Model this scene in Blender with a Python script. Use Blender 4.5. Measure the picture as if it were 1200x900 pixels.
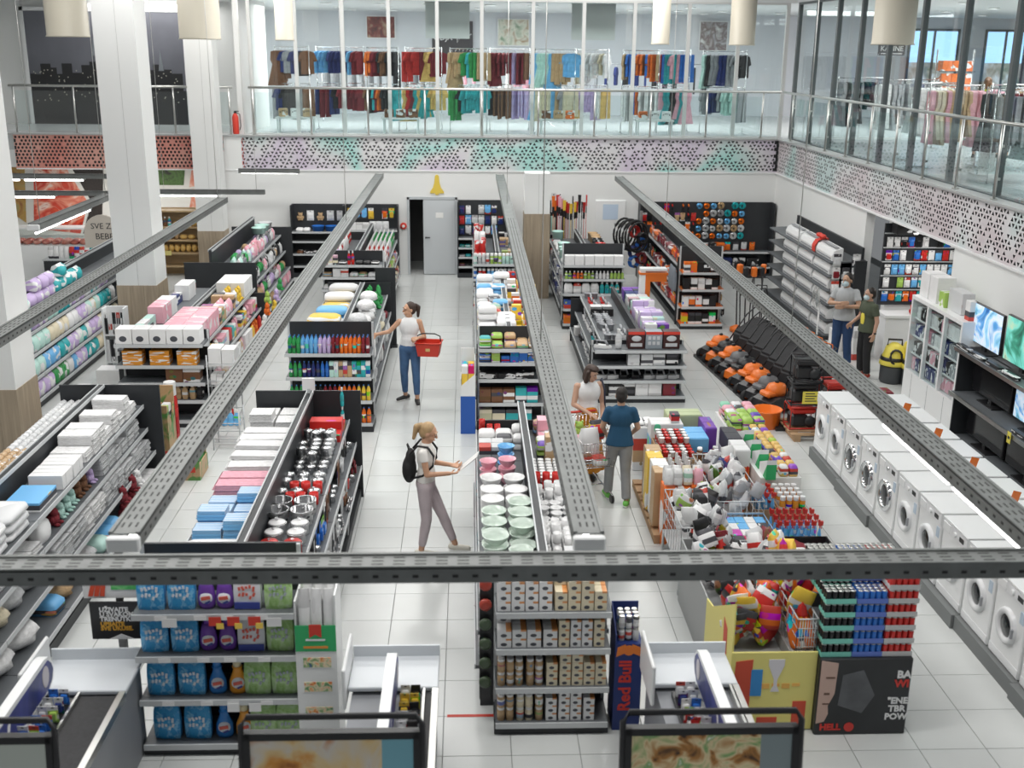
import bpy, bmesh, math, random
from mathutils import Vector, Matrix
R = random.Random(11)
PI = math.pi
SC = bpy.context.scene
COL = SC.collection
TMP = bpy.data.scenes.new('workbench')      # scratch scene for evaluating modifiers, removed at the end
for o in list(bpy.data.objects): bpy.data.objects.remove(o)

# ---------------------------------------------------------------- camera
CM = [[0.9992391848, 0.0012217048, 0.0389815200], [-0.0376583797, 0.2901910439, 0.9562274857], [0.0101438603, 0.9569679542, -0.2900162696]]
cam = bpy.data.objects.new('camera', bpy.data.cameras.new('camera')); COL.objects.link(cam)
cam.data.sensor_width = 36.0; cam.data.lens = 1295 / 1200 * 36
cam.data.clip_end = 200
mw = Matrix.Identity(4)
for r in range(3):
    mw[r][0] = CM[r][0]; mw[r][1] = CM[r][1]; mw[r][2] = -CM[r][2]
mw[2][3] = 5.8
cam.matrix_world = mw
SC.camera = cam
cam.data.dof.use_dof = True; cam.data.dof.focus_distance = 16.0; cam.data.dof.aperture_fstop = 1.6
# ---------------------------------------------------------------- world, exposure, hall lights
W = bpy.data.worlds.new('world'); SC.world = W; W.use_nodes = True
W.node_tree.nodes['Background'].inputs[0].default_value = (.93, .97, 1, 1)
W.node_tree.nodes['Background'].inputs[1].default_value = .16
SC.view_settings.view_transform = 'Standard'; SC.view_settings.look = 'None'
SC.view_settings.exposure = 0.38; SC.view_settings.gamma = 1; SC.view_settings.use_curve_mapping = False

def area(name, loc, sx, sy, power, rot=(0, 0, 0), col=(1, .98, .95)):
    l = bpy.data.lights.new(name, 'AREA'); l.shape = 'RECTANGLE'; l.size = sx; l.size_y = sy
    l.energy = power; l.color = col
    o = bpy.data.objects.new(name, l); COL.objects.link(o); o.location = loc; o.rotation_euler = rot
    return o
for i, y in enumerate((7, 14, 21, 27)):
    for x in (-6, -1.5, 3.5):
        area('hall_ceiling_lamp', (x, y, 8.6), 3.2, 1.2, 150)
for x in (-9, -4, 1, 6): area('shop_ceiling_lamp', (x, 34, 6.9), 3.5, 4, 200)
for y in (12, 18, 24, 31): area('shop_ceiling_lamp', (13.5, y, 6.9), 5, 3, 260)
area('arcade_lamp', (8.9, 20.2, 2.6), .5, 3, 30); area('meat_counter_lamp', (-9.5, 30.6, 2.55), 4, .4, 50)

# ---------------------------------------------------------------- materials
MATS = {}
PAL = dict(white=(.82, .82, .82), cream=(.76, .68, .5), red=(.58, .03, .025), orange=(.8, .17, .02), yellow=(.82, .55, .06),
    green=(.04, .33, .09), lime=(.38, .58, .12), teal=(.03, .40, .43), blue=(.03, .16, .55), sky=(.16, .46, .8), navy=(.02, .035, .16),
    purple=(.2, .07, .42), lilac=(.58, .45, .72), pink=(.82, .42, .5), brown=(.19, .085, .04), tan=(.52, .35, .19), grey=(.33, .34, .36),
    black=(.016, .016, .018), silver=(.62, .63, .64), maroon=(.22, .02, .03), mint=(.5, .75, .68), gold=(.75, .5, .16), amber=(.75, .3, .03), palegreen=(.6, .7, .62))
CN = dict(sky='sky blue', palegreen='pale green')
def nt(name):
    m = bpy.data.materials.new(name); m.use_nodes = True; t = m.node_tree
    return m, t, t.nodes['Principled BSDF']
def lk(t, a, b): t.links.new(a, b)
def mat(name, c, rough=.5, metal=0, bump=0, bscale=60, var=0, vscale=3, coat=0, emit=0, stretch=None, spec=None):
    if name in MATS: return MATS[name]
    m, t, b = nt(name); N = t.nodes
    b.inputs['Base Color'].default_value = (*c, 1); b.inputs['Roughness'].default_value = rough; b.inputs['Metallic'].default_value = metal
    if spec is not None: b.inputs['Specular IOR Level'].default_value = spec
    if coat: b.inputs['Coat Weight'].default_value = coat
    if emit: b.inputs['Emission Color'].default_value = (*c, 1); b.inputs['Emission Strength'].default_value = emit
    tc = N.new('ShaderNodeTexCoord'); src = tc.outputs['Object']
    if stretch:
        mp = N.new('ShaderNodeMapping'); mp.inputs['Scale'].default_value = stretch; lk(t, src, mp.inputs[0]); src = mp.outputs[0]
    if var:
        n = N.new('ShaderNodeTexNoise'); n.inputs['Scale'].default_value = vscale; n.inputs['Detail'].default_value = 4; lk(t, src, n.inputs['Vector'])
        h = N.new('ShaderNodeHueSaturation'); h.inputs['Color'].default_value = (*c, 1)
        mr = N.new('ShaderNodeMapRange'); mr.inputs[1].default_value = .25; mr.inputs[2].default_value = .75
        mr.inputs[3].default_value = 1 - var; mr.inputs[4].default_value = 1 + var
        lk(t, n.outputs[0], mr.inputs[0]); lk(t, mr.outputs[0], h.inputs['Value']); lk(t, h.outputs[0], b.inputs['Base Color'])
    if bump:
        n = N.new('ShaderNodeTexNoise'); n.inputs['Scale'].default_value = bscale; lk(t, src, n.inputs['Vector'])
        bp = N.new('ShaderNodeBump'); bp.inputs['Strength'].default_value = bump; bp.inputs['Distance'].default_value = .01
        lk(t, n.outputs[0], bp.inputs['Height']); lk(t, bp.outputs[0], b.inputs['Normal'])
    MATS[name] = m; return m
def omat(name, rough=.45, metal=0, pattern=None, bump=0, coat=0):
    """material whose colour comes from the object's own colour; pattern adds printed artwork"""
    if name in MATS: return MATS[name]
    m, t, b = nt(name); N = t.nodes
    b.inputs['Roughness'].default_value = rough; b.inputs['Metallic'].default_value = metal
    if coat: b.inputs['Coat Weight'].default_value = coat
    oi = N.new('ShaderNodeObjectInfo'); tc = N.new('ShaderNodeTexCoord'); out = oi.outputs['Color']
    mu = N.new('ShaderNodeMath'); mu.operation = 'MULTIPLY'; mu.inputs[1].default_value = 37.0; lk(t, oi.outputs['Random'], mu.inputs[0])
    if pattern in ('print', 'mark', 'floral'):
        v = N.new('ShaderNodeTexVoronoi'); v.voronoi_dimensions = '4D'; v.inputs['Scale'].default_value = {'print': 2.6, 'mark': 2.0, 'floral': 7}[pattern]
        mp = N.new('ShaderNodeMapping'); mp.inputs['Scale'].default_value = (1, .6, 1.3); lk(t, tc.outputs['Generated'], mp.inputs[0])
        lk(t, mp.outputs[0], v.inputs['Vector']); lk(t, mu.outputs[0], v.inputs['W'])
        if pattern == 'print':      # horizontal bands of colour plus one round picture
            mp2 = N.new('ShaderNodeMapping'); mp2.inputs['Scale'].default_value = (.001, .001, 3.7); mp2.inputs['Location'].default_value = (.3, .2, .25); lk(t, tc.outputs['Generated'], mp2.inputs[0])
            fl = N.new('ShaderNodeVectorMath'); fl.operation = 'FLOOR'; lk(t, mp2.outputs[0], fl.inputs[0])
            blobv = v; v = N.new('ShaderNodeTexWhiteNoise'); v.noise_dimensions = '4D'; lk(t, fl.outputs[0], v.inputs['Vector']); lk(t, mu.outputs[0], v.inputs['W'])
        sx = N.new('ShaderNodeSeparateColor'); lk(t, v.outputs['Color'], sx.inputs[0])
        hs = N.new('ShaderNodeHueSaturation'); hs.inputs['Saturation'].default_value = 1.1; hs.inputs['Value'].default_value = .75; lk(t, oi.outputs['Color'], hs.inputs['Color']); lk(t, oi.outputs['Random'], hs.inputs['Hue'])
        cur = oi.outputs['Color']
        for lo, hi, c in ((.0, .2, (.8, .8, .8)), (.2, .34, None), (.34, .42, (.06, .06, .07)), (.42, .45, (.55, .06, .04))):
            if pattern == 'mark' and lo > .1: continue
            a = N.new('ShaderNodeMath'); a.operation = 'GREATER_THAN'; a.inputs[1].default_value = lo; lk(t, sx.outputs[0], a.inputs[0])
            d = N.new('ShaderNodeMath'); d.operation = 'LESS_THAN'; d.inputs[1].default_value = hi; lk(t, sx.outputs[0], d.inputs[0])
            e = N.new('ShaderNodeMath'); e.operation = 'MULTIPLY'; lk(t, a.outputs[0], e.inputs[0]); lk(t, d.outputs[0], e.inputs[1])
            mx = N.new('ShaderNodeMix'); mx.data_type = 'RGBA'; lk(t, e.outputs[0], mx.inputs[0]); lk(t, cur, mx.inputs[6])
            if c: mx.inputs[7].default_value = (*c, 1)
            else: lk(t, hs.outputs[0], mx.inputs[7])
            cur = mx.outputs[2]
        if pattern == 'print':
            blobv.inputs['Scale'].default_value = 1.7; q = N.new('ShaderNodeMath'); q.operation = 'LESS_THAN'; q.inputs[1].default_value = .3; lk(t, blobv.outputs['Distance'], q.inputs[0])
            sc2 = N.new('ShaderNodeSeparateColor'); lk(t, blobv.outputs['Color'], sc2.inputs[0])
            h2 = N.new('ShaderNodeHueSaturation'); h2.inputs['Value'].default_value = .9; lk(t, oi.outputs['Color'], h2.inputs['Color']); lk(t, sc2.outputs[0], h2.inputs['Hue'])
            mx = N.new('ShaderNodeMix'); mx.data_type = 'RGBA'; lk(t, q.outputs[0], mx.inputs[0]); lk(t, cur, mx.inputs[6]); lk(t, h2.outputs[0], mx.inputs[7]); cur = mx.outputs[2]
        out = cur
    elif pattern in ('emblem', 'oval'):      # pale pack with a dark oval mark and a thin coloured bar
        sp = N.new('ShaderNodeSeparateXYZ'); lk(t, tc.outputs['Generated'], sp.inputs[0])
        mp = N.new('ShaderNodeMapping'); mp.inputs['Location'].default_value = (-.45, 0, -.42); mp.inputs['Scale'].default_value = (1, 0, 1.2); lk(t, tc.outputs['Generated'], mp.inputs[0])
        ln = N.new('ShaderNodeVectorMath'); ln.operation = 'LENGTH'; lk(t, mp.outputs[0], ln.inputs[0])
        a = N.new('ShaderNodeMath'); a.operation = 'LESS_THAN'; a.inputs[1].default_value = .23; lk(t, ln.outputs['Value'], a.inputs[0])
        mx = N.new('ShaderNodeMix'); mx.data_type = 'RGBA'; lk(t, a.outputs[0], mx.inputs[0]); lk(t, out, mx.inputs[6]); mx.inputs[7].default_value = (.07, .075, .09, 1)
        c1 = N.new('ShaderNodeMath'); c1.operation = 'GREATER_THAN'; c1.inputs[1].default_value = .8; lk(t, sp.outputs[2], c1.inputs[0])
        c2 = N.new('ShaderNodeMath'); c2.operation = 'GREATER_THAN'; c2.inputs[1].default_value = .6; lk(t, sp.outputs[0], c2.inputs[0])
        c3 = N.new('ShaderNodeMath'); c3.operation = 'MULTIPLY'; lk(t, c1.outputs[0], c3.inputs[0]); lk(t, c2.outputs[0], c3.inputs[1])
        m2 = N.new('ShaderNodeMix'); m2.data_type = 'RGBA'; lk(t, c3.outputs[0], m2.inputs[0]); lk(t, mx.outputs[2], m2.inputs[6]); m2.inputs[7].default_value = (.7, .3, .1, 1); out = m2.outputs[2] if pattern == 'emblem' else mx.outputs[2]
    elif pattern == 'cloth':
        n = N.new('ShaderNodeTexNoise'); n.inputs['Scale'].default_value = 9; n.inputs['Detail'].default_value = 5; lk(t, tc.outputs['Object'], n.inputs['Vector'])
        mr = N.new('ShaderNodeMapRange'); mr.inputs[1].default_value = .3; mr.inputs[2].default_value = .7; mr.inputs[3].default_value = .8; mr.inputs[4].default_value = 1.1
        lk(t, n.outputs[0], mr.inputs[0]); h = N.new('ShaderNodeHueSaturation'); lk(t, out, h.inputs['Color']); lk(t, mr.outputs[0], h.inputs['Value']); out = h.outputs[0]
        bp = N.new('ShaderNodeBump'); bp.inputs['Strength'].default_value = .5; bp.inputs['Distance'].default_value = .02
        n2 = N.new('ShaderNodeTexNoise'); n2.inputs['Scale'].default_value = 14; lk(t, tc.outputs['Object'], n2.inputs['Vector'])
        lk(t, n2.outputs[0], bp.inputs['Height']); lk(t, bp.outputs[0], b.inputs['Normal'])
    elif pattern == 'stripe':
        w = N.new('ShaderNodeTexWave'); w.inputs['Scale'].default_value = 1.6; w.inputs['Distortion'].default_value = .4; lk(t, tc.outputs['Generated'], w.inputs['Vector'])
        mx = N.new('ShaderNodeMix'); mx.data_type = 'RGBA'; lk(t, w.outputs[1], mx.inputs[0]); lk(t, out, mx.inputs[6]); mx.inputs[7].default_value = (.8, .8, .8, 1); out = mx.outputs[2]
    lk(t, out, b.inputs['Base Color'])
    MATS[name] = m; return m
def glassmat(name, tint=(.93, .97, .97), gl=.06):
    if name in MATS: return MATS[name]
    m, t, b = nt(name); N = t.nodes; N.remove(b)
    tr = N.new('ShaderNodeBsdfTransparent'); tr.inputs[0].default_value = (*tint, 1)
    g = N.new('ShaderNodeBsdfGlossy'); g.inputs['Roughness'].default_value = .02
    fr = N.new('ShaderNodeFresnel'); fr.inputs[0].default_value = 1.35
    ad = N.new('ShaderNodeMath'); ad.operation = 'ADD'; ad.inputs[1].default_value = gl; ad.use_clamp = True; lk(t, fr.outputs[0], ad.inputs[0])
    ge = N.new('ShaderNodeNewGeometry'); sb = N.new('ShaderNodeMath'); sb.operation = 'SUBTRACT'; sb.inputs[0].default_value = 1; lk(t, ge.outputs['Backfacing'], sb.inputs[1])
    ml = N.new('ShaderNodeMath'); ml.operation = 'MULTIPLY'; lk(t, ad.outputs[0], ml.inputs[0]); lk(t, sb.outputs[0], ml.inputs[1])
    mx = N.new('ShaderNodeMixShader'); lk(t, ml.outputs[0], mx.inputs[0]); lk(t, tr.outputs[0], mx.inputs[1]); lk(t, g.outputs[0], mx.inputs[2])
    lk(t, mx.outputs[0], N['Material Output'].inputs[0]); MATS[name] = m; return m
def picmat(name, cols, scale=3, emit=0, detail=3, dist=1.0, rough=.4, vor=False, stretch=(1, 1, 1)):
    """a printed or shown picture: blobs of the listed colours"""
    if name in MATS: return MATS[name]
    m, t, b = nt(name); N = t.nodes
    tc = N.new('ShaderNodeTexCoord'); mp = N.new('ShaderNodeMapping'); mp.inputs['Scale'].default_value = stretch; lk(t, tc.outputs['Object'], mp.inputs[0])
    if vor: n = N.new('ShaderNodeTexVoronoi'); n.inputs['Scale'].default_value = scale; o = n.outputs['Color']
    else: n = N.new('ShaderNodeTexNoise'); n.inputs['Scale'].default_value = scale; n.inputs['Detail'].default_value = detail; n.inputs['Distortion'].default_value = dist; o = n.outputs[0]
    lk(t, mp.outputs[0], n.inputs['Vector'])
    r = N.new('ShaderNodeValToRGB'); e = r.color_ramp; k = len(cols)
    lo, hi = (.1, .9) if vor else (.3, .7)
    while len(e.elements) < k: e.elements.new(.5)
    for i, c in enumerate(cols): e.elements[i].position = lo + (hi - lo) * i / (k - 1); e.elements[i].color = (*c, 1)
    lk(t, o, r.inputs[0]); lk(t, r.outputs[0], b.inputs['Base Color']); b.inputs['Roughness'].default_value = rough
    if emit: lk(t, r.outputs[0], b.inputs['Emission Color']); b.inputs['Emission Strength'].default_value = emit
    MATS[name] = m; return m
WHITE = mat('white_paint', (.78, .79, .78), .6, bump=.05, bscale=30)
WHITE2 = mat('white_enamel', (.82, .83, .83), .3)
DARK = mat('charcoal_metal', (.025, .028, .032), .5, var=.15)
SHELFM = mat('shelf_grey', (.12, .13, .14), .45, var=.1)
RAILM = mat('price_rail', (.55, .57, .58), .35)
STEEL = mat('brushed_steel', (.6, .6, .58), .3, 1, stretch=(1, 1, 20), var=.1)
CHROME = mat('chrome', (.75, .75, .76), .12, 1)
GALV = mat('galvanised', (.2, .21, .205), .45, .35, var=.18, vscale=6)
SLOT = mat('slot_black', (.03, .03, .03), .8)
WOOD = mat('oak_laminate', (.36, .29, .21), .5, var=.2, vscale=4, stretch=(6, 6, .35))
BLACKP = mat('black_plastic', (.018, .018, .02), .35)
GREYP = mat('grey_plastic', (.3, .31, .33), .4)
CARD = mat('cardboard', (.42, .27, .15), .8, var=.15, vscale=8)
TUBEL = mat('lamp_tube', (1, .99, .97), .4, emit=6)
GLASS = glassmat('shop_glass')
SKIN = mat('skin', (.55, .31, .21), .5)
PM = {'plain': omat('pack_plain'), 'gloss': omat('pack_gloss', .18), 'print': omat('pack_print', .4, pattern='print'), 'mark': omat('pack_mark', .4, pattern='mark'),
      'cloth': omat('cloth_obj', .85, pattern='cloth'), 'floral': omat('pack_floral', .5, pattern='floral'), 'stripe': omat('cloth_stripe', .8, pattern='stripe'), 'metal': omat('metal_obj', .25, .9), 'emblem': omat('pack_emblem', .4, pattern='emblem'), 'oval': omat('pack_oval', .4, pattern='oval')}

# ---------------------------------------------------------------- geometry helpers
def bx(bm, c, s, mi=0, rot=None):
    m = Matrix.Translation(c) @ (rot or Matrix.Identity(4)) @ Matrix.Diagonal((s[0], s[1], s[2], 1))
    r = bmesh.ops.create_cube(bm, size=1, matrix=m)
    for v in r['verts']:
        for f in v.link_faces: f.material_index = mi
    return r['verts']
def b2(bm, x0, x1, y0, y1, z0, z1, mi=0): return bx(bm, ((x0 + x1) / 2, (y0 + y1) / 2, (z0 + z1) / 2), (x1 - x0, y1 - y0, z1 - z0), mi)
def bevbox(bm, c, s, bev, mi=0, seg=1, rot=None):
    vs = bx(bm, c, s, mi, rot); es = list({e for v in vs for e in v.link_edges})
    bmesh.ops.bevel(bm, geom=es, offset=bev, segments=seg, affect='EDGES', profile=.5, material=-1)
def lathe(bm, prof, n=10, c=(0, 0, 0), ys=1.0, mat4=None, cap=True):
    """prof: (r, z[, material])"""
    rings = []
    M4 = mat4 or Matrix.Identity(4)
    for p in prof:
        rr = []
        for i in range(n):
            a = 2 * PI * (i + .5) / n
            rr.append(bm.verts.new(M4 @ Vector((c[0] + p[0] * math.cos(a), c[1] + p[0] * math.sin(a) * ys, c[2] + p[1]))))
        rings.append(rr)
    for k in range(len(prof) - 1):
        mi = prof[k + 1][2] if len(prof[k + 1]) > 2 else 0
        for i in range(n):
            j = (i + 1) % n
            f = bm.faces.new((rings[k][i], rings[k][j], rings[k + 1][j], rings[k + 1][i])); f.material_index = mi; f.smooth = True
    if cap:
        f = bm.faces.new(list(reversed(rings[0]))); f.material_index = prof[0][2] if len(prof[0]) > 2 else 0
        f = bm.faces.new(rings[-1]); f.material_index = prof[-1][2] if len(prof[-1]) > 2 else 0
def tube(bm, pts, r, n=6, mi=0, closed=False):
    pts = [Vector(p) for p in pts]; rings = []; k = len(pts)
    for i, p in enumerate(pts):
        a = pts[i - 1] if (i or closed) else p; b = pts[(i + 1) % k] if (i < k - 1 or closed) else p
        d = (b - a).normalized(); u = d.orthogonal().normalized() if abs(d.z) > .95 else d.cross(Vector((0, 0, 1))).normalized(); w = d.cross(u)
        rr = r[i] if isinstance(r, (list, tuple)) else r
        rings.append([bm.verts.new(p + u * rr * math.cos(2 * PI * j / n) + w * rr * math.sin(2 * PI * j / n)) for j in range(n)])
    for i in range(k if closed else k - 1):
        A = rings[i]; B = rings[(i + 1) % k]
        for j in range(n):
            f = bm.faces.new((A[j], A[(j + 1) % n], B[(j + 1) % n], B[j])); f.material_index = mi; f.smooth = True
    if not closed:
        for q in (rings[0], list(reversed(rings[-1]))):
            f = bm.faces.new(q); f.material_index = mi
def prism(bm, poly, t0, t1, axis='y', mi=0):
    """poly of 2-D points extruded along an axis: 'y' -> (x,z), 'x' -> (y,z), 'z' -> (x,y)"""
    def P(p, t): return {'y': (p[0], t, p[1]), 'x': (t, p[0], p[1]), 'z': (p[0], p[1], t)}[axis]
    A = [bm.verts.new(P(p, t0)) for p in poly]; B = [bm.verts.new(P(p, t1)) for p in poly]; n = len(poly)
    fs = [bm.faces.new(A), bm.faces.new(list(reversed(B)))] + [bm.faces.new((A[i], B[i], B[(i + 1) % n], A[(i + 1) % n])) for i in range(n)]
    for f in fs: f.material_index = mi
    bmesh.ops.recalc_face_normals(bm, faces=fs)
def sphere(bm, c, r, n=8, mi=0, rot=None):
    m = Matrix.Translation(c) @ (rot or Matrix.Identity(4)) @ Matrix.Diagonal((*r, 1)) if isinstance(r, (tuple, list)) else Matrix.Translation(c) @ Matrix.Diagonal((r, r, r, 1))
    v = bmesh.ops.create_uvsphere(bm, u_segments=n + 2, v_segments=n, radius=1, matrix=m)['verts']
    for q in v:
        for f in q.link_faces: f.material_index = mi; f.smooth = True
MC = {}
def mesh(name, fn, cache=True):
    if cache and name in MC: return MC[name]
    bm = bmesh.new(); fn(bm); bmesh.ops.recalc_face_normals(bm, faces=bm.faces)
    me = bpy.data.meshes.new(name); bm.to_mesh(me); bm.free()
    if cache: MC[name] = me
    return me
def obj(name, me, mats=None, parent=None, loc=(0, 0, 0), rz=0, sc=None, rot=None, col=None):
    o = bpy.data.objects.new(name, me); COL.objects.link(o)
    if mats is not None:
        if not isinstance(mats, (list, tuple)): mats = [mats]
        if len(me.materials) == 0:
            for m in mats: me.materials.append(m)
    o.location = loc; o.rotation_euler = rot if rot else (0, 0, rz)
    if sc is not None: o.scale = sc if isinstance(sc, (tuple, list)) else (sc, sc, sc)
    if parent: o.parent = parent
    if col is not None: o.color = (*PAL[col], 1) if isinstance(col, str) else (*col, 1)
    return o
def new(name, fn, mats, parent=None, **k): return obj(name, mesh(name, fn, False), mats, parent, **k)
def tag(o, label, cat, group=None):
    o['label'] = label; o['category'] = cat
    if group: o['group'] = group
    return o
def thing(name, label, cat, loc=(0, 0, 0), rz=0, group=None):
    o = bpy.data.objects.new(name, None); COL.objects.link(o); o.empty_display_size = .1
    o.location = loc; o.rotation_euler = (0, 0, rz); return tag(o, label, cat, group)
def struct(name, fn, m): o = new(name, fn, m); o['kind'] = 'structure'; return o
def structe(name, loc=(0, 0, 0)):
    o = bpy.data.objects.new(name, None); COL.objects.link(o); o.location = loc; o['kind'] = 'structure'; return o
def dup(root, loc, rz=None, label=None):
    r = root.copy(); COL.objects.link(r); r.location = loc
    if rz is not None: r.rotation_euler = (0, 0, rz)
    if label: r['label'] = label
    for ch in root.children:
        c = ch.copy(); COL.objects.link(c); c.parent = r
        for g in ch.children:
            d = g.copy(); COL.objects.link(d); d.parent = c
    return r
def text_mesh(body, size, ext=.002, align='CENTER', bold=0.0):
    cu = bpy.data.curves.new('lettering', 'FONT'); cu.body = body; cu.size = size; cu.extrude = ext; cu.align_x = align; cu.align_y = 'CENTER'; cu.offset = bold; cu.resolution_u = 2
    o = bpy.data.objects.new('lettering', cu); TMP.collection.objects.link(o)
    TMP.view_layers[0].update(); dg = TMP.view_layers[0].depsgraph; me = bpy.data.meshes.new_from_object(o.evaluated_get(dg))
    bpy.data.objects.remove(o); bpy.data.curves.remove(cu); me.name = 'lettering'; me.materials.clear(); return me
def lettering(body, size, m, parent, loc, rot=(PI / 2, 0, 0), sc=None, bold=0.0, align='CENTER'):
    return obj('lettering', text_mesh(body, size, bold=bold, align=align), m, parent, loc=loc, rot=rot, sc=sc)

# ================================================================ STRUCTURE
FLOORB = mat('grout_grey', (.28, .29, .29), .8)
TILEM = mat('glazed_tile', (.60, .62, .61), .22, var=.03, vscale=1.5)
floor = struct('floor', lambda bm: b2(bm, -14, 12, 3.5, 36, -.25, -.012), FLOORB)
T = .592
def in_frame(x, y, z=0, m=40):
    d = (x, y, z - 5.8); c = [sum(CM[r][k] * d[r] for r in range(3)) for k in range(3)]
    if c[2] < .1: return None
    u = 600 + 1295 * c[0] / c[2]; v = 450 - 1295 * c[1] / c[2]
    return (u, v) if -m < u < 1200 + m and -m < v < 900 + m else None
AISLES = [(-1.45, .1, 7.2, 29.2), (1.3, 2.25, 7.2, 29.2), (4.0, 5.1, 7.2, 23.2), (-4.0, -2.8, 7.5, 29.2), (-3.5, 8, 14.1, 16.4), (5.5, 7.4, 15.6, 24.5), (.5, 1.3, 7.2, 8.3), (2.2, 5, 7.2, 8.3)]
tile_me = mesh('tile', lambda bm: bevbox(bm, (0, 0, -.005), (T - .006, T - .006, .016), .002))
tiles = []
for i in range(-24, 22):
    for j in range(-10, 44):
        x = -.23 + T * (i + .5); y = 9.92 + T * (j + .5)
        if 3.6 < y < 35 and -13.5 < x < 11.5:
            vis = any(a - .3 < x < b + .3 and c - .3 < y < d + .3 for a, b, c, d in AISLES) and in_frame(x, y)
            tiles.append((0 if vis else 1, y, x))
tiles.sort()
for k, (v, y, x) in enumerate(tiles[:300]):
    obj('tile', tile_me, TILEM, floor, loc=(x, y, -.003))
def rest(bm):
    for v, y, x in tiles[300:]: b2(bm, x - T / 2 + .003, x + T / 2 - .003, y - T / 2 + .003, y + T / 2 - .003, -.0115, 0)
o = new('tile_field', rest, TILEM, floor); o['kind'] = 'stuff'
new('floor_tape', lambda bm: b2(bm, -.2, .22, 8.72, 8.76, .0005, .0025), mat('red_tape', (.6, .05, .03), .5), floor)
new('floor_tape', lambda bm: b2(bm, 1.5, 2.1, 9.9, 9.94, .0005, .0025), MATS['red_tape'], floor)

YB = 29.25
# lower back wall with the door opening
def wb(bm):
    b2(bm, -6.2, -1.62, YB, YB + .2, 0, 2.76); b2(bm, -.30, 8.3, YB, YB + .2, 0, 2.76); b2(bm, -1.62, -.30, YB, YB + .2, 2.06, 2.76)
struct('wall_back', wb, WHITE)
def wr(bm):
    b2(bm, 8.12, 8.3, 22.3, YB, 0, 2.76); b2(bm, 8.12, 8.3, 4, 18.05, 0, 2.76)
struct('wall_right', wr, WHITE)
struct('wall_arcade', lambda bm: (b2(bm, 8.3, 11.5, 21.3, 21.5, 0, 3.2), b2(bm, 11.3, 11.5, 4, 21.3, 0, 3.2)), WHITE)
struct('wall_meat', lambda bm: (b2(bm, -14, -6.2, 32.2, 32.4, 0, 3.2), b2(bm, -6.4, -6.2, YB, 32.2, 0, 3.2)), WHITE)
struct('wall_left', lambda bm: b2(bm, -14.2, -14, 3.5, 40, 0, 9), WHITE)
struct('wall_storeroom', lambda bm: (b2(bm, -2.4, .2, 31.2, 31.3, 0, 2.6), b2(bm, -2.4, -2.3, YB + .2, 31.2, 0, 2.6), b2(bm, .1, .2, YB + .2, 31.2, 0, 2.6)), mat('storeroom_grey', (.12, .12, .12), .8))
# door
d1 = structe('door_1', (-1.62, YB, 0))
DOORM = mat('door_grey', (.50, .53, .55), .4)
new('door_frame', lambda bm: (b2(bm, 0, .06, -.03, .2, 0, 2.06), b2(bm, 1.26, 1.32, -.03, .2, 0, 2.06), b2(bm, 0, 1.32, -.03, .2, 2.0, 2.07)), DOORM, d1)
new('door_leaf', lambda bm: (bevbox(bm, (.84, .0, 1.0), (.84, .05, 1.98), .01), b2(bm, .5, 1.18, -.032, -.024, .12, 1.9)), mat('door_leaf_grey', (.56, .59, .61), .4), d1)
new('door_handle', lambda bm: (b2(bm, .47, .5, -.07, -.02, .98, 1.02), b2(bm, .47, .6, -.08, -.06, .99, 1.015)), BLACKP, d1)
new('door_notice', lambda bm: b2(bm, .75, .95, -.036, -.032, 1.52, 1.66), mat('paper', (.8, .8, .78), .8), d1)
def bell(bm):
    pts = [(.02, .5), (.05, .47), (.07, .3), (.1, .18), (.18, .06), (.18, .02), (.05, .02), (.04, -.02)]
    prism(bm, [(-x, z) for x, z in pts] + [(x, z) for x, z in reversed(pts)], -.02, 0)
o = new('bell_sign', bell, mat('yellow_vinyl', (.75, .55, .08), .5), loc=(-.83, YB - .003, 2.14)); tag(o, 'small yellow bell shaped sign on the white wall above the door', 'sign')
d2 = structe('door_2', (3.35, YB, 0))
new('door_leaf', lambda bm: bevbox(bm, (.4, -.025, 1.0), (.8, .05, 2.0), .01), WHITE2, d2)
new('door_pane', lambda bm: b2(bm, .2, .6, -.055, -.05, 1.5, 1.9), mat('frosted_pane', (.55, .66, .8), .2), d2)
new('door_handle', lambda bm: b2(bm, .7, .78, -.08, -.05, 1.0, 1.03), BLACKP, d2)

# columns
def column(x0, x1, y0, y1, zc, label, skip=0, ztop=9):
    t = thing('column', label, 'column', ((x0 + x1) / 2, (y0 + y1) / 2, 0)); w = (x1 - x0) / 2; d = (y1 - y0) / 2
    new('shaft', lambda bm: (b2(bm, -w, w, -d, d, zc, ztop), b2(bm, -.004 + w * .1, .004 + w * .1, -d - .002, -d, zc, ztop, 1)), [WHITE, mat('joint_grey', (.5, .51, .5), .7)], t)
    def cl(bm):
        for k in range(3): b2(bm, -w - .012 + k * (2 * w + .024) / 3 + .002, -w - .012 + (k + 1) * (2 * w + .024) / 3 - .002, -d - .012, d + .012, 0, zc)
    new('wood_cladding', cl, WOOD, t)
column(-7.0, -6.22, 14.75, 15.5, 1.25, 'square white column with oak cladding behind the towel gondola')
column(-6.95, -6.18, 21.75, 22.55, 1.25, 'square white column with oak cladding behind the toaster boxes')
column(-6.95, -6.28, 28.55, 29.1, 1.25, 'square white column with oak cladding beside the bread shelves')
column(1.33, 1.93, 26.3, 26.9, 2.05, 'white column with tall oak cladding in front of the back wall', ztop=3.0)

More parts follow.
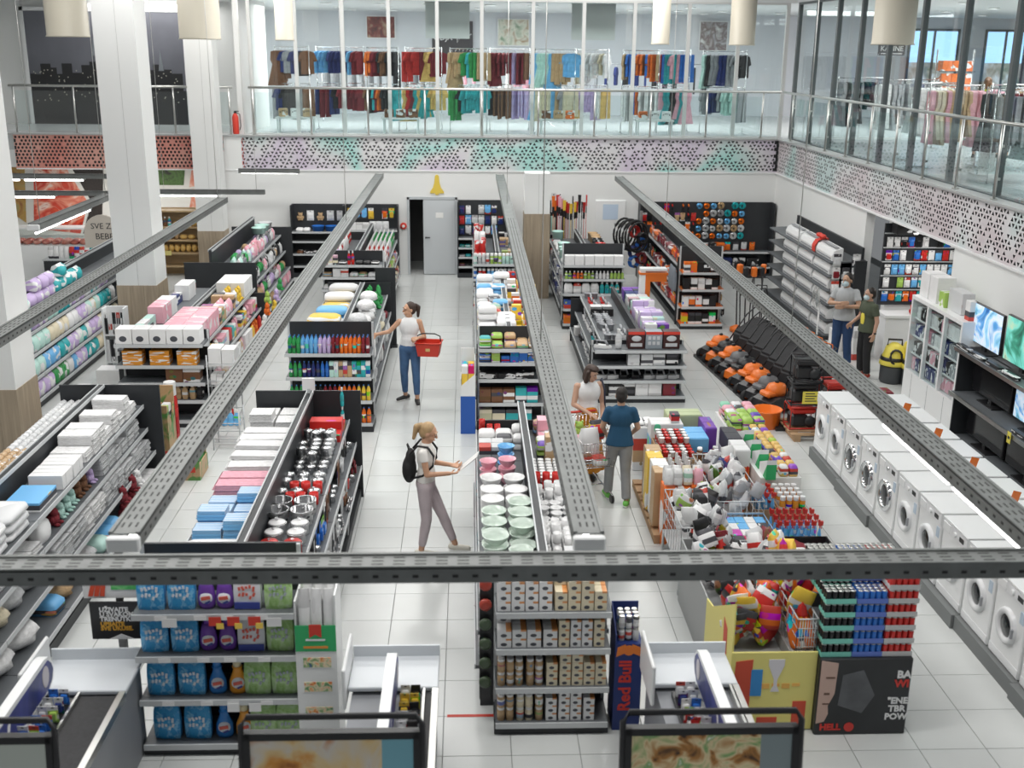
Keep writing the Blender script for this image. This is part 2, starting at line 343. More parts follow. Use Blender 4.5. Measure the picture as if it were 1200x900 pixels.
# gallery slabs
ZG = 3.6
struct('floor_gallery', lambda bm: (b2(bm, -14, 24, YB + .1, 41, 3.2, ZG), b2(bm, 8.24, 24, 4, YB + .1, 3.2, ZG)), mat('gallery_floor', (.55, .57, .57), .25, var=.04))
struct('trim_slab', lambda bm: (b2(bm, -14, 8.3, YB + .1, YB + .2, 2.76, 3.2), b2(bm, 8.24, 8.3, 4, YB, 2.76, 3.2)), WHITE)
struct('ceiling_gallery', lambda bm: (b2(bm, -14, 24, YB + .3, 41, 7.0, 7.2), b2(bm, 8.4, 24, 4, YB + .3, 7.0, 7.2)), mat('ceiling_white', (.72, .74, .75), .7))
WSHOP = mat('shop_wall', (.66, .68, .72), .7)
struct('wall_shop', lambda bm: (b2(bm, -14, 24, 40, 40.2, ZG, 7), b2(bm, 23.8, 24, 4, 40, ZG, 7)), WSHOP)
def perfo(name, L, hexa, tint, solid, loc, rz, label=None, colr=None):
    """perforated sheet standing in the local xz plane, facing -y, with a dark board behind"""
    cw, ch = (.105, .088) if not hexa else (.1, .088)
    n = int(L / cw); rows = 9
    rr = random.Random(5)
    def sheet(bm):
        grid = {}
        def V(x, z): 
            k = (round(x, 4), round(z, 4))
            if k not in grid: grid[k] = bm.verts.new((x, 0, z))
            return grid[k]
        for j in range(rows):
            off = .5 * cw * (j % 2)
            for i in range(n):
                x0 = i * cw + off; x1 = x0 + cw; z0 = .03 + j * ch; z1 = z0 + ch; cx = (x0 + x1) / 2; cz = (z0 + z1) / 2
                q = [V(x0, z0), V(x1, z0), V(x1, z1), V(x0, z1)]
                if rr.random() < solid: bm.faces.new(q); continue
                if hexa:
                    h = [bm.verts.new((cx + .034 * math.cos(a * PI / 3 + PI / 6), 0, cz + .036 * math.sin(a * PI / 3 + PI / 6))) for a in range(6)]
                    # h0 at 30deg .. counter-clockwise
                    for f in ((q[1], q[2], h[0], h[5]), (q[2], h[1], h[0]), (q[2], q[3], h[2], h[1]), (q[3], h[3], h[2]) , (q[3], q[0], h[3]), (q[0], h[4], h[3]), (q[0], q[1], h[5], h[4])):
                        bm.faces.new(f)
                else:
                    up = (i + j // 2) % 2 == 0; s = 1 if up else -1
                    A = bm.verts.new((cx - .044, 0, cz - .03 * s)); B = bm.verts.new((cx + .044, 0, cz - .03 * s)); Cc = bm.verts.new((cx, 0, cz + .034 * s))
                    if up: fs = ((q[0], q[1], B, A), (q[1], q[2], Cc, B), (q[2], q[3], Cc), (q[3], q[0], A, Cc))
                    else: fs = ((q[3], q[2], B, A), (q[2], q[1], Cc, B), (q[1], q[0], Cc), (q[0], q[3], A, Cc))
                    for f in fs: bm.faces.new(f)
        b2(bm, -.02, L + .06, -.004, .03, .0, .03); b2(bm, -.02, L + .06, -.004, .03, .03 + rows * ch, .86)
    e = structe(name, loc); e.rotation_euler = (0, 0, rz)
    new('perforated_sheet', sheet, tint, e)
    new('backing_board', lambda bm: b2(bm, -.02, L + .1, .05, .08, 0, .86), mat('perfo_back', (.03, .032, .035), .8), e)
    return e
def tintmat(name, cols, scale=.35):
    return picmat(name, cols, scale, detail=1, dist=.3, rough=.5)
W0 = (.66, .66, .67)
perfo('trim_1', 13.9, False, tintmat('fascia_back', [W0, (.62, .55, .66), W0, (.38, .66, .62), W0], .45), .22, (-5.85, YB, 2.75), 0)
perfo('trim_2', 4.4, True, tintmat('fascia_red', [(.6, .2, .16), (.66, .36, .3), (.62, .25, .2)], .5), .06, (-11.6, YB, 2.75), 0)
perfo('trim_3', 1.9, True, tintmat('fascia_red2', [(.58, .14, .12), (.62, .22, .2)], .5), .05, (-7.6, YB + .02, 2.75), 0)
perfo('trim_4', 25, False, tintmat('fascia_right', [(.32, .6, .56), W0, (.6, .54, .56), W0, (.5, .6, .6)], .4), .18, (8.12, YB, 2.75), -PI / 2)
struct('trim_5', lambda bm: (b2(bm, -5.3 - .55, 8.1, YB - .05, YB + .25, ZG - .01, ZG + .03), b2(bm, -12, -5.85, YB - .05, YB + .25, ZG - .01, ZG + .03), b2(bm, 8.06, 8.4, 4, YB, ZG - .01, ZG + .03)), mat('trim_grey', (.42, .43, .43), .5))
struct('trim_6', lambda bm: (b2(bm, 8.07, 8.13, 4, YB, 2.72, 2.75), b2(bm, -11.6, 8.1, YB - .02, YB + .02, 2.72, 2.75)), WHITE2)
struct('wall_fascia', lambda bm: b2(bm, -6.3, -5.85, YB - .01, YB + .1, 2.75, 3.6), WHITE)

# glazing: window_1 at the back, window_2 to the right
MUL = mat('mullion_white', (.62, .63, .62), .4); MUL_BACKLIT = mat('mullion_backlit', (.10, .115, .12), .4)  # the side mullions' backlit darkness is put into their colour
def glazing(name, p0, rz, xs, m, z1=7.0, w=.09):
    e = structe(name, p0); e.rotation_euler = (0, 0, rz)
    me = mesh(name + '_mullion', lambda bm: b2(bm, -w / 2, w / 2, -.05, .05, .03, z1 - ZG))
    for x in xs: obj('mullion', me, m, e, loc=(x, 0, 0))
    for a, b in zip(xs[:-1], xs[1:]):
        new('pane', lambda bm: b2(bm, a + w / 2, b - w / 2, -.006, .006, .05, z1 - ZG), GLASS, e)
    new('sill', lambda bm: b2(bm, xs[0], xs[-1], -.06, .06, 0, .05), m, e)
    new('transom', lambda bm: b2(bm, xs[0], xs[-1], -.055, .055, z1 - ZG - .05, z1 - ZG), m, e)
YW = YB + .35; XW = 8.42
glazing('window_1', (0, YW, ZG), 0, [-5.55, -4.4, -3.2, -2.03, -.8, .34, 1.65, 2.95, 4.25, 5.65, 6.95, 8.2], MUL)
ys = [29.45, 27.9, 26.3, 24.7, 23.0, 21.35, 19.5, 17.65, 15.9, 14.2, 12.5]
glazing('window_2', (XW, YB, ZG), -PI / 2, [YB + .2 - y + (.0) for y in ys], MUL_BACKLIT, w=.1)
def railing(name, label, L, posts, loc, rz):
    t = thing(name, label, 'railing', loc, rz)
    pm = mesh('rail_post', lambda bm: (tube(bm, [(0, 0, 0), (0, 0, 1.15)], .024, 8), b2(bm, -.05, .05, -.04, .04, 0, .02), b2(bm, -.012, .012, .02, .06, .3, .34), b2(bm, -.012, .012, .02, .06, .8, .84)))
    for p in posts: obj('post', pm, STEEL, t, loc=(p, 0, 0))
    new('handrail', lambda bm: tube(bm, [(0, 0, 1.17), (L, 0, 1.17)], .03, 8), STEEL, t)
    for a, b in zip(posts[:-1], posts[1:]):
        new('glass_panel', lambda bm: b2(bm, a + .03, b - .03, .035, .047, .06, 1.05), GLASS, t)
railing('glass_railing', 'steel and glass railing along the back gallery edge above the triangle fascia', 13.7, [.1 + 1.46 * k for k in range(10)], (-5.6, YB + .05, ZG + .03), 0)
railing('glass_railing', 'steel and glass railing in front of the city skyline poster', 5.6, [.1, 1.6, 3.1, 4.1, 5.5], (-11.6, YB + .05, ZG + .03), 0)
railing('glass_railing', 'steel and glass railing along the side gallery with window frames darkened for backlight', 24, [.9 + 1.42 * k for k in range(17)], (8.16, YB, ZG + .03), -PI / 2)

# suspended lighting channels
def channel(name, label, L, loc, rz, w=.2, lamp=True, slots=True, cables=(), drop=0, tubes=99):
    t = thing(name, label, 'light rail', loc, rz, None)
    def ch(bm):
        b2(bm, -w / 2, w / 2, 0, L, .03, .04); b2(bm, -w / 2, -w / 2 + .01, 0, L, -.06, .04); b2(bm, w / 2 - .01, w / 2, 0, L, -.06, .04)
        b2(bm, -w / 2, -w / 2 + .025, 0, L, .04, .052); b2(bm, w / 2 - .025, w / 2, 0, L, .04, .052)
    new('channel', ch, GALV, t)
    if slots:
        def sl(bm):
            k = 0; y = .1
            while y < min(L, 14) - .1:
                for x in (-.045, 0, .045): b2(bm, x - .006, x + .006, y, y + .07, .0405, .0415)
                y += .13
            y = .1
            while y < min(L, 14) - .1:
                b2(bm, w / 2, w / 2 + .001, y, y + .035, -.025, -.005); b2(bm, -w / 2 - .001, -w / 2, y, y + .035, -.025, -.005); y += .12
        so = new('slots', sl, SLOT, t); so['kind'] = 'stuff'
    new('end_cap', lambda bm: bevbox(bm, (0, -.03, -.02), (w + .01, .06, .1), .01), WHITE2, t)
    if lamp:
        n = min(tubes, int(L / 1.5))
        lm = mesh('tube_lamp', lambda bm: tube(bm, [(0, 0, 0), (0, 1.38, 0)], .022, 8))
        for k in range(n): obj('lamp_tube', lm, TUBEL, t, loc=(0, .06 + k * 1.5, -.05 - drop))
        if drop: new('lamp_batten', lambda bm: b2(bm, -.03, .03, .03, n * 1.5, -.03 - drop, -.06 + .01), WHITE2, t)
    for c in cables: new('cable', lambda bm: tube(bm, [(0, c, .04), (0, c, 5.5)], .006, 5), STEEL, t)
    return t
ZR = 2.75
channel('light_channel', 'long slotted steel light channel above the pots and towels gondola', 21.4, (-2.22, 6.62, ZR), 0, cables=(13.5,))
channel('light_channel', 'long slotted steel light channel above the bowls and plates gondola', 21.4, (.78, 6.58, ZR), 0, cables=(5, 16))
channel('light_channel', 'long slotted steel light channel running over the promotion bins and lawn mowers', 21.4, (3.74, 6.34, ZR), 0, cables=(14.5, 6), drop=.1, tubes=2)
channel('light_channel', 'long slotted steel light channel passing in front of the oak clad columns', 13.5, (-5.1, 9.8, ZR), 0, cables=(.3, 13))
channel('light_channel', 'short slotted light channel in front of the meat poster', 4.2, (-7.6, 19.6, ZR), 0, slots=False, cables=(.3, 4), drop=.08)
channel('light_channel', 'slotted cross channel spanning all gondola rows over the end shelves', 14, (-6.8, 6.15, ZR + .02), -PI / 2, lamp=False)
for x0, x1, y, z, n in ((-12.2, -8.6, 27.2, 2.78, 'upper'), (-11.2, -8.5, 26.6, 2.45, 'lower')):
    channel('light_channel', n + ' cross light channel in front of the meat poster', x1 - x0, (x0, y, z), -PI / 2, w=.1, slots=False, drop=.05)
channel('light_channel', 'cross light channel in front of the oak clad column by the bread shelves', 2.6, (-7.5, 27, 2.45), -PI / 2, w=.1, slots=False, cables=(.2, 2.4), drop=.05)
channel('light_channel', 'short cross light channel under the red and white fascia joint', 1.5, (-5.7, 28, 2.85), -PI / 2, w=.1, slots=False, cables=(.2,))
# drum lamps
DRUM = mat('drum_cream', (.62, .58, .48), .5, emit=0)
for x, y, d, h, lb in ((-7.9, 23.2, .8, 1.5, 'in front of the city skyline poster'), (-6.1, 26.6, .92, 1.5, 'in front of the bare column top'), (-4.3, 27.3, .42, 1.5, 'narrow one near the first white mullions'),
                       (4.55, 27.3, .42, 1.5, 'narrow one before the back shop glass'), (6.5, 27.3, .6, 1.5, 'beside the back shop corner'), (7.5, 20.2, .72, 1.5, 'in front of the side glazing with frames darkened for backlight')):
    t = thing('drum_lamp', 'cream drum pendant lamp ' + lb, 'pendant lamp', (x, y, 5.94))
    new('shade', lambda bm: lathe(bm, [(d / 2, 0), (d / 2 + .015, .0), (d / 2 + .015, .02), (d / 2, .03), (d / 2, h), (.05, h)], 28), DRUM, t)
    new('cable', lambda bm: tube(bm, [(0, 0, h), (0, 0, h + 1.5)], .01, 6), STEEL, t)
# ceiling downlights in the shop
dl = mesh('downlight_ring', lambda bm: lathe(bm, [(.16, 0), (.16, -.03), (.12, -.03), (.12, -.005)], 14)); dd = mesh('downlight_disc', lambda bm: lathe(bm, [(.12, -.02), (.12, -.008)], 14))
LAMPD = mat('downlight_glow', (1, .98, .95), .5, emit=12)
pts = [(x, y) for x in (-4, -2.5, -1, .5, 2, 3.5, 5, 6.5, 8) for y in (33, 36, 38.5)] + [(x, y) for x in (10, 12, 14, 16.5, 19) for y in (16, 19, 22, 25, 28, 31, 34, 37)]
for x, y in pts:
    t = thing('downlight', 'round recessed downlight in the clothes shop ceiling', 'ceiling light', (x + R.uniform(-.2, .2), y, 7.0), 0, 'shop ceiling downlights')
    obj('ring', dl, WHITE2, t); obj('diffuser', dd, LAMPD, t)
# windows in far shop wall
SKY = mat('day_sky', (.35, .6, .85), .5, emit=1.1); TREES = picmat('far_trees', [(.1, .16, .12), (.3, .3, .28), (.55, .6, .65)], 2, emit=.5)
for n, (x0, x1) in enumerate(((15.4, 17.2), (18.1, 19.6), (20.0, 22.0))):
    e = structe('window_%d' % (n + 3), (x0, 39.98, ZG)); w = x1 - x0
    new('window_frame', lambda bm: (b2(bm, 0, .08, -.06, 0, .6, 3), b2(bm, w - .08, w, -.06, 0, .6, 3), b2(bm, w / 2 - .04, w / 2 + .04, -.06, 0, .6, 3), b2(bm, 0, w, -.06, 0, 2.95, 3.03), b2(bm, 0, w, -.06, 0, .55, .63)), MUL_BACKLIT, e)
    new('pane', lambda bm: b2(bm, .08, w - .08, -.03, -.015, 1.9, 2.95), SKY, e); new('pane', lambda bm: b2(bm, .08, w - .08, -.03, -.015, .63, 1.9), TREES, e)

# ================================================================ PRODUCT MESHES (base at z=0, front to -y)
CAPW = mat('cap_white', (.75, .75, .75), .3); CAPR = mat('cap_red', (.6, .04, .03), .3); CAPB = mat('cap_blue', (.05, .2, .55), .3)
LABEL = omat('label_print', .4, pattern='print'); STEELP = mat('polished_steel', (.55, .55, .56), .2, 1)
def k_carton(bm):
    bevbox(bm, (0, 0, .5), (1, 1, .99), .012)
    b2(bm, -.47, .47, -.47, -.012, .99, 1.0); b2(bm, -.47, .47, .012, .47, .99, 1.0)
def k_bag(bm):       # standing pillow bag with crimped top
    prof = [(.0, .5, .42), (.12, .52, .5), (.5, .53, .52), (.8, .51, .4), (.93, .49, .12), (1.0, .5, .03)]
    rings = []
    for z, wx, wy in prof:
        rings.append([bm.verts.new((wx * (1 if abs(math.cos(a)) > .5 else abs(math.cos(a)) * 1.3) * (1 if math.cos(a) > 0 else -1) * (.96 if abs(math.sin(a)) > .9 else 1), wy * math.sin(a), z)) for a in [2 * PI * (i + .5) / 12 for i in range(12)]])
    for A, B in zip(rings[:-1], rings[1:]):
        for i in range(12):
            f = bm.faces.new((A[i], A[(i + 1) % 12], B[(i + 1) % 12], B[i])); f.smooth = True
    bm.faces.new(list(reversed(rings[0]))); bm.faces.new(rings[-1])
def k_pack(bm):      # soft lying pack, bulging top
    rings = []
    for z, s in ((0, .46), (.25, .5), (.7, .48), (.95, .36), (1.0, .2)):
        rings.append([bm.verts.new((s * x, s * y, z)) for x, y in ((-1, -.8), (-.8, -1), (0, -1.02), (.8, -1), (1, -.8), (1.02, 0), (1, .8), (.8, 1), (0, 1.02), (-.8, 1), (-1, .8), (-1.02, 0))])
    for A, B in zip(rings[:-1], rings[1:]):
        for i in range(12): f = bm.faces.new((A[i], A[(i + 1) % 12], B[(i + 1) % 12], B[i])); f.smooth = True
    bm.faces.new(list(reversed(rings[0]))); bm.faces.new(rings[-1])
def k_towel(bm):     # folded textile: three soft layers with a rounded fold at the front
    for k in range(3):
        z = k / 3
        prism(bm, [(-.5, z + .03), (-.46, z + .31), (.46, z + .33), (.5 - .02 * k, z + .03)], -.46 + .01 * k, .48, 'y')
        prism(bm, [(-.5 + .02 * k, z + .08), (-.46, z + .16), (-.46, z + .25), (-.5 + .02 * k, z + .3)], -.44, .44, 'x')
def k_bottle(bm): lathe(bm, [(.30, 0), (.46, .03), (.48, .3), (.44, .3, 2), (.48, .31, 2), (.48, .6, 2), (.40, .68), (.22, .78), (.2, .82), (.24, .82, 1), (.22, 1.0, 1)], 12, ys=.62)
def k_soda(bm): lathe(bm, [(.40, 0), (.48, .04), (.44, .3), (.46, .34, 2), (.46, .56, 2), (.46, .66), (.34, .8), (.16, .93), (.16, .95, 1), (.18, .95, 1), (.17, 1.0, 1)], 10)
def k_spray(bm):
    lathe(bm, [(.42, 0), (.48, .04), (.46, .35), (.49, .36, 2), (.47, .5, 2), (.28, .62), (.16, .72), (.16, .8, 1)], 10, ys=.6)
    bx(bm, (0, -.08, .88), (.3, .7, .14), 1); bx(bm, (0, -.25, .76), (.1, .08, .14), 1); bx(bm, (0, .2, .95), (.2, .3, .1), 1)
def k_can(bm): lathe(bm, [(.42, 0, 1), (.48, .04), (.48, .9), (.42, .97, 1), (.42, 1.0, 1), (.38, .98, 1)], 12)
def k_jar(bm): lathe(bm, [(.46, 0), (.49, .05), (.49, .2), (.495, .2, 2), (.495, .6, 2), (.49, .72), (.42, .8), (.44, .8, 1), (.44, 1.0, 1)], 12)
def k_pot(bm):
    lathe(bm, [(.40, 0), (.43, .02), (.43, .7), (.45, .72, 1), (.45, .75, 1), (.41, .75, 1), (.40, .1, 1)], 18)
    for s in (-1, 1): tube(bm, [(s * .43, -.12, .55), (s * .54, -.1, .58), (s * .54, .1, .58), (s * .43, .12, .55)], .03, 5, 1)
    lathe(bm, [(.43, .76, 2), (.36, .84, 2), (.05, .92, 2), (.05, .98, 1), (.07, 1.0, 1)], 18)
def k_openpot(bm):
    lathe(bm, [(.42, 0), (.47, .04), (.48, .97), (.5, .98, 1), (.5, 1.0, 1), (.45, 1.0, 1), (.42, .12, 1)], 18)
    for s in (-1, 1): tube(bm, [(s * .48, -.12, .75), (s * .58, -.1, .78), (s * .58, .1, .78), (s * .48, .12, .75)], .03, 5, 1)
def k_bowl(bm): lathe(bm, [(.2, 0), (.22, .06), (.42, .5), (.49, .95), (.5, 1.0), (.46, 1.0), (.38, .5), (.2, .14)], 18)
def k_plates(bm):
    pr = [(.26, 0)]
    for k in range(6): pr += [(.3, k * .15), (.5, k * .15 + .1), (.49, k * .15 + .15)]
    pr += [(.3, .9), (.28, .86)]
    lathe(bm, pr, 18)
def k_mug(bm):
    lathe(bm, [(.36, 0), (.42, .03), (.44, 1.0), (.38, 1.0), (.36, .15)], 12); tube(bm, [(.42, 0, .8), (.66, 0, .75), (.68, 0, .4), (.42, 0, .25)], .05, 5)
def k_blister(bm):   # hanging card pack with a bulge and euro hole strip
    b2(bm, -.5, .5, -.03, .03, 0, 1); bevbox(bm, (0, -.2, .4), (.72, .4, .56), .08, 2); b2(bm, -.12, .12, -.05, -.03, .88, .94, 1)
def k_roll(bm): lathe(bm, [(.46, 0), (.5, .03), (.5, .97), (.46, 1), (.18, 1), (.16, .9)], 14)
def k_cushion(bm):
    sphere(bm, (0, 0, .5), (.5, .42, .5), 8)
    for v in bm.verts:
        f = 1 + .16 * math.sin(5 * v.co.x * 3 + v.co.z * 7); v.co.y *= f
def k_tray(bm):      # open tub with rim
    lathe(bm, [(.40, 0), (.42, .02), (.47, .92), (.5, .95), (.5, 1), (.46, 1), (.4, .1)], 14)
def k_tooth(bm): b2(bm, -.5, .5, -.04, .04, 0, 1); tube(bm, [(-.1, -.08, .1), (.05, -.1, .9)], .09, 6, 2)
def k_coil(bm):
    for k in range(4): tube(bm, [(.42 * math.cos(a), -.3 + k * .18, .5 + .46 * math.sin(a)) for a in [2 * PI * i / 14 for i in range(14)]], .07, 6, 0, True)
    b2(bm, -.14, .14, -.42, .38, .02, .16, 1)
def k_drill(bm):
    tube(bm, [(0, -.45, .8), (0, .3, .8)], [.12, .2], 8); tube(bm, [(0, .12, .75), (0, .22, .2)], .11, 7, 1); bevbox(bm, (0, .18, .1), (.3, .5, .2), .03, 1); tube(bm, [(0, -.5, .8), (0, -.4, .8)], .06, 6, 1)
def k_disc(bm): lathe(bm, [(.1, -.02, 1), (.5, -.02), (.5, .03), (.12, .03), (.1, .06, 1)], 16, mat4=Matrix.Translation((0, 0, .5)) @ Matrix.Rotation(PI / 2, 4, 'X'))
def k_case(bm):
    bevbox(bm, (0, 0, .46), (1, 1, .9), .06); tube(bm, [(-.2, -.5, .6), (-.2, -.6, .64), (.2, -.6, .64), (.2, -.5, .6)], .03, 5, 1); b2(bm, -.4, -.3, -.53, -.5, .45, .6, 1); b2(bm, .3, .4, -.53, -.5, .45, .6, 1)
def k_broom(bm):
    tube(bm, [(0, 0, 0), (0, 0, .8)], .025, 6); bevbox(bm, (0, 0, .84), (.2, .06, .08), .01, 1); prism(bm, [(-.1, .88), (.1, .88), (.14, 1.0), (-.14, 1.0)], -.04, .04, 'y', 2)
def k_toy(bm):
    sphere(bm, (0, 0, .32), (.4, .34, .32), 8); sphere(bm, (0, -.05, .74), (.28, .26, .26), 8)
    for s in (-1, 1): sphere(bm, (s * .22, 0, .95), .1, 6); sphere(bm, (s * .36, -.1, .42), (.12, .14, .2), 6); sphere(bm, (s * .22, -.3, .1), (.13, .2, .1), 6)
def k_iron(bm):
    prism(bm, [(-.5, -.22), (-.5, .22), (.1, .22), (.5, 0), (.1, -.22)], 0, .3, 'z', 0); tube(bm, [(-.4, 0, .3), (-.4, 0, .75), (.1, 0, .75), (.25, 0, .3)], .09, 7, 1)
def k_lamp(bm): lathe(bm, [(.2, 0, 1), (.2, .05, 1), (.04, .08, 1), (.04, .5, 1), (.36, .5), (.22, 1.0)], 14)
def k_bread(bm): sphere(bm, (0, 0, .5), (.5, .38, .5), 8); [b2(bm, -.3 + k * .2, -.24 + k * .2, -.25, .25, .9, .97) for k in range(4)]
KIND = {  # mesh fn, (w,d,h), slot materials, noun
 'carton': (k_carton, (.16, .14, .18), ['print'], 'carton'), 'plainbox': (k_carton, (.2, .2, .2), ['mark'], 'box'), 'bag': (k_bag, (.2, .1, .28), ['mark'], 'bag'),
 'coffee': (k_carton, (.11, .12, .09), ['emblem'], 'coffee pack'), 'ovalbox': (k_carton, (.25, .3, .24), ['oval'], 'appliance box'), 'bagp': (k_bag, (.16, .09, .2), ['print'], 'pouch'), 'pack': (k_pack, (.2, .26, .1), ['mark'], 'soft pack'), 'packp': (k_pack, (.18, .2, .09), ['print'], 'wrapped pack'),
 'towel': (k_towel, (.3, .34, .09), ['cloth'], 'folded towel'), 'towels': (k_towel, (.26, .3, .08), ['stripe'], 'folded striped textile'),
 'bottle': (k_bottle, (.1, .08, .25), ['gloss', CAPW, LABEL], 'bottle'), 'soda': (k_soda, (.085, .085, .3), ['gloss', CAPB, LABEL], 'drink bottle'), 'spray': (k_spray, (.095, .09, .27), ['gloss', CAPR, LABEL], 'spray bottle'),
 'can': (k_can, (.066, .066, .115), ['print', STEEL], 'can'), 'aerosol': (k_jar, (.06, .06, .2), ['gloss', CAPW, LABEL], 'spray can'), 'jar': (k_jar, (.08, .08, .13), ['gloss', CAPW, LABEL], 'jar'),
 'pot': (k_pot, (.24, .24, .17), ['gloss', STEELP, 'gloss'], 'lidded pot'), 'openpot': (k_openpot, (.24, .24, .16), ['floral', STEELP], 'open saucepan'), 'steelpot': (k_pot, (.18, .18, .15), ['metal', STEELP, 'metal'], 'steel pot'),
 'bowl': (k_bowl, (.2, .2, .1), ['gloss'], 'bowl'), 'glassbowl': (k_bowl, (.26, .26, .1), ['gloss'], 'glass bowl'), 'plates': (k_plates, (.25, .25, .11), ['gloss'], 'stack of plates'), 'mug': (k_mug, (.09, .09, .1), ['gloss'], 'mug'),
 'blister': (k_blister, (.12, .07, .18), ['print', SLOT, 'gloss'], 'blister pack'), 'roll': (k_roll, (.12, .12, .24), ['mark'], 'roll'), 'cushion': (k_cushion, (.4, .22, .3), ['cloth'], 'cushion'),
 'tub': (k_tray, (.16, .16, .12), ['gloss'], 'tub'), 'brush': (k_tooth, (.07, .05, .22), ['print', SLOT, 'gloss'], 'carded brush'), 'coil': (k_coil, (.4, .2, .4), ['plain', BLACKP], 'hose coil'),
 'drill': (k_drill, (.1, .26, .24), ['gloss', BLACKP], 'power drill'), 'disc': (k_disc, (.2, .06, .2), ['metal', BLACKP], 'cutting disc'), 'case': (k_case, (.38, .14, .3), ['mark', BLACKP], 'tool case'),
 'broom': (k_broom, (.3, .1, 1.1), ['plain', BLACKP, 'plain'], 'broom'), 'toy': (k_toy, (.2, .18, .26), ['cloth'], 'plush toy'), 'iron': (k_iron, (.28, .26, .16), ['gloss', GREYP], 'steam iron'),
 'lamp': (k_lamp, (.16, .16, .28), ['plain', BLACKP], 'table lamp'), 'bread': (k_bread, (.3, .16, .12), ['plain'], 'bread loaf')}
NOCOL = {'carton', 'print'}
def pmesh(kind):
    fn, dm, sl, nn = KIND[kind]; me = mesh('product_' + kind, fn)
    if not me.materials:
        for s in sl: me.materials.append(PM[s] if isinstance(s, str) else s)
    return me
CNT = {}
def prod(kind, col, loc, rz=0, sc=1.0, place='', noun=None, rot=None, cat=None):
    if not in_frame(*loc, 100): return None      # wholly outside the photograph
    fn, dm, sl, nn = KIND[kind]; n = noun or nn; s = sc if isinstance(sc, (tuple, list)) else (dm[0] * sc, dm[1] * sc, dm[2] * sc)
    o = obj(n.replace(' ', '_').replace('-', '_'), pmesh(kind), None, None, loc, rz, s, rot, col)
    lab = '%s %s %s' % (CN.get(col, col), n, place)
    tag(o, lab, cat or n.split()[-1], '%ss %s' % (n, place)); CNT[lab] = CNT.get(lab, 0) + 1
    return o
def dims(kind, sc):
    d = KIND[kind][1]; return sc if isinstance(sc, (tuple, list)) else (d[0] * sc, d[1] * sc, d[2] * sc)
FACE = {'F': 0, 'R': PI / 2, 'L': -PI / 2, 'B': PI}
def fill(place, A, B, z, face, specs, rows=1, stack=1, gap=.008, maxn=4, jit=0.0, fillp=1.0, dback=0.0, hmax=9, turn=None):
    """rows of goods on a shelf front running A->B, facing 'face'; rows run back from the front"""
    A = Vector(A); B = Vector(B); L = (B - A).length; u = (B - A) / L; rz = FACE[face]; inw = Vector((-math.sin(rz), math.cos(rz))) 
    s = .004
    while s < L - .05:
        kind, cols, *rest = R.choice(specs); sc = rest[0] if rest else 1.0; noun = rest[1] if len(rest) > 1 else None
        w, d, h = dims(kind, sc); col = R.choice(cols); n = R.randint(1, maxn)
        for k in range(n):
            if s + w > L + .01: s = L; break
            if R.random() < fillp:
                for r in range(rows):
                    st = stack if isinstance(stack, int) else R.randint(*stack)
                    for q in range(st):
                        if (q + 1) * h > hmax: break
                        p = A + u * (s + w / 2) + inw * (.02 + dback + d / 2 + r * (d + gap) + (R.uniform(0, jit) if jit else 0))
                        prod(kind, col, (p.x, p.y, z + q * (h + .001)), rz + (R.uniform(-jit, jit) * 2 if jit else 0) + (turn or 0), sc, place, noun)
            s += w + gap
        s += R.uniform(0, .02)

# ================================================================ FIXTURES
def gondola(name, label, x0, x1, y0, y1, h, left, right, xs=None, end=True, topcap=True, dl=None, dr=None, slope=0, back=DARK):
    """double sided shelving along y; left/right: list of (z, front x)"""
    t = thing(name, label, 'shelving', ((x0 + x1) / 2, (y0 + y1) / 2, 0)); cx, cy = t.location.x, t.location.y; xs = xs if xs is not None else cx
    def P(nm, f, m, par=t): return new(nm, lambda bm: f(bm), m, par)
    P('base', lambda bm: b2(bm, x0 - cx + .03, x1 - cx - .03, y0 - cy, y1 - cy, 0, .12), DARK)
    P('back_panel', lambda bm: b2(bm, xs - cx - .03, xs - cx + .03, y0 - cy, y1 - cy, .12, h), back)
    if topcap: P('top_rail', lambda bm: (b2(bm, xs - cx - .045, xs - cx - .032, y0 - cy, y1 - cy, h - .03, h + .012), b2(bm, xs - cx + .032, xs - cx + .045, y0 - cy, y1 - cy, h - .03, h + .012)), RAILM)
    nb = max(1, round((y1 - y0) / 1.25)); bl = (y1 - y0) / nb
    for side, lv in ((-1, left), (1, right)):
        for z, fx in lv:
            a, b = sorted((xs + side * .032, fx)); w = b - a
            for k in range(nb):
                ya = y0 + k * bl + .006; yb = y0 + (k + 1) * bl - .006
                s = new('shelf', lambda bm: b2(bm, a - cx, b - cx, ya - cy, yb - cy, z - .035, z), SHELFM, t)
                ex = fx - cx; new('price_rail', lambda bm: b2(bm, min(ex, ex + side * .012), max(ex, ex + side * .012), ya - cy, yb - cy, z - .04, z + .012), RAILM, s)
    if end:
        for yy in (y0 - .03, y1):
            P('end_panel', lambda bm: b2(bm, x0 - cx, x1 - cx, yy - cy, yy - cy + .028, 0, h - (0 if end == 2 else .25)), DARK)
    return t
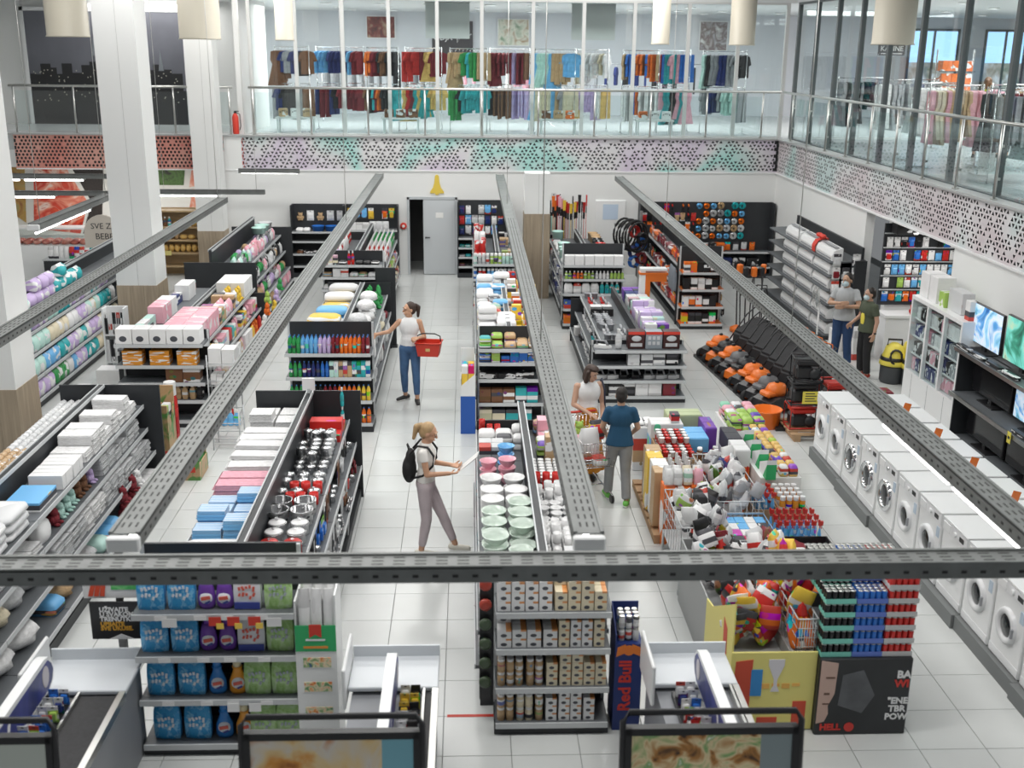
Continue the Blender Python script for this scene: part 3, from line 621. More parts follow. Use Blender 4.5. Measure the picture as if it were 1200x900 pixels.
def endcap(name, label, x0, x1, yf, d, h, levels, sides=True, back=DARK, base=.1, shelfm=None):
    t = thing(name, label, 'shelving', ((x0 + x1) / 2, yf + d, 0)); cx = (x0 + x1) / 2; cy = yf + d; w = (x1 - x0) / 2
    new('base', lambda bm: b2(bm, -w, w, -d + .02, 0, 0, base), DARK, t)
    new('back_panel', lambda bm: b2(bm, -w, w, -.03, 0, base, h), back, t)
    for s in (-1, 1): new('upright', lambda bm: b2(bm, s * (w - .015) - .015, s * (w - .015) + .015, -.06, -.03, base, h), RAILM, t)
    for z in levels:
        sh = new('shelf', lambda bm: b2(bm, -w + .01, w - .01, -d, -.03, z - .035, z), shelfm or SHELFM, t)
        new('price_rail', lambda bm: b2(bm, -w + .01, w - .01, -d - .012, -d, z - .045, z + .008), RAILM, sh)
        for s in (-1, 1): new('bracket', lambda bm: prism(bm, [(-.03, z - .14), (-.03, z - .035), (-d + .05, z - .035)], s * w - .012 * s - .006, s * w - .012 * s + .006, 'x'), RAILM, sh)
    return t
def tagcard(parent, x, z, y, m, w=.07, h=.05): return new('price_card', lambda bm: b2(bm, x - w / 2, x + w / 2, y - .004, y, z - h / 2, z + h / 2), m, parent)

LVN = {.12: 'bottom', .15: 'bottom', .46: 'lower', .45: 'lower', .52: 'lower', .78: 'middle', .85: 'middle', .9: 'middle', 1.12: 'upper', 1.1: 'upper', 1.34: 'topmost', 1.42: 'topmost', 1.28: 'topmost', 1.38: 'topmost'}

# ================================================================ CENTRE ROW
gondola('gondola_shelving', 'double sided dark gondola of bowls, plates and cups behind the coffee shelf', .1, 1.24, 8.93, 13.4, 1.5, [(1.12, .1), (.75, .08), (.4, .06)], [(1.12, 1.24), (.75, 1.26)], xs=.66)
PT = 'on the top shelf of the bowls gondola'
LX = .1
fill(PT, (LX, 10.5), (LX, 8.95), 1.12, 'L', [('glassbowl', ['palegreen'], 1.0), ('glassbowl', ['palegreen', 'cream'], .9)], rows=2, stack=(2, 3), maxn=2)
fill(PT, (LX, 11.3), (LX, 10.52), 1.12, 'L', [('bowl', ['white'], 1.2), ('plates', ['white'])], rows=2, stack=2, maxn=2)
prod('tub', 'black', (.5, 10.9, 1.12), 0, (.26, .3, .07), PT, 'roasting tray')
fill(PT, (LX, 12.1), (LX, 11.3), 1.12, 'L', [('bowl', ['white', 'yellow', 'sky', 'pink'], 1.0)], rows=2, stack=(1, 3), maxn=2)
fill(PT, (LX, 12.6), (LX, 12.1), 1.12, 'L', [('glassbowl', ['teal'], .8), ('toy', ['black', 'teal'], .7), ('carton', ['silver'], 1)], rows=2, maxn=2)
fill(PT, (LX, 13.38), (LX, 12.6), 1.12, 'L', [('carton', ['white', 'pink'], 1), ('packp', ['pink', 'white'], 1), ('mug', ['red', 'white'])], rows=3, stack=(1, 2), maxn=3)
PT = 'on the cups side of the bowls gondola'
LX = 1.24
fill(PT, (LX, 8.95), (LX, 9.6), 1.12, 'R', [('plainbox', ['silver', 'white'], (.2, .16, .2)), ('mug', ['white'], 1.3)], rows=2, maxn=2)
fill(PT, (LX, 9.6), (LX, 11.4), 1.12, 'R', [('mug', ['white'], 1.1), ('bowl', ['white'], .6), ('mug', ['white', 'red'], 1.1)], rows=5, stack=(1, 2), maxn=3)
fill(PT, (LX, 11.4), (LX, 12.1), 1.12, 'R', [('jar', ['silver', 'white'], 1.0, 'drinking glass')], rows=6, maxn=5)
fill(PT, (LX, 12.1), (LX, 13.38), 1.12, 'R', [('plainbox', ['pink', 'tan'], (.2, .18, .14)), ('packp', ['pink', 'tan', 'lime']), ('tub', ['pink', 'tan'], 1.1), ('plainbox', ['tan'], (.22, .16, .18))], rows=2, stack=(1, 2), maxn=2)
for z in (.75, .4): fill('on a lower shelf of the bowls gondola', (.07, 13.3), (.07, 9.0), z, 'L', [('carton', ['red', 'white', 'pink']), ('mug', ['white', 'red', 'black'], 1.2), ('brush', ['black', 'red'], 1.1), ('carton', ['mint', 'teal'])], maxn=3)
e = endcap('end_shelf', 'white and cream packs end shelf with grey price rails next to the blue can stand', .22, 1.23, 8.43, .44, 1.32, [.12, .47, .85, 1.2])
PC = 'on the coffee end shelf'
for i, z in enumerate((.12, .47, .85, 1.2)):
    if i == 3: fill('on the top of the coffee end shelf', (.24, 8.45), (.72, 8.45), z, 'F', [('coffee', ['white'], (.11, .12, .09))], rows=3, stack=3, maxn=6); fill('on the top of the coffee end shelf', (.73, 8.45), (1.2, 8.45), z, 'F', [('coffee', ['cream'], (.105, .12, .09))], rows=3, stack=(2, 3), maxn=6)
    elif i == 2: fill('on the second level of the coffee end shelf', (.24, 8.45), (.76, 8.45), z, 'F', [('coffee', ['white'], (.12, .12, .085))], rows=2, stack=(2, 3), maxn=6); fill('on the second level of the coffee end shelf', (.77, 8.45), (1.2, 8.45), z, 'F', [('coffee', ['cream', 'white'], (.09, .1, .085))], rows=2, stack=3, maxn=3)
    else:
        pl = 'on the %s level of the coffee end shelf' % ('third', 'bottom')[i == 0]
        fill(pl, (.24, 8.45), (.66, 8.45), z, 'F', [('jar', ['cream', 'brown'], (.07, .07, .13)), ('jar', ['tan'], (.07, .07, .13))], rows=2, stack=2, maxn=3)
        fill(pl, (.67, 8.45), (1.2, 8.45), z, 'F', [('coffee', ['cream', 'white'], (.095, .1, .075))], rows=2, stack=(3, 4), maxn=3)
# pot pyramid strip hanging at the gondola's left corner
t = thing('clip_strip', 'dark clip strip hung with round green and red packs beside the coffee shelf', 'display strip', (.14, 8.6, 0))
new('strip', lambda bm: b2(bm, -.05, .05, .02, .05, .25, 1.5), BLACKP, t)
for k in range(6): new('disc_pack', lambda bm: lathe(bm, [(.035, 0), (.055, .015), (.055, .04), (.03, .05)], 12, mat4=Matrix.Translation((0, .0, .45 + k * .19)) @ Matrix.Rotation(PI / 2, 4, 'X')), mat('disc_green' if k < 4 else 'disc_red', (.06, .09, .05) if k < 4 else (.4, .05, .03), .4), t)
# blue can stand
t = thing('can_display', 'navy cardboard can stand with red lettering beside the coffee shelf', 'display stand', (1.39, 8.66, 0))
NAVY = mat('navy_card', (.015, .035, .17), .5)
new('body', lambda bm: (b2(bm, -.12, .12, -.17, .17, 0, .86), prism(bm, [(-.17, .86), (.17, .86), (.17, 1.1), (.05, 1.05), (-.17, .95)], -.12, -.11, 'x'), b2(bm, -.12, .12, .16, .17, .86, 1.1)), NAVY, t)
new('emblem', lambda bm: (lathe(bm, [(.05, -.174), (.05, -.171)], 14, c=(0, 0, 0), mat4=Matrix.Translation((0, 0, .8)) @ Matrix.Rotation(0, 4, 'X') @ Matrix.Rotation(PI / 2, 4, 'X') @ Matrix.Scale(-1, 4, (0, 0, 1))), prism(bm, [(-.11, .74), (-.02, .78), (-.03, .86), (-.1, .83)], -.176, -.172), prism(bm, [(.11, .74), (.02, .78), (.03, .86), (.1, .83)], -.176, -.172)), mat('emblem_orange', (.75, .2, .03), .5), t)
lettering('Red Bull', .15, mat('letter_red', (.62, .04, .03), .5), t, (-.02, -.173, .45), rot=(PI / 2, -PI / 2, 0), bold=.004)
for r in range(2):
    for k in range(3):
        for j in range(3): prod('can', 'silver' if j % 2 == 0 else 'blue', (1.33 + k * .062, 8.57 + j * .065, .86 + r * .12), 0, (.058, .058, .115), 'in the navy can stand')
# second centre section
gondola('gondola_shelving', 'double sided dark gondola of household goods behind the paper goods end shelf', .12, 1.24, 17.05, 21.9, 1.55, [(1.2, .12), (.8, .1), (.4, .08)], [(1.2, 1.24)], xs=.64)
endcap('end_shelf', 'dark end shelf with flat boxes facing the cross aisle beside the blue floor stand', .14, 1.2, 16.55, .48, 1.6, [.12, .46, .85, 1.12, 1.34])
for z, sp in ((.12, [('carton', ['teal', 'orange', 'cream'], (.2, .14, .22))]), (.46, [('carton', ['teal', 'orange', 'mint'], (.17, .14, .24)), ('carton', ['brown'], (.18, .14, .22))]), (.85, [('carton', ['lilac', 'grey', 'cream'], (.24, .2, .16)), ('case', ['black', 'grey'], (.28, .2, .1))]),
              (1.12, [('packp', ['grey', 'lime', 'blue', 'white']), ('carton', ['blue', 'white', 'lime'], (.13, .12, .1))]), (1.34, [('packp', ['lime', 'white', 'tan', 'pink']), ('bagp', ['orange', 'lime'], .8)])):
    fill('on the %s level of the flat boxes end shelf' % LVN[z], (.16, 16.57), (1.18, 16.57), z, 'F', sp, rows=1 if z < 1.3 else 2, maxn=3, stack=(1, 2) if z > 1 else 1, hmax=.26)
PT = 'on the household goods gondola'
fill(PT + ' left top', (.12, 21.8), (.12, 17.1), 1.2, 'L', [('pack', ['white', 'sky']), ('packp', ['white', 'yellow', 'cream', 'silver']), ('carton', ['white', 'yellow', 'navy', 'red']), ('pack', ['white'], 1.2)], rows=2, stack=(2, 4), maxn=3, jit=.02)
fill(PT + ' right top', (1.24, 17.1), (1.24, 21.8), 1.2, 'R', [('carton', ['red', 'orange'], (.1, .14, .2)), ('carton', ['yellow', 'cream'], (.12, .16, .24)), ('packp', ['black', 'brown', 'tan']), ('jar', ['red', 'white', 'yellow'])], rows=3, stack=(1, 2), maxn=3, jit=.02)
for z in (.8, .4): fill(PT + ' lower left', (.1, 21.8), (.1, 17.1), z, 'L', [('carton', ['white', 'lime', 'tan', 'pink']), ('bagp', ['cream', 'green'])], maxn=3)
# blue floor stand
t = thing('floor_stand', 'blue and white cardboard floor stand holding yellow packs beside the aisle', 'display stand', (.0, 16.62, 0))
new('body', lambda bm: (b2(bm, -.13, .1, -.2, .2, 0, .62),), mat('royal_card', (.02, .1, .42), .5), t)
new('white_front', lambda bm: prism(bm, [(-.13, .62), (.1, .62), (.1, .98), (-.13, .78)], -.2, -.19), WHITE2, t)
new('side_walls', lambda bm: (b2(bm, -.13, -.12, -.19, .2, .62, .9), b2(bm, .09, .1, -.19, .2, .62, 1.2), b2(bm, -.12, .09, .19, .2, .62, 1.3)), WHITE2, t)
for k in range(2):
    for j in range(2): prod('carton', 'yellow', (-.065 + k * .1, 16.5 + j * .16, .625), 0, (.09, .14, .48), 'in the blue floor stand')
# third centre section with cans
gondola('gondola_shelving', 'double sided gondola of jars and paper behind the spray cans end shelf', .1, 1.2, 23.7, 27.6, 1.6, [(1.25, .1)], [(1.25, 1.2)], xs=.62)
endcap('end_shelf', 'white railed end shelf packed with coloured spray cans before the oak clad column', .08, 1.12, 23.2, .46, 1.5, [.12, .45, .78, 1.1, 1.42])
for z, cs in ((.12, ['brown']), (.45, ['cream', 'white', 'tan']), (.78, ['red', 'brown', 'cream']), (1.1, ['red', 'orange', 'sky', 'blue']), (1.42, ['green', 'lime', 'lilac', 'silver', 'mint'])):
    fill('on the %s level of the spray cans end shelf' % LVN[z], (.1, 23.22), (1.1, 23.22), z, 'F', [('aerosol', cs, (.075, .075, .21))], rows=2, maxn=3)
fill('on the jars gondola left top', (.1, 27.5), (.1, 23.75), 1.25, 'L', [('pack', ['white', 'lilac']), ('bagp', ['white', 'silver', 'pink']), ('roll', ['white', 'red'])], rows=2, stack=(1, 2), maxn=3, jit=.02)
fill('on the jars gondola right top', (1.2, 23.75), (1.2, 27.5), 1.25, 'R', [('bottle', ['white', 'black', 'mint']), ('carton', ['white', 'tan', 'black']), ('bottle', ['teal', 'silver'])], rows=3, maxn=4)

# ================================================================ POTS AND TOWELS ROW (left of the wide aisle)
gondola('gondola_shelving', 'wide dark gondola of pots and folded white textiles behind the detergent shelf', -2.78, -1.42, 8.72, 13.88, 1.5, [(1.1, -2.78), (.6, -2.8)], [(1.1, -1.58), (.78, -1.5), (.45, -1.44)], xs=-2.07, end=2)
PT = 'on the pots side of the wide gondola'; LX = -1.58
fill(PT, (LX, 8.8), (LX, 9.5), 1.1, 'R', [('pot', ['pink', 'white'], .95)], rows=2, maxn=2)
fill(PT, (LX, 9.5), (LX, 11.0), 1.1, 'R', [('openpot', ['cream', 'white'], 1.0), ('pot', ['white', 'red'], .9), ('openpot', ['cream'], 1.0)], rows=2, maxn=2)
fill(PT, (LX, 11.0), (LX, 11.9), 1.1, 'R', [('mug', ['black', 'red', 'maroon'], 1.3), ('pot', ['maroon', 'black', 'white'], .7), ('steelpot', ['silver'], .9)], rows=3, maxn=3, jit=.02)
fill(PT, (LX, 11.9), (LX, 13.0), 1.1, 'R', [('steelpot', ['silver'], .9), ('steelpot', ['silver'], .75)], rows=3, stack=(1, 2), maxn=3, jit=.02)
fill(PT, (LX, 13.0), (LX, 13.84), 1.1, 'R', [('carton', ['mint', 'white', 'red'], (.2, .3, .14)), ('carton', ['red'], (.2, .4, .1)), ('bottle', ['teal'], 1)], rows=1, stack=(1, 2), maxn=2)
for z, fx, pl in ((.78, -1.5, 'middle'), (.45, -1.44, 'low')): fill('on the %s shelf below the pots' % pl, (fx, 8.8), (fx, 13.8), z, 'R', [('blister', ['black', 'silver', 'brown', 'maroon']), ('blister', ['red', 'blue', 'black', 'silver'], 1.2), ('steelpot', ['silver'], .7), ('brush', ['black', 'brown', 'silver'], 1.4)], rows=1, maxn=3, jit=.04)
# utensils hung low on the pots side: dark handles leaning outwards
UT = mesh('utensil', lambda bm: (tube(bm, [(0, 0, 0), (.02, 0, .3)], .012, 5), sphere(bm, (.025, 0, .35), (.015, .04, .055), 6, 1)))
for k in range(36):
    y = R.uniform(8.9, 12.6); c = R.choice(['black', 'brown', 'tan', 'red', 'navy', 'silver']); z = R.choice((.13, .14))
    o = obj('kitchen_utensil', UT, [PM['plain'], STEELP], None, (-1.42 + R.uniform(-.09, -.05), y, z), R.uniform(-.3, .3), 1, None, c); o.rotation_euler[0] = R.uniform(-.35, .35)
    tag(o, '%s handled kitchen utensil in the rack below the pots' % c, 'utensil', 'kitchen utensils below the pots')
PT = 'on the textile side of the wide gondola'; LX = -2.78
fill(PT, (LX, 13.8), (LX, 12.9), 1.1, 'L', [('towel', ['white', 'silver'], (.3, .3, .1))], rows=2, stack=(2, 4), maxn=3, jit=.02)
fill(PT, (LX, 12.9), (LX, 11.6), 1.1, 'L', [('towel', ['white'], (.22, .6, .04))], rows=1, stack=(4, 7), maxn=3, jit=.03)
fill(PT, (LX, 11.6), (LX, 11.1), 1.1, 'L', [('towel', ['pink', 'tan'], (.22, .62, .06)), ('towel', ['brown'], (.16, .62, .05))], rows=1, stack=(2, 3), maxn=1)
fill(PT, (LX, 11.1), (LX, 10.1), 1.1, 'L', [('packp', ['grey', 'mint'], (.22, .3, .12), 'rolled blanket'), ('towels', ['sky', 'grey', 'mint'], (.22, .3, .1))], rows=2, stack=(1, 2), maxn=1)
fill(PT, (LX, 10.05), (LX, 9.5), 1.1, 'L', [('pack', ['grey', 'white'], (.5, .6, .1), 'bagged duvet')], rows=1, maxn=1)
fill(PT, (LX, 9.5), (LX, 8.8), 1.1, 'L', [('pack', ['black', 'silver'], (.34, .3, .16), 'bagged pillow')], rows=2, maxn=1)
prod('packp', 'sky', (-2.2, 8.45 + .42, 1.5 + .012), 0, (.4, .12, .09), 'lying over the detergent shelf top'); prod('packp', 'purple', (-1.72, 8.87, 1.51), 0, (.34, .14, .12), 'lying over the detergent shelf top')
t = thing('price_holder', 'white card holder pole standing between the pots and the textiles', 'sign', (-2.07, 13.75, 1.512))
new('pole', lambda bm: b2(bm, -.02, .02, -.02, .02, 0, .06), RAILM, t); new('card', lambda bm: bx(bm, (0, 0, .12), (.16, .03, .16)), WHITE2, t)
# detergent end shelf
e = endcap('end_shelf', 'detergent end shelf with blue bags, green bags and purple bottles', -2.77, -1.43, 8.2, .46, 1.78, [.11, .54, .95, 1.34])
CARDW = mat('card_white', (.8, .8, .8), .6); CARDR = mat('card_red', (.65, .05, .03), .6); CARDY = mat('card_yellow', (.85, .6, .1), .6)
for z in (.54, .95, 1.34):
    for x in (-.42, -.1, .12, .4): tagcard(e, x, z - .02, -.475, CARDW, .1, .04)
for x in (.02, .17, .34): tagcard(e, x, 1.29, -.48, CARDR, .1, .08); tagcard(e, x + .04, 1.25, -.485, CARDY, .06, .05)
for x in (-.35, .5): tagcard(e, x, 1.28, -.48, CARDW, .12, .08)
for x in (.12, .3): tagcard(e, x, .48, -.48, CARDW, .1, .08)
BAGB = picmat('bag_blue_art', [(.03, .25, .6), (.05, .38, .72), (.03, .3, .68), (.25, .6, .85), (.04, .3, .66)], 4)
BAGG = picmat('bag_green_art', [(.25, .5, .12), (.42, .66, .24), (.5, .72, .34), (.62, .78, .5)], 4)
SCRIB = mat('print_white', (.78, .8, .84), .5); SCRIBG = mat('print_grey', (.45, .5, .55), .5); PRED = mat('print_red', (.7, .12, .08), .5); PNAVY = mat('print_navy', (.04, .06, .3), .5); PURP = mat('purple_plastic', (.17, .06, .38), .25)
bagme = mesh('laundry_bag', k_bag)
def scrib(bm, w, z0, y, seed):
    r = random.Random(seed)
    for q in range(2):
        for k in range(5):
            x = -w / 2 + w * (k + .5) / 5; h = r.uniform(.022, .05); zz = z0 - q * .06
            bx(bm, (x, y, zz + r.uniform(-.02, .02)), (w / 7.5, .004, h), 0, Matrix.Rotation(r.uniform(-.5, .5), 4, 'Y'))
def lbag(kind, x, z, lvl, sc=(.21, .1, .33)):
    nm = {'blue': 'blue detergent bag with white scribble lettering', 'green': 'light green detergent bag', 'white': 'white and navy detergent bag with red lettering'}[kind]
    t = thing('detergent_bag', '%s on the %s level of the detergent shelf' % (nm, lvl), 'bag', (x, 8.33, z), R.uniform(-.08, .08), 'detergent bags on the end shelf')
    bm_ = {'blue': BAGB, 'green': BAGG, 'white': mat('bag_white', (.75, .76, .8), .4)}[kind]
    me = MC.setdefault('laundry_bag_' + kind, bagme.copy()); obj('bag_body', me, bm_, t, sc=sc)
    new('printed_name', lambda bm: scrib(bm, sc[0] * .7, sc[2] * .58, -sc[1] * .535, 3), {'blue': SCRIB, 'green': SCRIBG, 'white': PRED}[kind], t)
    if kind == 'white': new('printed_band', lambda bm: b2(bm, -.105, .105, -.055, -.05, .01, .07), PNAVY, t)
def lbot(kind, x, z, lvl):
    c, nm = {'purple': (PURP, 'purple softener bottle with a round white label'), 'blue': (mat('blue_plastic', (.04, .22, .6), .2), 'blue softener bottle'), 'orange': (mat('orange_plastic', (.85, .35, .04), .2), 'orange softener bottle')}[kind]
    t = thing('softener_bottle', '%s on the %s level of the detergent shelf' % (nm, lvl), 'bottle', (x, 8.33, z), R.uniform(-.15, .15), 'softener bottles on the end shelf')
    if kind == 'purple': pr = [(.05, 0), (.07, .03), (.075, .1), (.06, .19), (.045, .25)]
    else: pr = [(.06, 0), (.075, .03), (.072, .12), (.045, .19), (.035, .22), (.045, .25)]
    new('bottle_body', lambda bm: lathe(bm, pr, 16, ys=.6), c, t)
    new('cap', lambda bm: lathe(bm, [(.035, .25), (.035, .3), (.02, .33)], 12, ys=.8), {'purple': PURP, 'blue': MATS['blue_plastic'], 'orange': mat('cap_cream', (.8, .7, .45), .3)}[kind], t)
    lb = new('label', lambda bm: sphere(bm, (0, -.028, .1), (.055, .024, .058), 8), SCRIB, t)
    new('printed_name', lambda bm: bx(bm, (0, -.053, .11), (.075, .006, .03), 0, Matrix.Rotation(-.15, 4, 'Y')), PRED, lb)
    new('printed_swirl', lambda bm: bx(bm, (.015, -.05, .07), (.045, .006, .016), 0, Matrix.Rotation(-.4, 4, 'Y')), PNAVY, lb)
LV = [('top', 1.34, [('blue', -2.62), ('blue', -2.37), ('P', -2.17), ('P', -2.02), ('white', -1.83), ('green', -1.58)]),
      ('second', .95, [('blue', -2.62), ('blue', -2.37), ('P', -2.18), ('P', -2.02), ('white', -1.82), ('green', -1.58)]),
      ('third', .54, [('blue', -2.6), ('blue', -2.34), ('B', -2.13), ('O', -1.96), ('green', -1.79), ('green', -1.56)]),
      ('bottom', .11, [('blue', -2.58), ('blue', -2.32), ('B', -2.1), ('O', -1.93), ('green', -1.76), ('green', -1.54)])]
for lvl, z, its in LV:
    for k, x in its:
        if k in 'PBO': lbot({'P': 'purple', 'B': 'blue', 'O': 'orange'}[k], x, z, lvl)
        else: lbag(k, x, z, lvl)
# white cardboard display with green header
t = thing('cardboard_stand', 'white cardboard stand with green header and snack pictures beside the detergent shelf', 'display stand', (-1.27, 8.38, 0))
new('body', lambda bm: (b2(bm, -.17, .17, -.19, -.17, 0, 1.2), b2(bm, -.17, -.155, -.17, .2, 0, 1.45), b2(bm, .155, .17, -.17, .2, 0, 1.5), b2(bm, -.155, .155, .185, .2, 0, 1.5), b2(bm, -.155, .155, -.17, .185, .9, .92)), WHITE2, t)
new('header', lambda bm: b2(bm, -.168, .168, -.195, -.19, 1.0, 1.24), mat('header_green', (.03, .42, .14), .5), t)
new('ribbon', lambda bm: prism(bm, [(-.05, 1.25), (.05, 1.25), (.05, 1.13), (0, 1.16), (-.05, 1.13)], -.2, -.196), CARDR, t)
new('header_text', lambda bm: (b2(bm, -.08, .08, -.199, -.196, 1.1, 1.115), b2(bm, -.1, .1, -.199, -.196, 1.03, 1.05, 1)), [SCRIB, mat('print_orange', (.8, .3, .05), .5)], t)
SN = picmat('snack_art', [(.5, .05, .03), (.8, .3, .05), (.8, .7, .5), (.15, .35, .1), (.05, .1, .3)], 14)
for z in (.85, .62, .38, .16): new('snack_picture', lambda bm: b2(bm, -.11, .12, -.194, -.19, z, z + .09), SN, t)
for k in range(6): prod('bagp', 'white', (-1.36 + (k % 3) * .1, 8.26 + (k // 3) * .14, .922), R.uniform(-.3, .3), (.09, .1, .62), 'in the green headed cardboard stand', 'tall snack pouch')

# ================================================================ DRINKS ROW
endcap('end_shelf', 'dark end shelf of green, blue and orange drink bottles facing the cross aisle', -2.84, -1.5, 16.5, .5, 1.68, [.15, .52, .9, 1.28])
for z, sq in ((1.28, [('green', 3), ('sky', 4), ('lilac', 3), ('maroon', 2), ('orange', 5), ('maroon', 2)]), (.9, [('green', 3), ('navy', 4), ('blue', 2), ('mint', 2), ('tan', 3), ('teal', 4)]), (.52, [('green', 4), ('black', 3), ('maroon', 3), ('orange', 4), ('yellow', 3)]), (.15, [('orange', 6), ('black', 4), ('orange', 6)])):
    x = -2.79
    tot = sum(n for c, n in sq); st = 1.26 / tot
    for c, n in sq:
        for k in range(n):
            for r in range(2 if z > 1.2 else 1):
                prod('soda' if c not in ('tan', 'mint', 'teal') else 'carton', c, (x + st / 2, 16.56 + r * .1, z), 0, (min(.085, st * .95), min(.085, st * .95), .27 if z > 1.2 else .25), 'on the %s level of the drinks end shelf' % LVN[z], None if c not in ('tan', 'mint', 'teal') else 'juice carton')
            x += st
gondola('gondola_shelving', 'dark gondola of cushions and bagged linen behind the drinks end shelf', -2.78, -1.55, 17.05, 21.6, 1.35, [(1.1, -2.78)], [(1.1, -1.62), (.75, -1.56), (.4, -1.52)], xs=-2.1, end=2)
PT = 'on the linen gondola behind the drinks'
fill(PT, (-2.78, 21.5), (-2.78, 17.1), 1.1, 'L', [('pack', ['cream', 'yellow', 'white'], (.4, .55, .16), 'bagged bedding'), ('pack', ['white', 'silver', 'sky'], (.36, .55, .14), 'bagged bedding'), ('packp', ['tan', 'white'], (.3, .5, .14), 'bagged blanket')], stack=(1, 2), maxn=1, jit=.05)
fill(PT, (-1.62, 17.1), (-1.62, 20.3), 1.1, 'R', [('cushion', ['white', 'silver'], (.34, .4, .2), 'wrapped cushion')], rows=1, stack=(1, 2), maxn=3, jit=.05)
fill(PT, (-1.62, 20.3), (-1.62, 21.5), 1.1, 'R', [('toy', ['green', 'lime', 'tan'], 1.0, 'artificial plant')], rows=2, maxn=3, jit=.05)
for z, fx in ((.75, -1.56), (.4, -1.52)): fill('on the lower linen gondola shelves', (fx, 17.1), (fx, 21.5), z, 'R', [('bag', ['silver', 'white', 'tan'], (.2, .12, .3)), ('pack', ['cream', 'white', 'maroon'], (.26, .2, .12)), ('blister', ['silver', 'grey'], 1.5)], maxn=3, jit=.05)
t = thing('partition_stand', 'tall dark partition stand standing behind the linen gondola aisle side', 'partition', (-1.66, 21.75, 0)); new('board', lambda bm: b2(bm, -.2, .2, -.03, .03, 0, 1.62), DARK, t); new('foot', lambda bm: b2(bm, -.22, .22, -.1, .1, 0, .03), DARK, t)
gondola('gondola_shelving', 'gondola of cleaning bottles and bags in front of the back wall shelving', -3.1, -1.8, 23.75, 27.6, 1.62, [(1.2, -3.1)], [(1.2, -1.8), (.8, -1.76), (.4, -1.72)], xs=-2.4)
endcap('end_shelf', 'end shelf of yellow cartons and pink bottles behind the linen gondola', -3.15, -1.82, 23.25, .46, 1.62, [.12, .5, .85, 1.12, 1.38])
for z, sp in ((1.38, [('carton', ['yellow', 'cream'], (.1, .1, .2)), ('bottle', ['pink', 'red'], (.07, .07, .3)), ('bottle', ['white'], (.08, .07, .3)), ('packp', ['red', 'black', 'white'], .9)]), (1.12, [('carton', ['tan', 'yellow', 'white']), ('packp', ['white', 'pink', 'tan'])]), (.85, [('packp', ['white', 'grey'])])):
    fill('on the %s level of the yellow cartons end shelf' % LVN[z], (-3.1, 23.28), (-1.86, 23.28), z, 'F', sp, maxn=3, hmax=.32)
fill('on the cleaning gondola top', (-1.8, 23.8), (-1.8, 25.5), 1.2, 'R', [('bottle', ['white', 'red'], 1.2)], rows=5, maxn=6)
fill('on the cleaning gondola top', (-1.8, 25.5), (-1.8, 27.5), 1.2, 'R', [('bottle', ['silver', 'green', 'navy'], 1.2)], rows=5, maxn=6)
fill('on the cleaning gondola wall side', (-3.1, 27.5), (-3.1, 23.8), 1.2, 'L', [('bag', ['lilac', 'white', 'navy']), ('bottle', ['red', 'white', 'pink'], 1.1)], rows=2, maxn=4)
for z, fx in ((.8, -1.76), (.4, -1.72)): fill('on the lower cleaning gondola shelves', (fx, 23.8), (fx, 27.5), z, 'R', [('carton', ['lime', 'pink', 'white', 'cream']), ('bagp', ['tan', 'red'])], maxn=4)

# ================================================================ TOWEL ROW (far left front)
gondola('gondola_shelving', 'long dark gondola of white towels and linen in front of the oak clad column', -5.4, -4.1, 6.6, 14.15, 1.5, [(1.25, -5.4)], [(1.22, -4.33), (.9, -4.3), (.58, -4.22), (.24, -4.1)], xs=-4.85, end=2)
RX = -4.33
PT = 'on the top shelf of the towel gondola'
fill(PT, (RX, 12.0), (RX, 14.1), 1.22, 'R', [('towel', ['white'], (.24, .42, .06)), ('towel', ['white'], (.22, .42, .07))], rows=1, stack=(2, 4), maxn=4, jit=.02)
fill(PT, (RX, 11.2), (RX, 11.95), 1.22, 'R', [('plainbox', ['white', 'silver'], (.1, .36, .16))], rows=1, maxn=5, jit=.01)
prod('carton', 'sky', (-4.56, 10.85, 1.22), PI / 2, (.5, .36, .1), PT, 'boxed bedding set')
fill(PT, (RX, 9.3), (RX, 10.5), 1.22, 'R', [('pack', ['white', 'silver'], (.5, .42, .09), 'packed bed sheet'), ('pack', ['cream', 'white'], (.45, .42, .08), 'packed bed sheet')], stack=(2, 4), maxn=1, jit=.03)
fill(PT, (RX, 6.8), (RX, 9.2), 1.22, 'R', [('pack', ['lime', 'white', 'silver'], (.4, .4, .1), 'packed bed sheet'), ('pack', ['red', 'grey'], (.3, .4, .08), 'packed bed sheet')], stack=(1, 3), maxn=1, jit=.03)
PT = 'on the second shelf of the towel gondola'
fill(PT, (-4.3, 12.4), (-4.3, 14.1), .9, 'R', [('towel', ['silver', 'white'], (.24, .36, .07))], stack=(2, 3), maxn=3, jit=.02)
fill(PT, (-4.3, 10.9), (-4.3, 12.4), .9, 'R', [('toy', ['brown', 'white', 'maroon'], (.2, .2, .2)), ('toy', ['silver', 'lilac', 'mint'], (.18, .2, .18)), ('cushion', ['white', 'silver'], (.24, .3, .16))], rows=1, maxn=2, jit=.03)
fill(PT, (-4.3, 6.8), (-4.3, 10.8), .9, 'R', [('bag', ['white', 'silver'], (.26, .2, .22), 'bagged pillowcase'), ('cushion', ['white'], (.4, .3, .2), 'white pillow'), ('towel', ['cream', 'white'], (.26, .36, .07))], stack=1, maxn=3, jit=.03)
PT = 'on the third shelf of the towel gondola'
fill(PT, (-4.22, 10.6), (-4.22, 14.1), .58, 'R', [('towel', ['silver'], (.22, .4, .06)), ('towel', ['white', 'silver'], (.22, .4, .07)), ('towel', ['mint', 'silver'], (.24, .4, .06))], stack=(3, 4), maxn=4, jit=.03, hmax=.27)
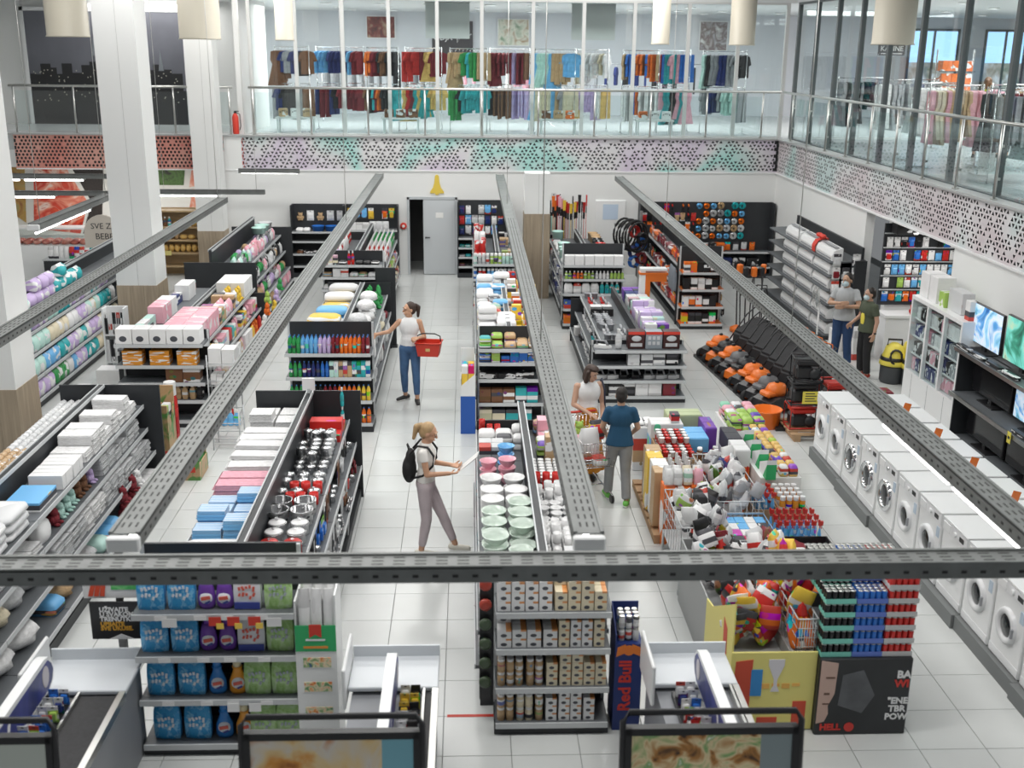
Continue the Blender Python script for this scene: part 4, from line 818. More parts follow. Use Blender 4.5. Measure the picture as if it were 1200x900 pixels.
fill(PT, (-4.22, 6.8), (-4.22, 10.5), .58, 'R', [('cushion', ['pink', 'red', 'tan'], (.34, .34, .24)), ('cushion', ['white', 'silver'], (.4, .36, .24)), ('cushion', ['tan', 'cream'], (.3, .34, .22))], maxn=1, jit=.05)
PT = 'on the lowest shelf of the towel gondola'
fill(PT, (-4.1, 12.6), (-4.1, 14.1), .24, 'R', [('towel', ['silver', 'white'], (.22, .45, .07)), ('toy', ['maroon', 'white', 'pink'], (.18, .2, .2))], stack=(1, 2), maxn=3, jit=.03)
fill(PT, (-4.1, 10.2), (-4.1, 12.6), .24, 'R', [('cushion', ['brown', 'black'], (.3, .4, .2)), ('packp', ['sky', 'mint'], (.26, .4, .16), 'rolled blanket'), ('cushion', ['silver', 'tan'], (.28, .4, .18))], maxn=2, jit=.05)
fill(PT, (-4.1, 6.8), (-4.1, 10.1), .24, 'R', [('cushion', ['white', 'silver'], (.5, .45, .26), 'bagged white pillow')], maxn=2, jit=.05)
fill('on the sock side of the towel gondola', (-5.4, 14.1), (-5.4, 11.0), 1.25, 'L', [('bag', ['white', 'silver'], (.1, .09, .07), 'sock pack'), ('bag', ['pink', 'tan'], (.1, .09, .07), 'sock pack')], rows=4, maxn=9)
# ================================================================ TOASTER ROW
endcap('end_shelf', 'end shelf of white appliance boxes and orange trays behind the towel gondola', -5.5, -4.12, 16.75, .46, 1.5, [.12, .45, .74, 1.02, 1.36])
for k in range(5): prod('ovalbox', 'white', (-5.34 + k * .26, 16.93, 1.36), 0, (.25, .3, .24), 'on the orange trays end shelf', 'appliance box')
for k in range(3):
    for q in range(4): prod('plainbox', 'amber', (-5.24 + k * .42, 16.9, 1.02 + q * .058), 0, (.3, .22, .055), 'on the orange trays end shelf', 'flat food tray')
fill('on the middle of the orange trays end shelf', (-4.75, 16.78), (-4.16, 16.78), .74, 'F', [('carton', ['black', 'brown'], (.26, .2, .22))], maxn=3)
fill('on the lower orange trays end shelf', (-4.75, 16.78), (-4.16, 16.78), .45, 'F', [('bottle', ['black', 'tan', 'brown'])], rows=2, maxn=4)
gondola('gondola_shelving', 'gondola of pink boxes, toys and baby goods behind the appliance boxes', -5.6, -4.1, 17.25, 22.0, 1.3, [(1.15, -5.6)], [(1.15, -4.3), (.75, -4.2), (.38, -4.1)], xs=-4.95)
PT = 'on the toy gondola'
fill(PT + ' top', (-4.3, 17.3), (-4.3, 18.9), 1.15, 'R', [('plainbox', ['pink', 'lilac'], (.13, .3, .34)), ('plainbox', ['pink'], (.12, .28, .32))], rows=2, maxn=4)
fill(PT + ' top', (-4.3, 18.9), (-4.3, 20.4), 1.15, 'R', [('carton', ['pink', 'white', 'tan'], (.16, .2, .26)), ('bag', ['pink', 'silver', 'lilac'], (.2, .14, .24))], rows=2, maxn=3)
fill(PT + ' top', (-4.3, 20.4), (-4.3, 21.9), 1.15, 'R', [('plainbox', ['white'], (.2, .26, .3)), ('carton', ['white', 'sky'], (.18, .2, .24)), ('toy', ['yellow', 'white'])], rows=2, maxn=3)
fill(PT + ' wall side', (-5.6, 21.9), (-5.6, 17.3), 1.15, 'L', [('plainbox', ['white', 'pink'], (.18, .26, .3)), ('carton', ['mint', 'white', 'navy'])], rows=1, maxn=3)
fill(PT + ' middle shelf', (-4.2, 17.3), (-4.2, 21.9), .75, 'R', [('carton', ['red', 'white', 'pink'], (.2, .16, .26)), ('carton', ['yellow', 'teal', 'white'], (.18, .16, .24)), ('toy', ['pink', 'white', 'orange'])], maxn=2, jit=.02)
fill(PT + ' low shelf', (-4.1, 17.3), (-4.1, 21.9), .38, 'R', [('plainbox', ['white'], (.3, .25, .28)), ('bag', ['yellow', 'tan', 'red']), ('toy', ['lime', 'pink', 'orange'])], maxn=2, jit=.03)
for k in range(8):      # toys hanging at the aisle end
    c = ['pink', 'white', 'orange', 'lime', 'sky', 'yellow', 'lilac', 'green'][k]
    prod('toy', c, (-3.98 + R.uniform(-.04, .05), 20.6 + k * .32, .45 + .16 * (k % 4)), PI / 2, (.22, .18, .24), 'hanging beside the toy gondola')
# wire rack with purple packs
def wire_rack(label, x, y, w, d, h, levels, rz=0):
    t = thing('wire_rack', label, 'rack', (x, y, 0), rz)
    for sx in (-w / 2, w / 2):
        for sy in (-d / 2, d / 2): new('upright', lambda bm: tube(bm, [(sx, sy, 0), (sx, sy, h)], .012, 6), RAILM, t)
    for z in levels:
        def sh(bm):
            for k in range(7): tube(bm, [(-w / 2, -d / 2 + k * d / 6, z), (w / 2, -d / 2 + k * d / 6, z)], .006, 4)
            tube(bm, [(-w / 2, -d / 2, z + .08), (w / 2, -d / 2, z + .08), (w / 2, d / 2, z + .08), (-w / 2, d / 2, z + .08)], .008, 5, 0, True)
        new('wire_shelf', sh, RAILM, t)
    return t
wire_rack('white wire rack of purple packs beside the orange trays end shelf', -3.87, 16.95, .42, .45, 1.2, [.12, .42, .7, .98])
for z in (.42, .7): fill('in the white wire rack', (-4.05, 16.75), (-3.69, 16.75), z + .008, 'F', [('carton', ['purple', 'white'], (.085, .12, .16))], rows=2, maxn=4)
prod('plainbox', 'white', (-3.97, 16.95, .99), 0, (.2, .3, .3), 'on top of the white wire rack', 'plain box'); prod('plainbox', 'white', (-3.76, 16.95, .99), 0, (.2, .3, .28), 'on top of the white wire rack', 'plain box')
fill('at the foot of the white wire rack', (-4.05, 16.75), (-3.69, 16.75), .128, 'F', [('bottle', ['sky', 'navy', 'red'])], rows=1, maxn=2)
wire_rack('low black wire basket rack with blue bottles at the aisle', -3.62, 15.9, .4, .34, .6, [.1, .34])
for k in range(4): prod('bottle', 'sky', (-3.76 + k * .095, 15.85, .348), 0, 1, 'in the low wire rack')
# brown cardboard display
t = thing('cardboard_tower', 'tall brown cardboard display with leaf pattern and red labels behind the towel gondola', 'display stand', (-4.3, 14.62, 0), 0)
KRAFT = picmat('kraft_leaf', [(.5, .32, .16), (.48, .3, .15), (.5, .32, .17), (.1, .25, .06), (.12, .3, .08)], 3.5, detail=2)
new('body', lambda bm: (b2(bm, -.2, .2, -.2, -.18, 0, 1.12), prism(bm, [(-.18, 0), (.2, 0), (.2, 1.1), (.1, .95), (.02, .8), (-.08, .95), (-.18, 1.1)], .18, .2, 'x'), prism(bm, [(-.18, 0), (.2, 0), (.2, 1.1), (-.18, 1.1)], -.2, -.18, 'x'), b2(bm, -.2, .2, .18, .2, 0, 1.3), b2(bm, -.18, .18, -.18, .18, .55, .57), b2(bm, -.18, .18, -.18, .18, .85, .87)), KRAFT, t)
new('red_label', lambda bm: (b2(bm, -.07, .08, -.204, -.2, .92, .99), b2(bm, .0, .19, -.204, -.2, .42, .47)), CARDR, t)
new('black_band', lambda bm: b2(bm, -.19, .08, -.204, -.2, .8, .85), BLACKP, t)
for k in range(6): prod('carton', ['green', 'white', 'lime', 'green', 'tan', 'white'][k], (-4.42 + (k % 3) * .12, 14.55 + (k // 3) * .14, .872), 0, (.1, .12, .2), 'in the brown cardboard display')
for k in range(3): prod('carton', ['green', 'tan', 'white'][k], (-4.42 + k * .12, 14.5, .572), 0, (.1, .12, .2), 'in the lower brown cardboard display')
t = thing('cardboard_tray', 'small cardboard tray with red label standing on the aisle tiles', 'display stand', (-3.86, 14.75, 0)); new('tray', lambda bm: (b2(bm, -.12, .12, -.25, .25, 0, .02), b2(bm, -.12, .12, -.25, -.235, .02, .3), b2(bm, .105, .12, -.235, .25, .02, .24), b2(bm, -.12, -.105, -.235, .25, .02, .3), b2(bm, -.105, .105, .235, .25, .02, .3)), KRAFT, t)
new('red_label', lambda bm: b2(bm, -.06, .06, -.254, -.25, .12, .2), CARDR, t)
prod('carton', 'green', (-3.86, 14.75, .02), 0, (.18, .3, .26), 'in the small cardboard tray')
# pallet of flat packs between column and toaster shelf
t = thing('low_table', 'low white table of magazines and flat packs behind the towel gondola end', 'table', (-5.0, 15.3, 0)); new('table_top', lambda bm: b2(bm, -.75, .5, -.35, .35, .92, .96), WHITE2, t)
for sx in (-.7, .45):
    for sy in (-.3, .3): new('leg', lambda bm: b2(bm, sx - .02, sx + .02, sy - .02, sy + .02, 0, .92), RAILM, t)
fill('on the low white table', (-5.7, 14.97), (-4.55, 14.97), .96, 'F', [('packp', ['white', 'lilac', 'cream'], (.26, .28, .07)), ('packp', ['sky', 'pink', 'white'], (.24, .28, .07))], rows=2, stack=(1, 2), maxn=1, jit=.02)
prod('jar', 'red', (-4.45, 15.9, 0), 0, (.2, .2, 1.02), 'standing behind the brown cardboard display', 'dispenser column')
# clothes gondola, far left back
gondola('gondola_shelving', 'tall gondola crowded with hanging textiles left of the back wall shelving', -5.9, -4.42, 22.9, 27.7, 1.75, [], [(1.3, -4.7), (.9, -4.6), (.5, -4.5), (.2, -4.42)], xs=-5.35)
for z, fx in ((1.3, -4.7), (.9, -4.6), (.5, -4.5), (.2, -4.42)): fill('on the textiles gondola', (fx, 22.95), (fx, 27.6), z, 'R', [('blister', ['white', 'silver', 'grey'], (.14, .1, .28), 'hung textile pack'), ('bag', ['mint', 'pink', 'silver', 'black'], (.16, .12, .26), 'textile bag'), ('cushion', ['lilac', 'white', 'tan', 'green'], (.22, .2, .22), 'rolled textile')], rows=2, maxn=3, jit=.04)
fill('on top of the textiles gondola', (-4.75, 26), (-4.75, 27.6), 1.58, 'R', [('tub', ['mint', 'silver'], (.4, .35, .14), 'plastic basin')], maxn=2)
# ================================================================ DIAPER WALL
gondola('gondola_shelving', 'long dark gondola of teal and lilac diaper packs between the oak clad columns', -8.3, -7.1, 15.7, 25.5, 1.75, [], [(1.5, -7.4), (1.18, -7.3), (.85, -7.22), (.5, -7.15), (.16, -7.1)], xs=-7.75, end=True)
for z, fx, nm in ((1.18, -7.3, 'upper'), (.85, -7.22, 'middle'), (.5, -7.15, 'lower'), (.16, -7.1, 'bottom')):
    fill('on the %s diaper shelf' % nm, (fx, 16.2), (fx, 22.6), z, 'R', [('bag', ['teal', 'mint'], (.24, .16, .26), 'diaper pack'), ('bag', ['lilac', 'white'], (.24, .16, .26), 'diaper pack'), ('bag', ['sky', 'teal'], (.22, .16, .25), 'diaper pack'), ('bag', ['cream', 'lilac', 'green'], (.22, .16, .25), 'diaper pack')], maxn=3)
fill('on top of the diaper gondola', (-7.4, 16.2), (-7.4, 21.5), 1.5, 'R', [('bag', ['lilac', 'white'], (.3, .26, .2), 'diaper pack'), ('bag', ['teal'], (.28, .26, .22), 'diaper pack'), ('bag', ['sky', 'teal'], (.28, .26, .2), 'diaper pack'), ('bag', ['mint', 'white'], (.3, .26, .16), 'diaper pack')], rows=1, stack=(1, 2), maxn=4, jit=.03)
t = thing('hosiery_stand', 'white stand of black hosiery packs between the diapers and the oak column', 'display stand', (-6.35, 19.6, 0))
new('frame', lambda bm: (b2(bm, -.2, .2, .1, .14, 0, 1.3), b2(bm, -.2, -.17, -.12, .1, 0, 1.3), b2(bm, .17, .2, -.12, .1, 0, 1.3), b2(bm, -.17, .17, -.12, .1, .3, .32), b2(bm, -.17, .17, -.12, .1, .8, .82)), WHITE2, t)
for k in range(10): prod('brush', 'black' if k % 2 else 'white', (-6.5 + (k % 5) * .075, 19.53, .322 if k < 5 else .822), 0, (.06, .06, .4), 'in the white hosiery stand', 'hosiery pack')
prod('plainbox', 'white', (-5.85, 17.6, 0), 0, (.4, .3, .75), 'beside the orange trays end shelf', 'plain cardboard box')
# ================================================================ MEAT AND BREAD
MEAT = picmat('meat_photo', [(.45, .03, .015), (.75, .1, .04), (.6, .05, .03), (.8, .3, .2), (.85, .7, .62), (.6, .06, .03)], 1.4, detail=3, dist=1.5)
t = thing('meat_poster', 'large poster of red sliced meat on the wall behind the counter', 'poster', (-11.5, 32.15, 0))
new('board', lambda bm: b2(bm, -1.6, 1.35, -.04, 0, .55, 2.75), mat('poster_cream', (.75, .74, .7), .6), t)
new('meat_picture', lambda bm: prism(bm, [(-.95, .75), (.35, .6), (.65, 1.5), (.2, 2.3), (.1, 2.65), (-.75, 2.65)], -.05, -.042), MEAT, t)
new('dark_picture', lambda bm: prism(bm, [(.42, .6), (.95, .6), (1.2, 2.65), (.2, 2.65), (.75, 1.5)], -.05, -.042), mat('poster_dark', (.035, .028, .025), .6, var=.3, vscale=20), t)
new('side_picture', lambda bm: prism(bm, [(-1.55, 1.2), (-1.15, .9), (-1.0, 2.65), (-1.55, 2.65)], -.05, -.042), picmat('poster_side', [(.3, .12, .05), (.5, .3, .08), (.4, .35, .15)], 3), t)
t = thing('food_poster', 'narrow food poster above the bread shelves', 'poster', (-7.9, 29.6 + 2.5, 0))
new('board', lambda bm: b2(bm, -1.0, .9, -.04, 0, .9, 2.75), MATS['poster_cream'], t)
new('herb_picture', lambda bm: prism(bm, [(-.9, 2.0), (-.2, 2.0), (-.1, 2.65), (-.9, 2.65)], -.05, -.042), picmat('herbs', [(.03, .05, .02), (.1, .2, .05), (.04, .04, .03)], 4), t)
new('ham_picture', lambda bm: (prism(bm, [(-.05, 1.95), (.4, 2.0), (.7, 2.65), (.1, 2.65)], -.05, -.042), prism(bm, [(-.1, 1.3), (.2, 1.3), (.7, 1.75), (.6, 1.9), (.05, 1.9)], -.05, -.042)), picmat('ham', [(.7, .2, .12), (.8, .35, .25), (.85, .7, .6)], 3), t)
t = thing('bread_shelves', 'light wooden bread shelves beside the oak clad column', 'shelving', (-7.45, 29.0, 0))
PINE = mat('pine', (.5, .36, .2), .55, var=.15, stretch=(1, 6, 6))
new('back_panel', lambda bm: b2(bm, -.75, .5, .3, .34, 0, 1.75), PINE, t)
for z in (.28, .62, .96, 1.3, 1.72): new('shelf', lambda bm: b2(bm, -.75, .5, -.1, .3, z - .04, z), PINE, t)
for s in (-.77, .5): new('side_panel', lambda bm: b2(bm, s, s + .02, -.1, .34, 0, 1.75), PINE, t)
new('yellow_sign', lambda bm: b2(bm, -.5, -.3, -.12, -.1, .56, .68), mat('sign_yellow', (.8, .7, .25), .6), t)
for z in (.62, .96, 1.3): fill('on the wooden bread shelves', (-8.15, 28.95), (-6.97, 28.95), z, 'F', [('bread', ['gold', 'tan'], (.14, .2, .2)), ('bread', ['tan', 'gold'], (.2, .16, .12))] + ([('bottle', ['teal', 'brown'])] if z > 1.2 else []), rows=1, maxn=4)
# butcher counter and sign
t = thing('butcher_counter', 'glazed butcher counter with red meat trays under the meat poster', 'counter', (-10.6, 28.6, 0))
new('cabinet', lambda bm: b2(bm, -2.2, 1.6, 0, .9, 0, .85), WHITE2, t); new('top_shelf', lambda bm: b2(bm, -2.2, 1.6, .1, .6, 1.25, 1.29), WHITE2, t); new('glass_front', lambda bm: b2(bm, -2.2, 1.6, 0, .012, .85, 1.27), GLASS, t)
new('meat_bed', lambda bm: [sphere(bm, (-2.0 + k * .24, .4, .9), (.13, .3, .08), 6) for k in range(15)], picmat('meat_cuts', [(.4, .04, .03), (.6, .15, .1), (.7, .35, .28)], 5), t)['kind'] = 'stuff'
t = thing('baby_sign', 'round topped cream sign reading SVE ZA BEBE above the diaper gondola', 'sign', (-8.52, 26.0, .16))
new('panel', lambda bm: prism(bm, [(-.42, 1.1), (.42, 1.1)] + [(.42 * math.cos(a), 1.45 + .42 * math.sin(a)) for a in [PI * k / 12 for k in range(13)]], -.02, .02), mat('sign_cream', (.75, .68, .6), .6), t)
new('post', lambda bm: b2(bm, -.03, .03, -.01, .04, -.16, 1.1), WHITE2, t)
INK = mat('ink_black', (.03, .03, .03), .6)
lettering('SVE ZA', .19, INK, t, (.04, -.022, 1.6)); lettering('BEBE', .2, INK, t, (.04, -.022, 1.36))
fill('on the counter front shelf near the diapers', (-10.6, 28.0), (-8.6, 28.0), .62, 'F', [('bagp', ['red', 'white'], (.12, .12, .3), 'crisp bag')], rows=1, maxn=8)
t = thing('low_shelf', 'low dark shelf of red crisp bags before the butcher counter', 'shelving', (-9.6, 28.2, 0)); new('body', lambda bm: b2(bm, -1.1, 1.1, -.25, .2, 0, .58), DARK, t); new('top', lambda bm: b2(bm, -1.12, 1.12, -.27, .2, .58, .62), RAILM, t)
# ================================================================ BACK WALL SHELVING
def wallshelf(label, x0, x1, y, h, levels, d=.4):
    t = thing('back_shelving', label, 'shelving', ((x0 + x1) / 2, y, 0)); w = (x1 - x0) / 2
    new('back_panel', lambda bm: b2(bm, -w, w, -.03, 0, 0, h), DARK, t)
    for s in (-1, 1): new('side_panel', lambda bm: b2(bm, s * w - .015, s * w + .015, -d, 0, 0, h), DARK, t)
    new('base', lambda bm: b2(bm, -w + .015, w - .015, -d, -.03, 0, .12), DARK, t)
    for z in levels:
        s_ = new('shelf', lambda bm: b2(bm, -w + .015, w - .015, -d, -.03, z - .03, z), SHELFM, t); new('price_rail', lambda bm: b2(bm, -w + .015, w - .015, -d - .01, -d, z - .04, z + .01), RAILM, s_)
    return t
def pegs(place, x0, x1, y, z0, z1, kinds, face='F', dx=.16, dz=.22, p=.9, plane='y'):
    z = z0
    while z < z1:
        x = x0
        while x < x1:
            if R.random() < p:
                kind, cols, *rest = R.choice(kinds); sc = rest[0] if rest else 1; nn = rest[1] if len(rest) > 1 else None
                loc = (x, y, z) if plane == 'y' else (y, x, z)
                prod(kind, R.choice(cols), loc, FACE[face], sc, place, nn)
            x += dx
        z += dz
wallshelf('dark wall shelving of basins and hangers left of the grey door', -4.6, -3.25, 29.2, 1.88, [.3, .62, .95, 1.2])
wallshelf('dark wall shelving of sponges and brushes next to the red wall alarm', -3.2, -1.85, 29.2, 1.88, [.3, .62, .95, 1.25])
fill('on the basin wall shelving', (-4.5, 28.82), (-3.3, 28.82), 1.2, 'F', [('tub', ['sky', 'blue', 'white'], (.34, .3, .14), 'plastic basin'), ('pack', ['white', 'green', 'silver'], .9)], maxn=2)
fill('low on the basin wall shelving', (-4.5, 28.82), (-3.3, 28.82), .62, 'F', [('pack', ['brown', 'black', 'maroon'], .8)], maxn=4)
pegs('pegged above the basins', -4.4, -3.3, 29.14, 1.45, 1.8, [('blister', ['black', 'silver', 'orange', 'white'], (.18, .08, .26), 'hanger pack'), ('toy', ['silver', 'tan'], (.2, .1, .2), 'scrubbing brush')], dx=.26, dz=.4)
pegs('pegged above the sponges', -3.1, -1.95, 29.14, 1.5, 1.8, [('blister', ['yellow', 'orange', 'sky', 'tan', 'purple'], (.14, .08, .28), 'sponge pack')], dx=.18, dz=.4)
fill('on the sponge wall shelving', (-3.1, 28.82), (-1.95, 28.82), 1.25, 'F', [('bag', ['silver', 'green', 'white'], .8), ('carton', ['red', 'white'])], maxn=3)
prod('tub', 'blue', (-2.08, 28.95, .95), 0, (.3, .26, .26), 'on the sponge wall shelving', 'bucket')
t = thing('wall_alarm', 'small round red fire alarm on the white wall', 'alarm', (-1.72, 29.24, 1.3)); new('case', lambda bm: lathe(bm, [(.09, 0), (.09, .04), (.06, .06)], 16, mat4=Matrix.Rotation(PI / 2, 4, 'X')), CARDR, t); new('button', lambda bm: lathe(bm, [(.04, .06), (.03, .07)], 12, mat4=Matrix.Rotation(PI / 2, 4, 'X')), WHITE2, t)
wallshelf('dark wall shelving of brushes and bath goods right of the grey door', -.28, 1.05, 29.2, 2.0, [.3, .55, .8, 1.05])
wallshelf('narrow dark wall shelving of shower sets behind the oak clad column', 1.95, 2.5, 29.2, 2.0, [.3, .55, .8])
for z in (.3, .55, .8): fill('on the bath goods wall shelving', (-.25, 28.82), (1.0, 28.82), z, 'F', [('packp', ['black', 'brown', 'teal', 'silver'], .8)], maxn=3); fill('on the shower sets wall shelving', (1.98, 28.82), (2.48, 28.82), z, 'F', [('packp', ['teal', 'black', 'mint'], .8)], maxn=2)
pegs('pegged on the bath goods wall', -.18, 1.0, 29.13, 1.1, 1.9, [('blister', ['silver', 'sky', 'mint'], (.15, .07, .24), 'brush pack'), ('blister', ['navy', 'red', 'white'], (.13, .07, .22), 'brush pack')], dx=.17, dz=.27)
pegs('pegged on the shower sets wall', 2.06, 2.45, 29.13, 1.1, 1.9, [('blister', ['silver', 'mint', 'white'], (.12, .07, .5), 'shower set')], dx=.17, dz=.6, p=1)

# ================================================================ RIGHT ROWS
ORANGE = mat('tool_orange', (.75, .17, .02), .35); REDM = mat('machine_red', (.5, .03, .02), .3); YEL = mat('signal_yellow', (.8, .68, .1), .45)
# hardware end shelf with brooms (far)
gondola('gondola_shelving', 'gondola of buckets, brooms and baskets behind the small bottles end shelf', 2.05, 3.3, 23.7, 27.9, 1.45, [(1.2, 2.05), (.8, 2.02), (.4, 2.0)], [(1.2, 3.3)], xs=2.7)
endcap('end_shelf', 'tall end shelf of small bottles and white boxes before the broom gondola', 2.02, 3.36, 23.2, .46, 1.8, [.12, .45, .78, 1.1, 1.4])
for z, sp in ((1.4, [('plainbox', ['white'], (.2, .2, .2)), ('carton', ['white', 'black'], (.2, .2, .18))]), (1.1, [('bottle', ['sky', 'white', 'orange', 'lime'], (.07, .06, .17))]), (.78, [('packp', ['white', 'teal', 'pink'], (.18, .16, .22)), ('bottle', ['teal', 'mint'])]), (.45, [('carton', ['silver', 'lime', 'white'])]), (.12, [('carton', ['orange', 'pink', 'brown'])])):
    fill('on the %s level of the small bottles end shelf' % {1.4: 'topmost', 1.1: 'upper', .78: 'middle', .45: 'lower', .12: 'bottom'}[z], (2.05, 23.22), (3.33, 23.22), z, 'F', sp, maxn=4, hmax=.3)
fill('on the broom gondola', (3.3, 23.8), (3.3, 27.8), 1.2, 'R', [('tub', ['red', 'tan', 'black'], (.3, .26, .2), 'bucket'), ('case', ['grey', 'black'], (.36, .2, .2)), ('packp', ['silver', 'black'])], rows=1, maxn=2, jit=.03)
fill('on the broom gondola aisle side', (2.05, 27.8), (2.05, 23.8), 1.2, 'L', [('tub', ['mint', 'red', 'tan'], (.34, .3, .24), 'bucket'), ('packp', ['silver', 'white'])], rows=1, maxn=2, jit=.03)
for z, fx in ((.8, 2.02), (.4, 2.0)): fill('on the lower broom gondola shelves', (fx, 27.8), (fx, 23.8), z, 'L', [('blister', ['red', 'silver', 'black'], (.16, .1, .26)), ('case', ['navy', 'grey'], (.3, .14, .2))], maxn=2, jit=.03)
for k in range(16):
    c = R.choice(['red', 'orange', 'yellow', 'red', 'black', 'green', 'pink']); prod('broom', c, (2.15 + k * .055 + R.uniform(-.01, .01), 27.98 + R.uniform(0, .25), .0), R.uniform(0, 3), (.3, .3, 2.15 + R.uniform(-.1, .15)), 'standing upright behind the buckets')
# bike tyres and hoses column
t = thing('tyre_rack', 'wall rack hung with black bicycle tyres and coloured helmets beside the back door', 'rack', (4.05, 27.6, 0))
new('post', lambda bm: (b2(bm, .25, .31, 0, .06, 0, 1.95), b2(bm, -.4, .31, .01, .05, 1.6, 1.64)), STEEL, t)
for k in range(6): tag(new('bicycle_tyre', lambda bm: tube(bm, [(.36 * math.cos(a), 0, .36 * math.sin(a)) for a in [2 * PI * i / 20 for i in range(20)]], .03, 6, 0, True), mat('rubber', (.015, .015, .016), .7), loc=(3.85 + k * .06, 27.3 - k * .09, 1.45 - (k % 2) * .04), rz=.7), 'black bicycle tyre hanging on the rack beside the tool wall', 'tyre', 'bicycle tyres on the rack')
for k, (c, z) in enumerate((('red', 1.35), ('blue', 1.05), ('navy', .85), ('maroon', .7), ('blue', .62), ('black', 1.2))): prod('coil', c, (4.1 + (k % 2) * .18, 27.2 - k * .03, z), .5, (.3, .2, .3), 'hanging below the bicycle tyres')
for k in range(5): prod('bottle', ['white', 'white', 'orange', 'yellow', 'white'][k], (3.62 + k * .1, 22.4, 0), 0, (.09, .09, .55 - .05 * (k % 2)), 'standing on the floor by the tyre rack', 'tall canister')
# appliances gondola
gondola('gondola_shelving', 'low gondola of hair dryers and blenders behind the waffle maker boxes', 2.1, 3.55, 18.5, 22.2, 1.15, [(.95, 2.3), (.62, 2.2), (.3, 2.1)], [(.95, 3.5)], xs=2.95, topcap=False)
fill('on the hair dryer gondola top', (2.3, 22.1), (2.3, 18.55), .95, 'L', [('iron', ['black', 'silver', 'lime']), ('iron', ['red', 'maroon', 'grey'], .9), ('tub', ['black', 'grey'], .9), ('carton', ['grey', 'white', 'black'], (.2, .2, .14))], rows=2, maxn=2, jit=.04)
fill('on the hair dryer gondola tall side', (3.5, 18.55), (3.5, 20.8), .95, 'R', [('plainbox', ['lilac', 'purple'], (.14, .2, .36)), ('plainbox', ['white', 'lilac'], (.14, .2, .26)), ('carton', ['purple', 'mint', 'white'], (.16, .2, .3))], rows=2, maxn=2)
fill('on the hair dryer gondola far side', (3.5, 20.8), (3.5, 22.1), .95, 'R', [('plainbox', ['silver', 'white'], (.16, .2, .28)), ('carton', ['navy', 'purple'], (.16, .18, .24))], rows=2, maxn=2)
for z, fx in ((.62, 2.2), (.3, 2.1)): fill('on the lower hair dryer gondola shelves', (fx, 22.1), (fx, 18.55), z, 'L', [('iron', ['white', 'silver', 'black'], .9), ('carton', ['white', 'teal', 'red']), ('iron', ['white', 'teal'], .8)], maxn=2, jit=.04)
endcap('end_shelf', 'end shelf of dark appliance boxes with white rails behind the shoppers', 2.12, 3.72, 17.98, .48, 1.0, [.12, .4, .66, .93])
for k in range(3):
    x = 2.85 + k * .3
    t = thing('appliance_box', ['black and red box picturing a toaster', 'grey box picturing a waffle plate', 'black and red box picturing a sandwich maker'][k] + ' on the appliance end shelf', 'box', (x, 18.22, .93), 0)
    new('box', lambda bm: bevbox(bm, (0, 0, .15), (.285, .22, .3), .006), mat('box_blackred' if k != 1 else 'box_greyblue', (.05, .015, .015) if k != 1 else (.3, .34, .38), .4), t)
    new('red_band', lambda bm: b2(bm, -.142, .142, -.114, -.111, .25, .3), CARDR, t)
    if k != 1: new('picture', lambda bm: (sphere(bm, (0, -.112, .18), (.09, .004, .05), 8), bx(bm, (0, -.112, .07), (.2, .004, .06))), mat('print_silver', (.6, .61, .63), .4), t)
    else: new('picture', lambda bm: [b2(bm, -.1 + i * .075, -.05 + i * .075, -.115, -.111, .07 + j * .09, .13 + j * .09) for i in range(3) for j in range(2)], mat('print_silver', (.6, .61, .63), .4), t)
prod('iron', 'white', (2.3, 18.2, .93), -.4, (.3, .26, .16), 'on the appliance end shelf', 'hair dryer'); prod('bottle', 'silver', (2.55, 18.15, .93), 0, (.12, .12, .34), 'on the appliance end shelf', 'hand blender')
fill('on the second level of the appliance end shelf', (2.7, 18.0), (3.66, 18.0), .66, 'F', [('carton', ['black', 'silver', 'maroon'], (.2, .2, .2))], maxn=2)
fill('on the third level of the appliance end shelf', (2.16, 18.0), (3.66, 18.0), .4, 'F', [('iron', ['white', 'silver', 'sky'], (.2, .24, .2)), ('iron', ['black', 'white'], (.2, .24, .2))], maxn=2, jit=.02)
fill('on the bottom level of the appliance end shelf', (2.16, 18.0), (3.66, 18.0), .12, 'F', [('carton', ['black', 'white', 'maroon'], (.22, .2, .22))], maxn=2)
# orange arch stand
t = thing('arch_stand', 'orange and white arch shaped display stand behind the appliance gondola', 'display stand', (3.62, 21.3, 0))
new('white_post', lambda bm: b2(bm, -.26, -.16, -.1, .1, 0, 1.68), WHITE2, t); new('orange_arch', lambda bm: (b2(bm, -.16, -.06, -.1, .1, .0, 1.6), b2(bm, -.06, .26, -.1, .1, 1.46, 1.6), b2(bm, -.28, .28, -.12, .12, 1.6, 1.64)), ORANGE, t); new('white_top', lambda bm: b2(bm, -.26, .26, -.11, .11, 1.68, 1.72), WHITE2, t)
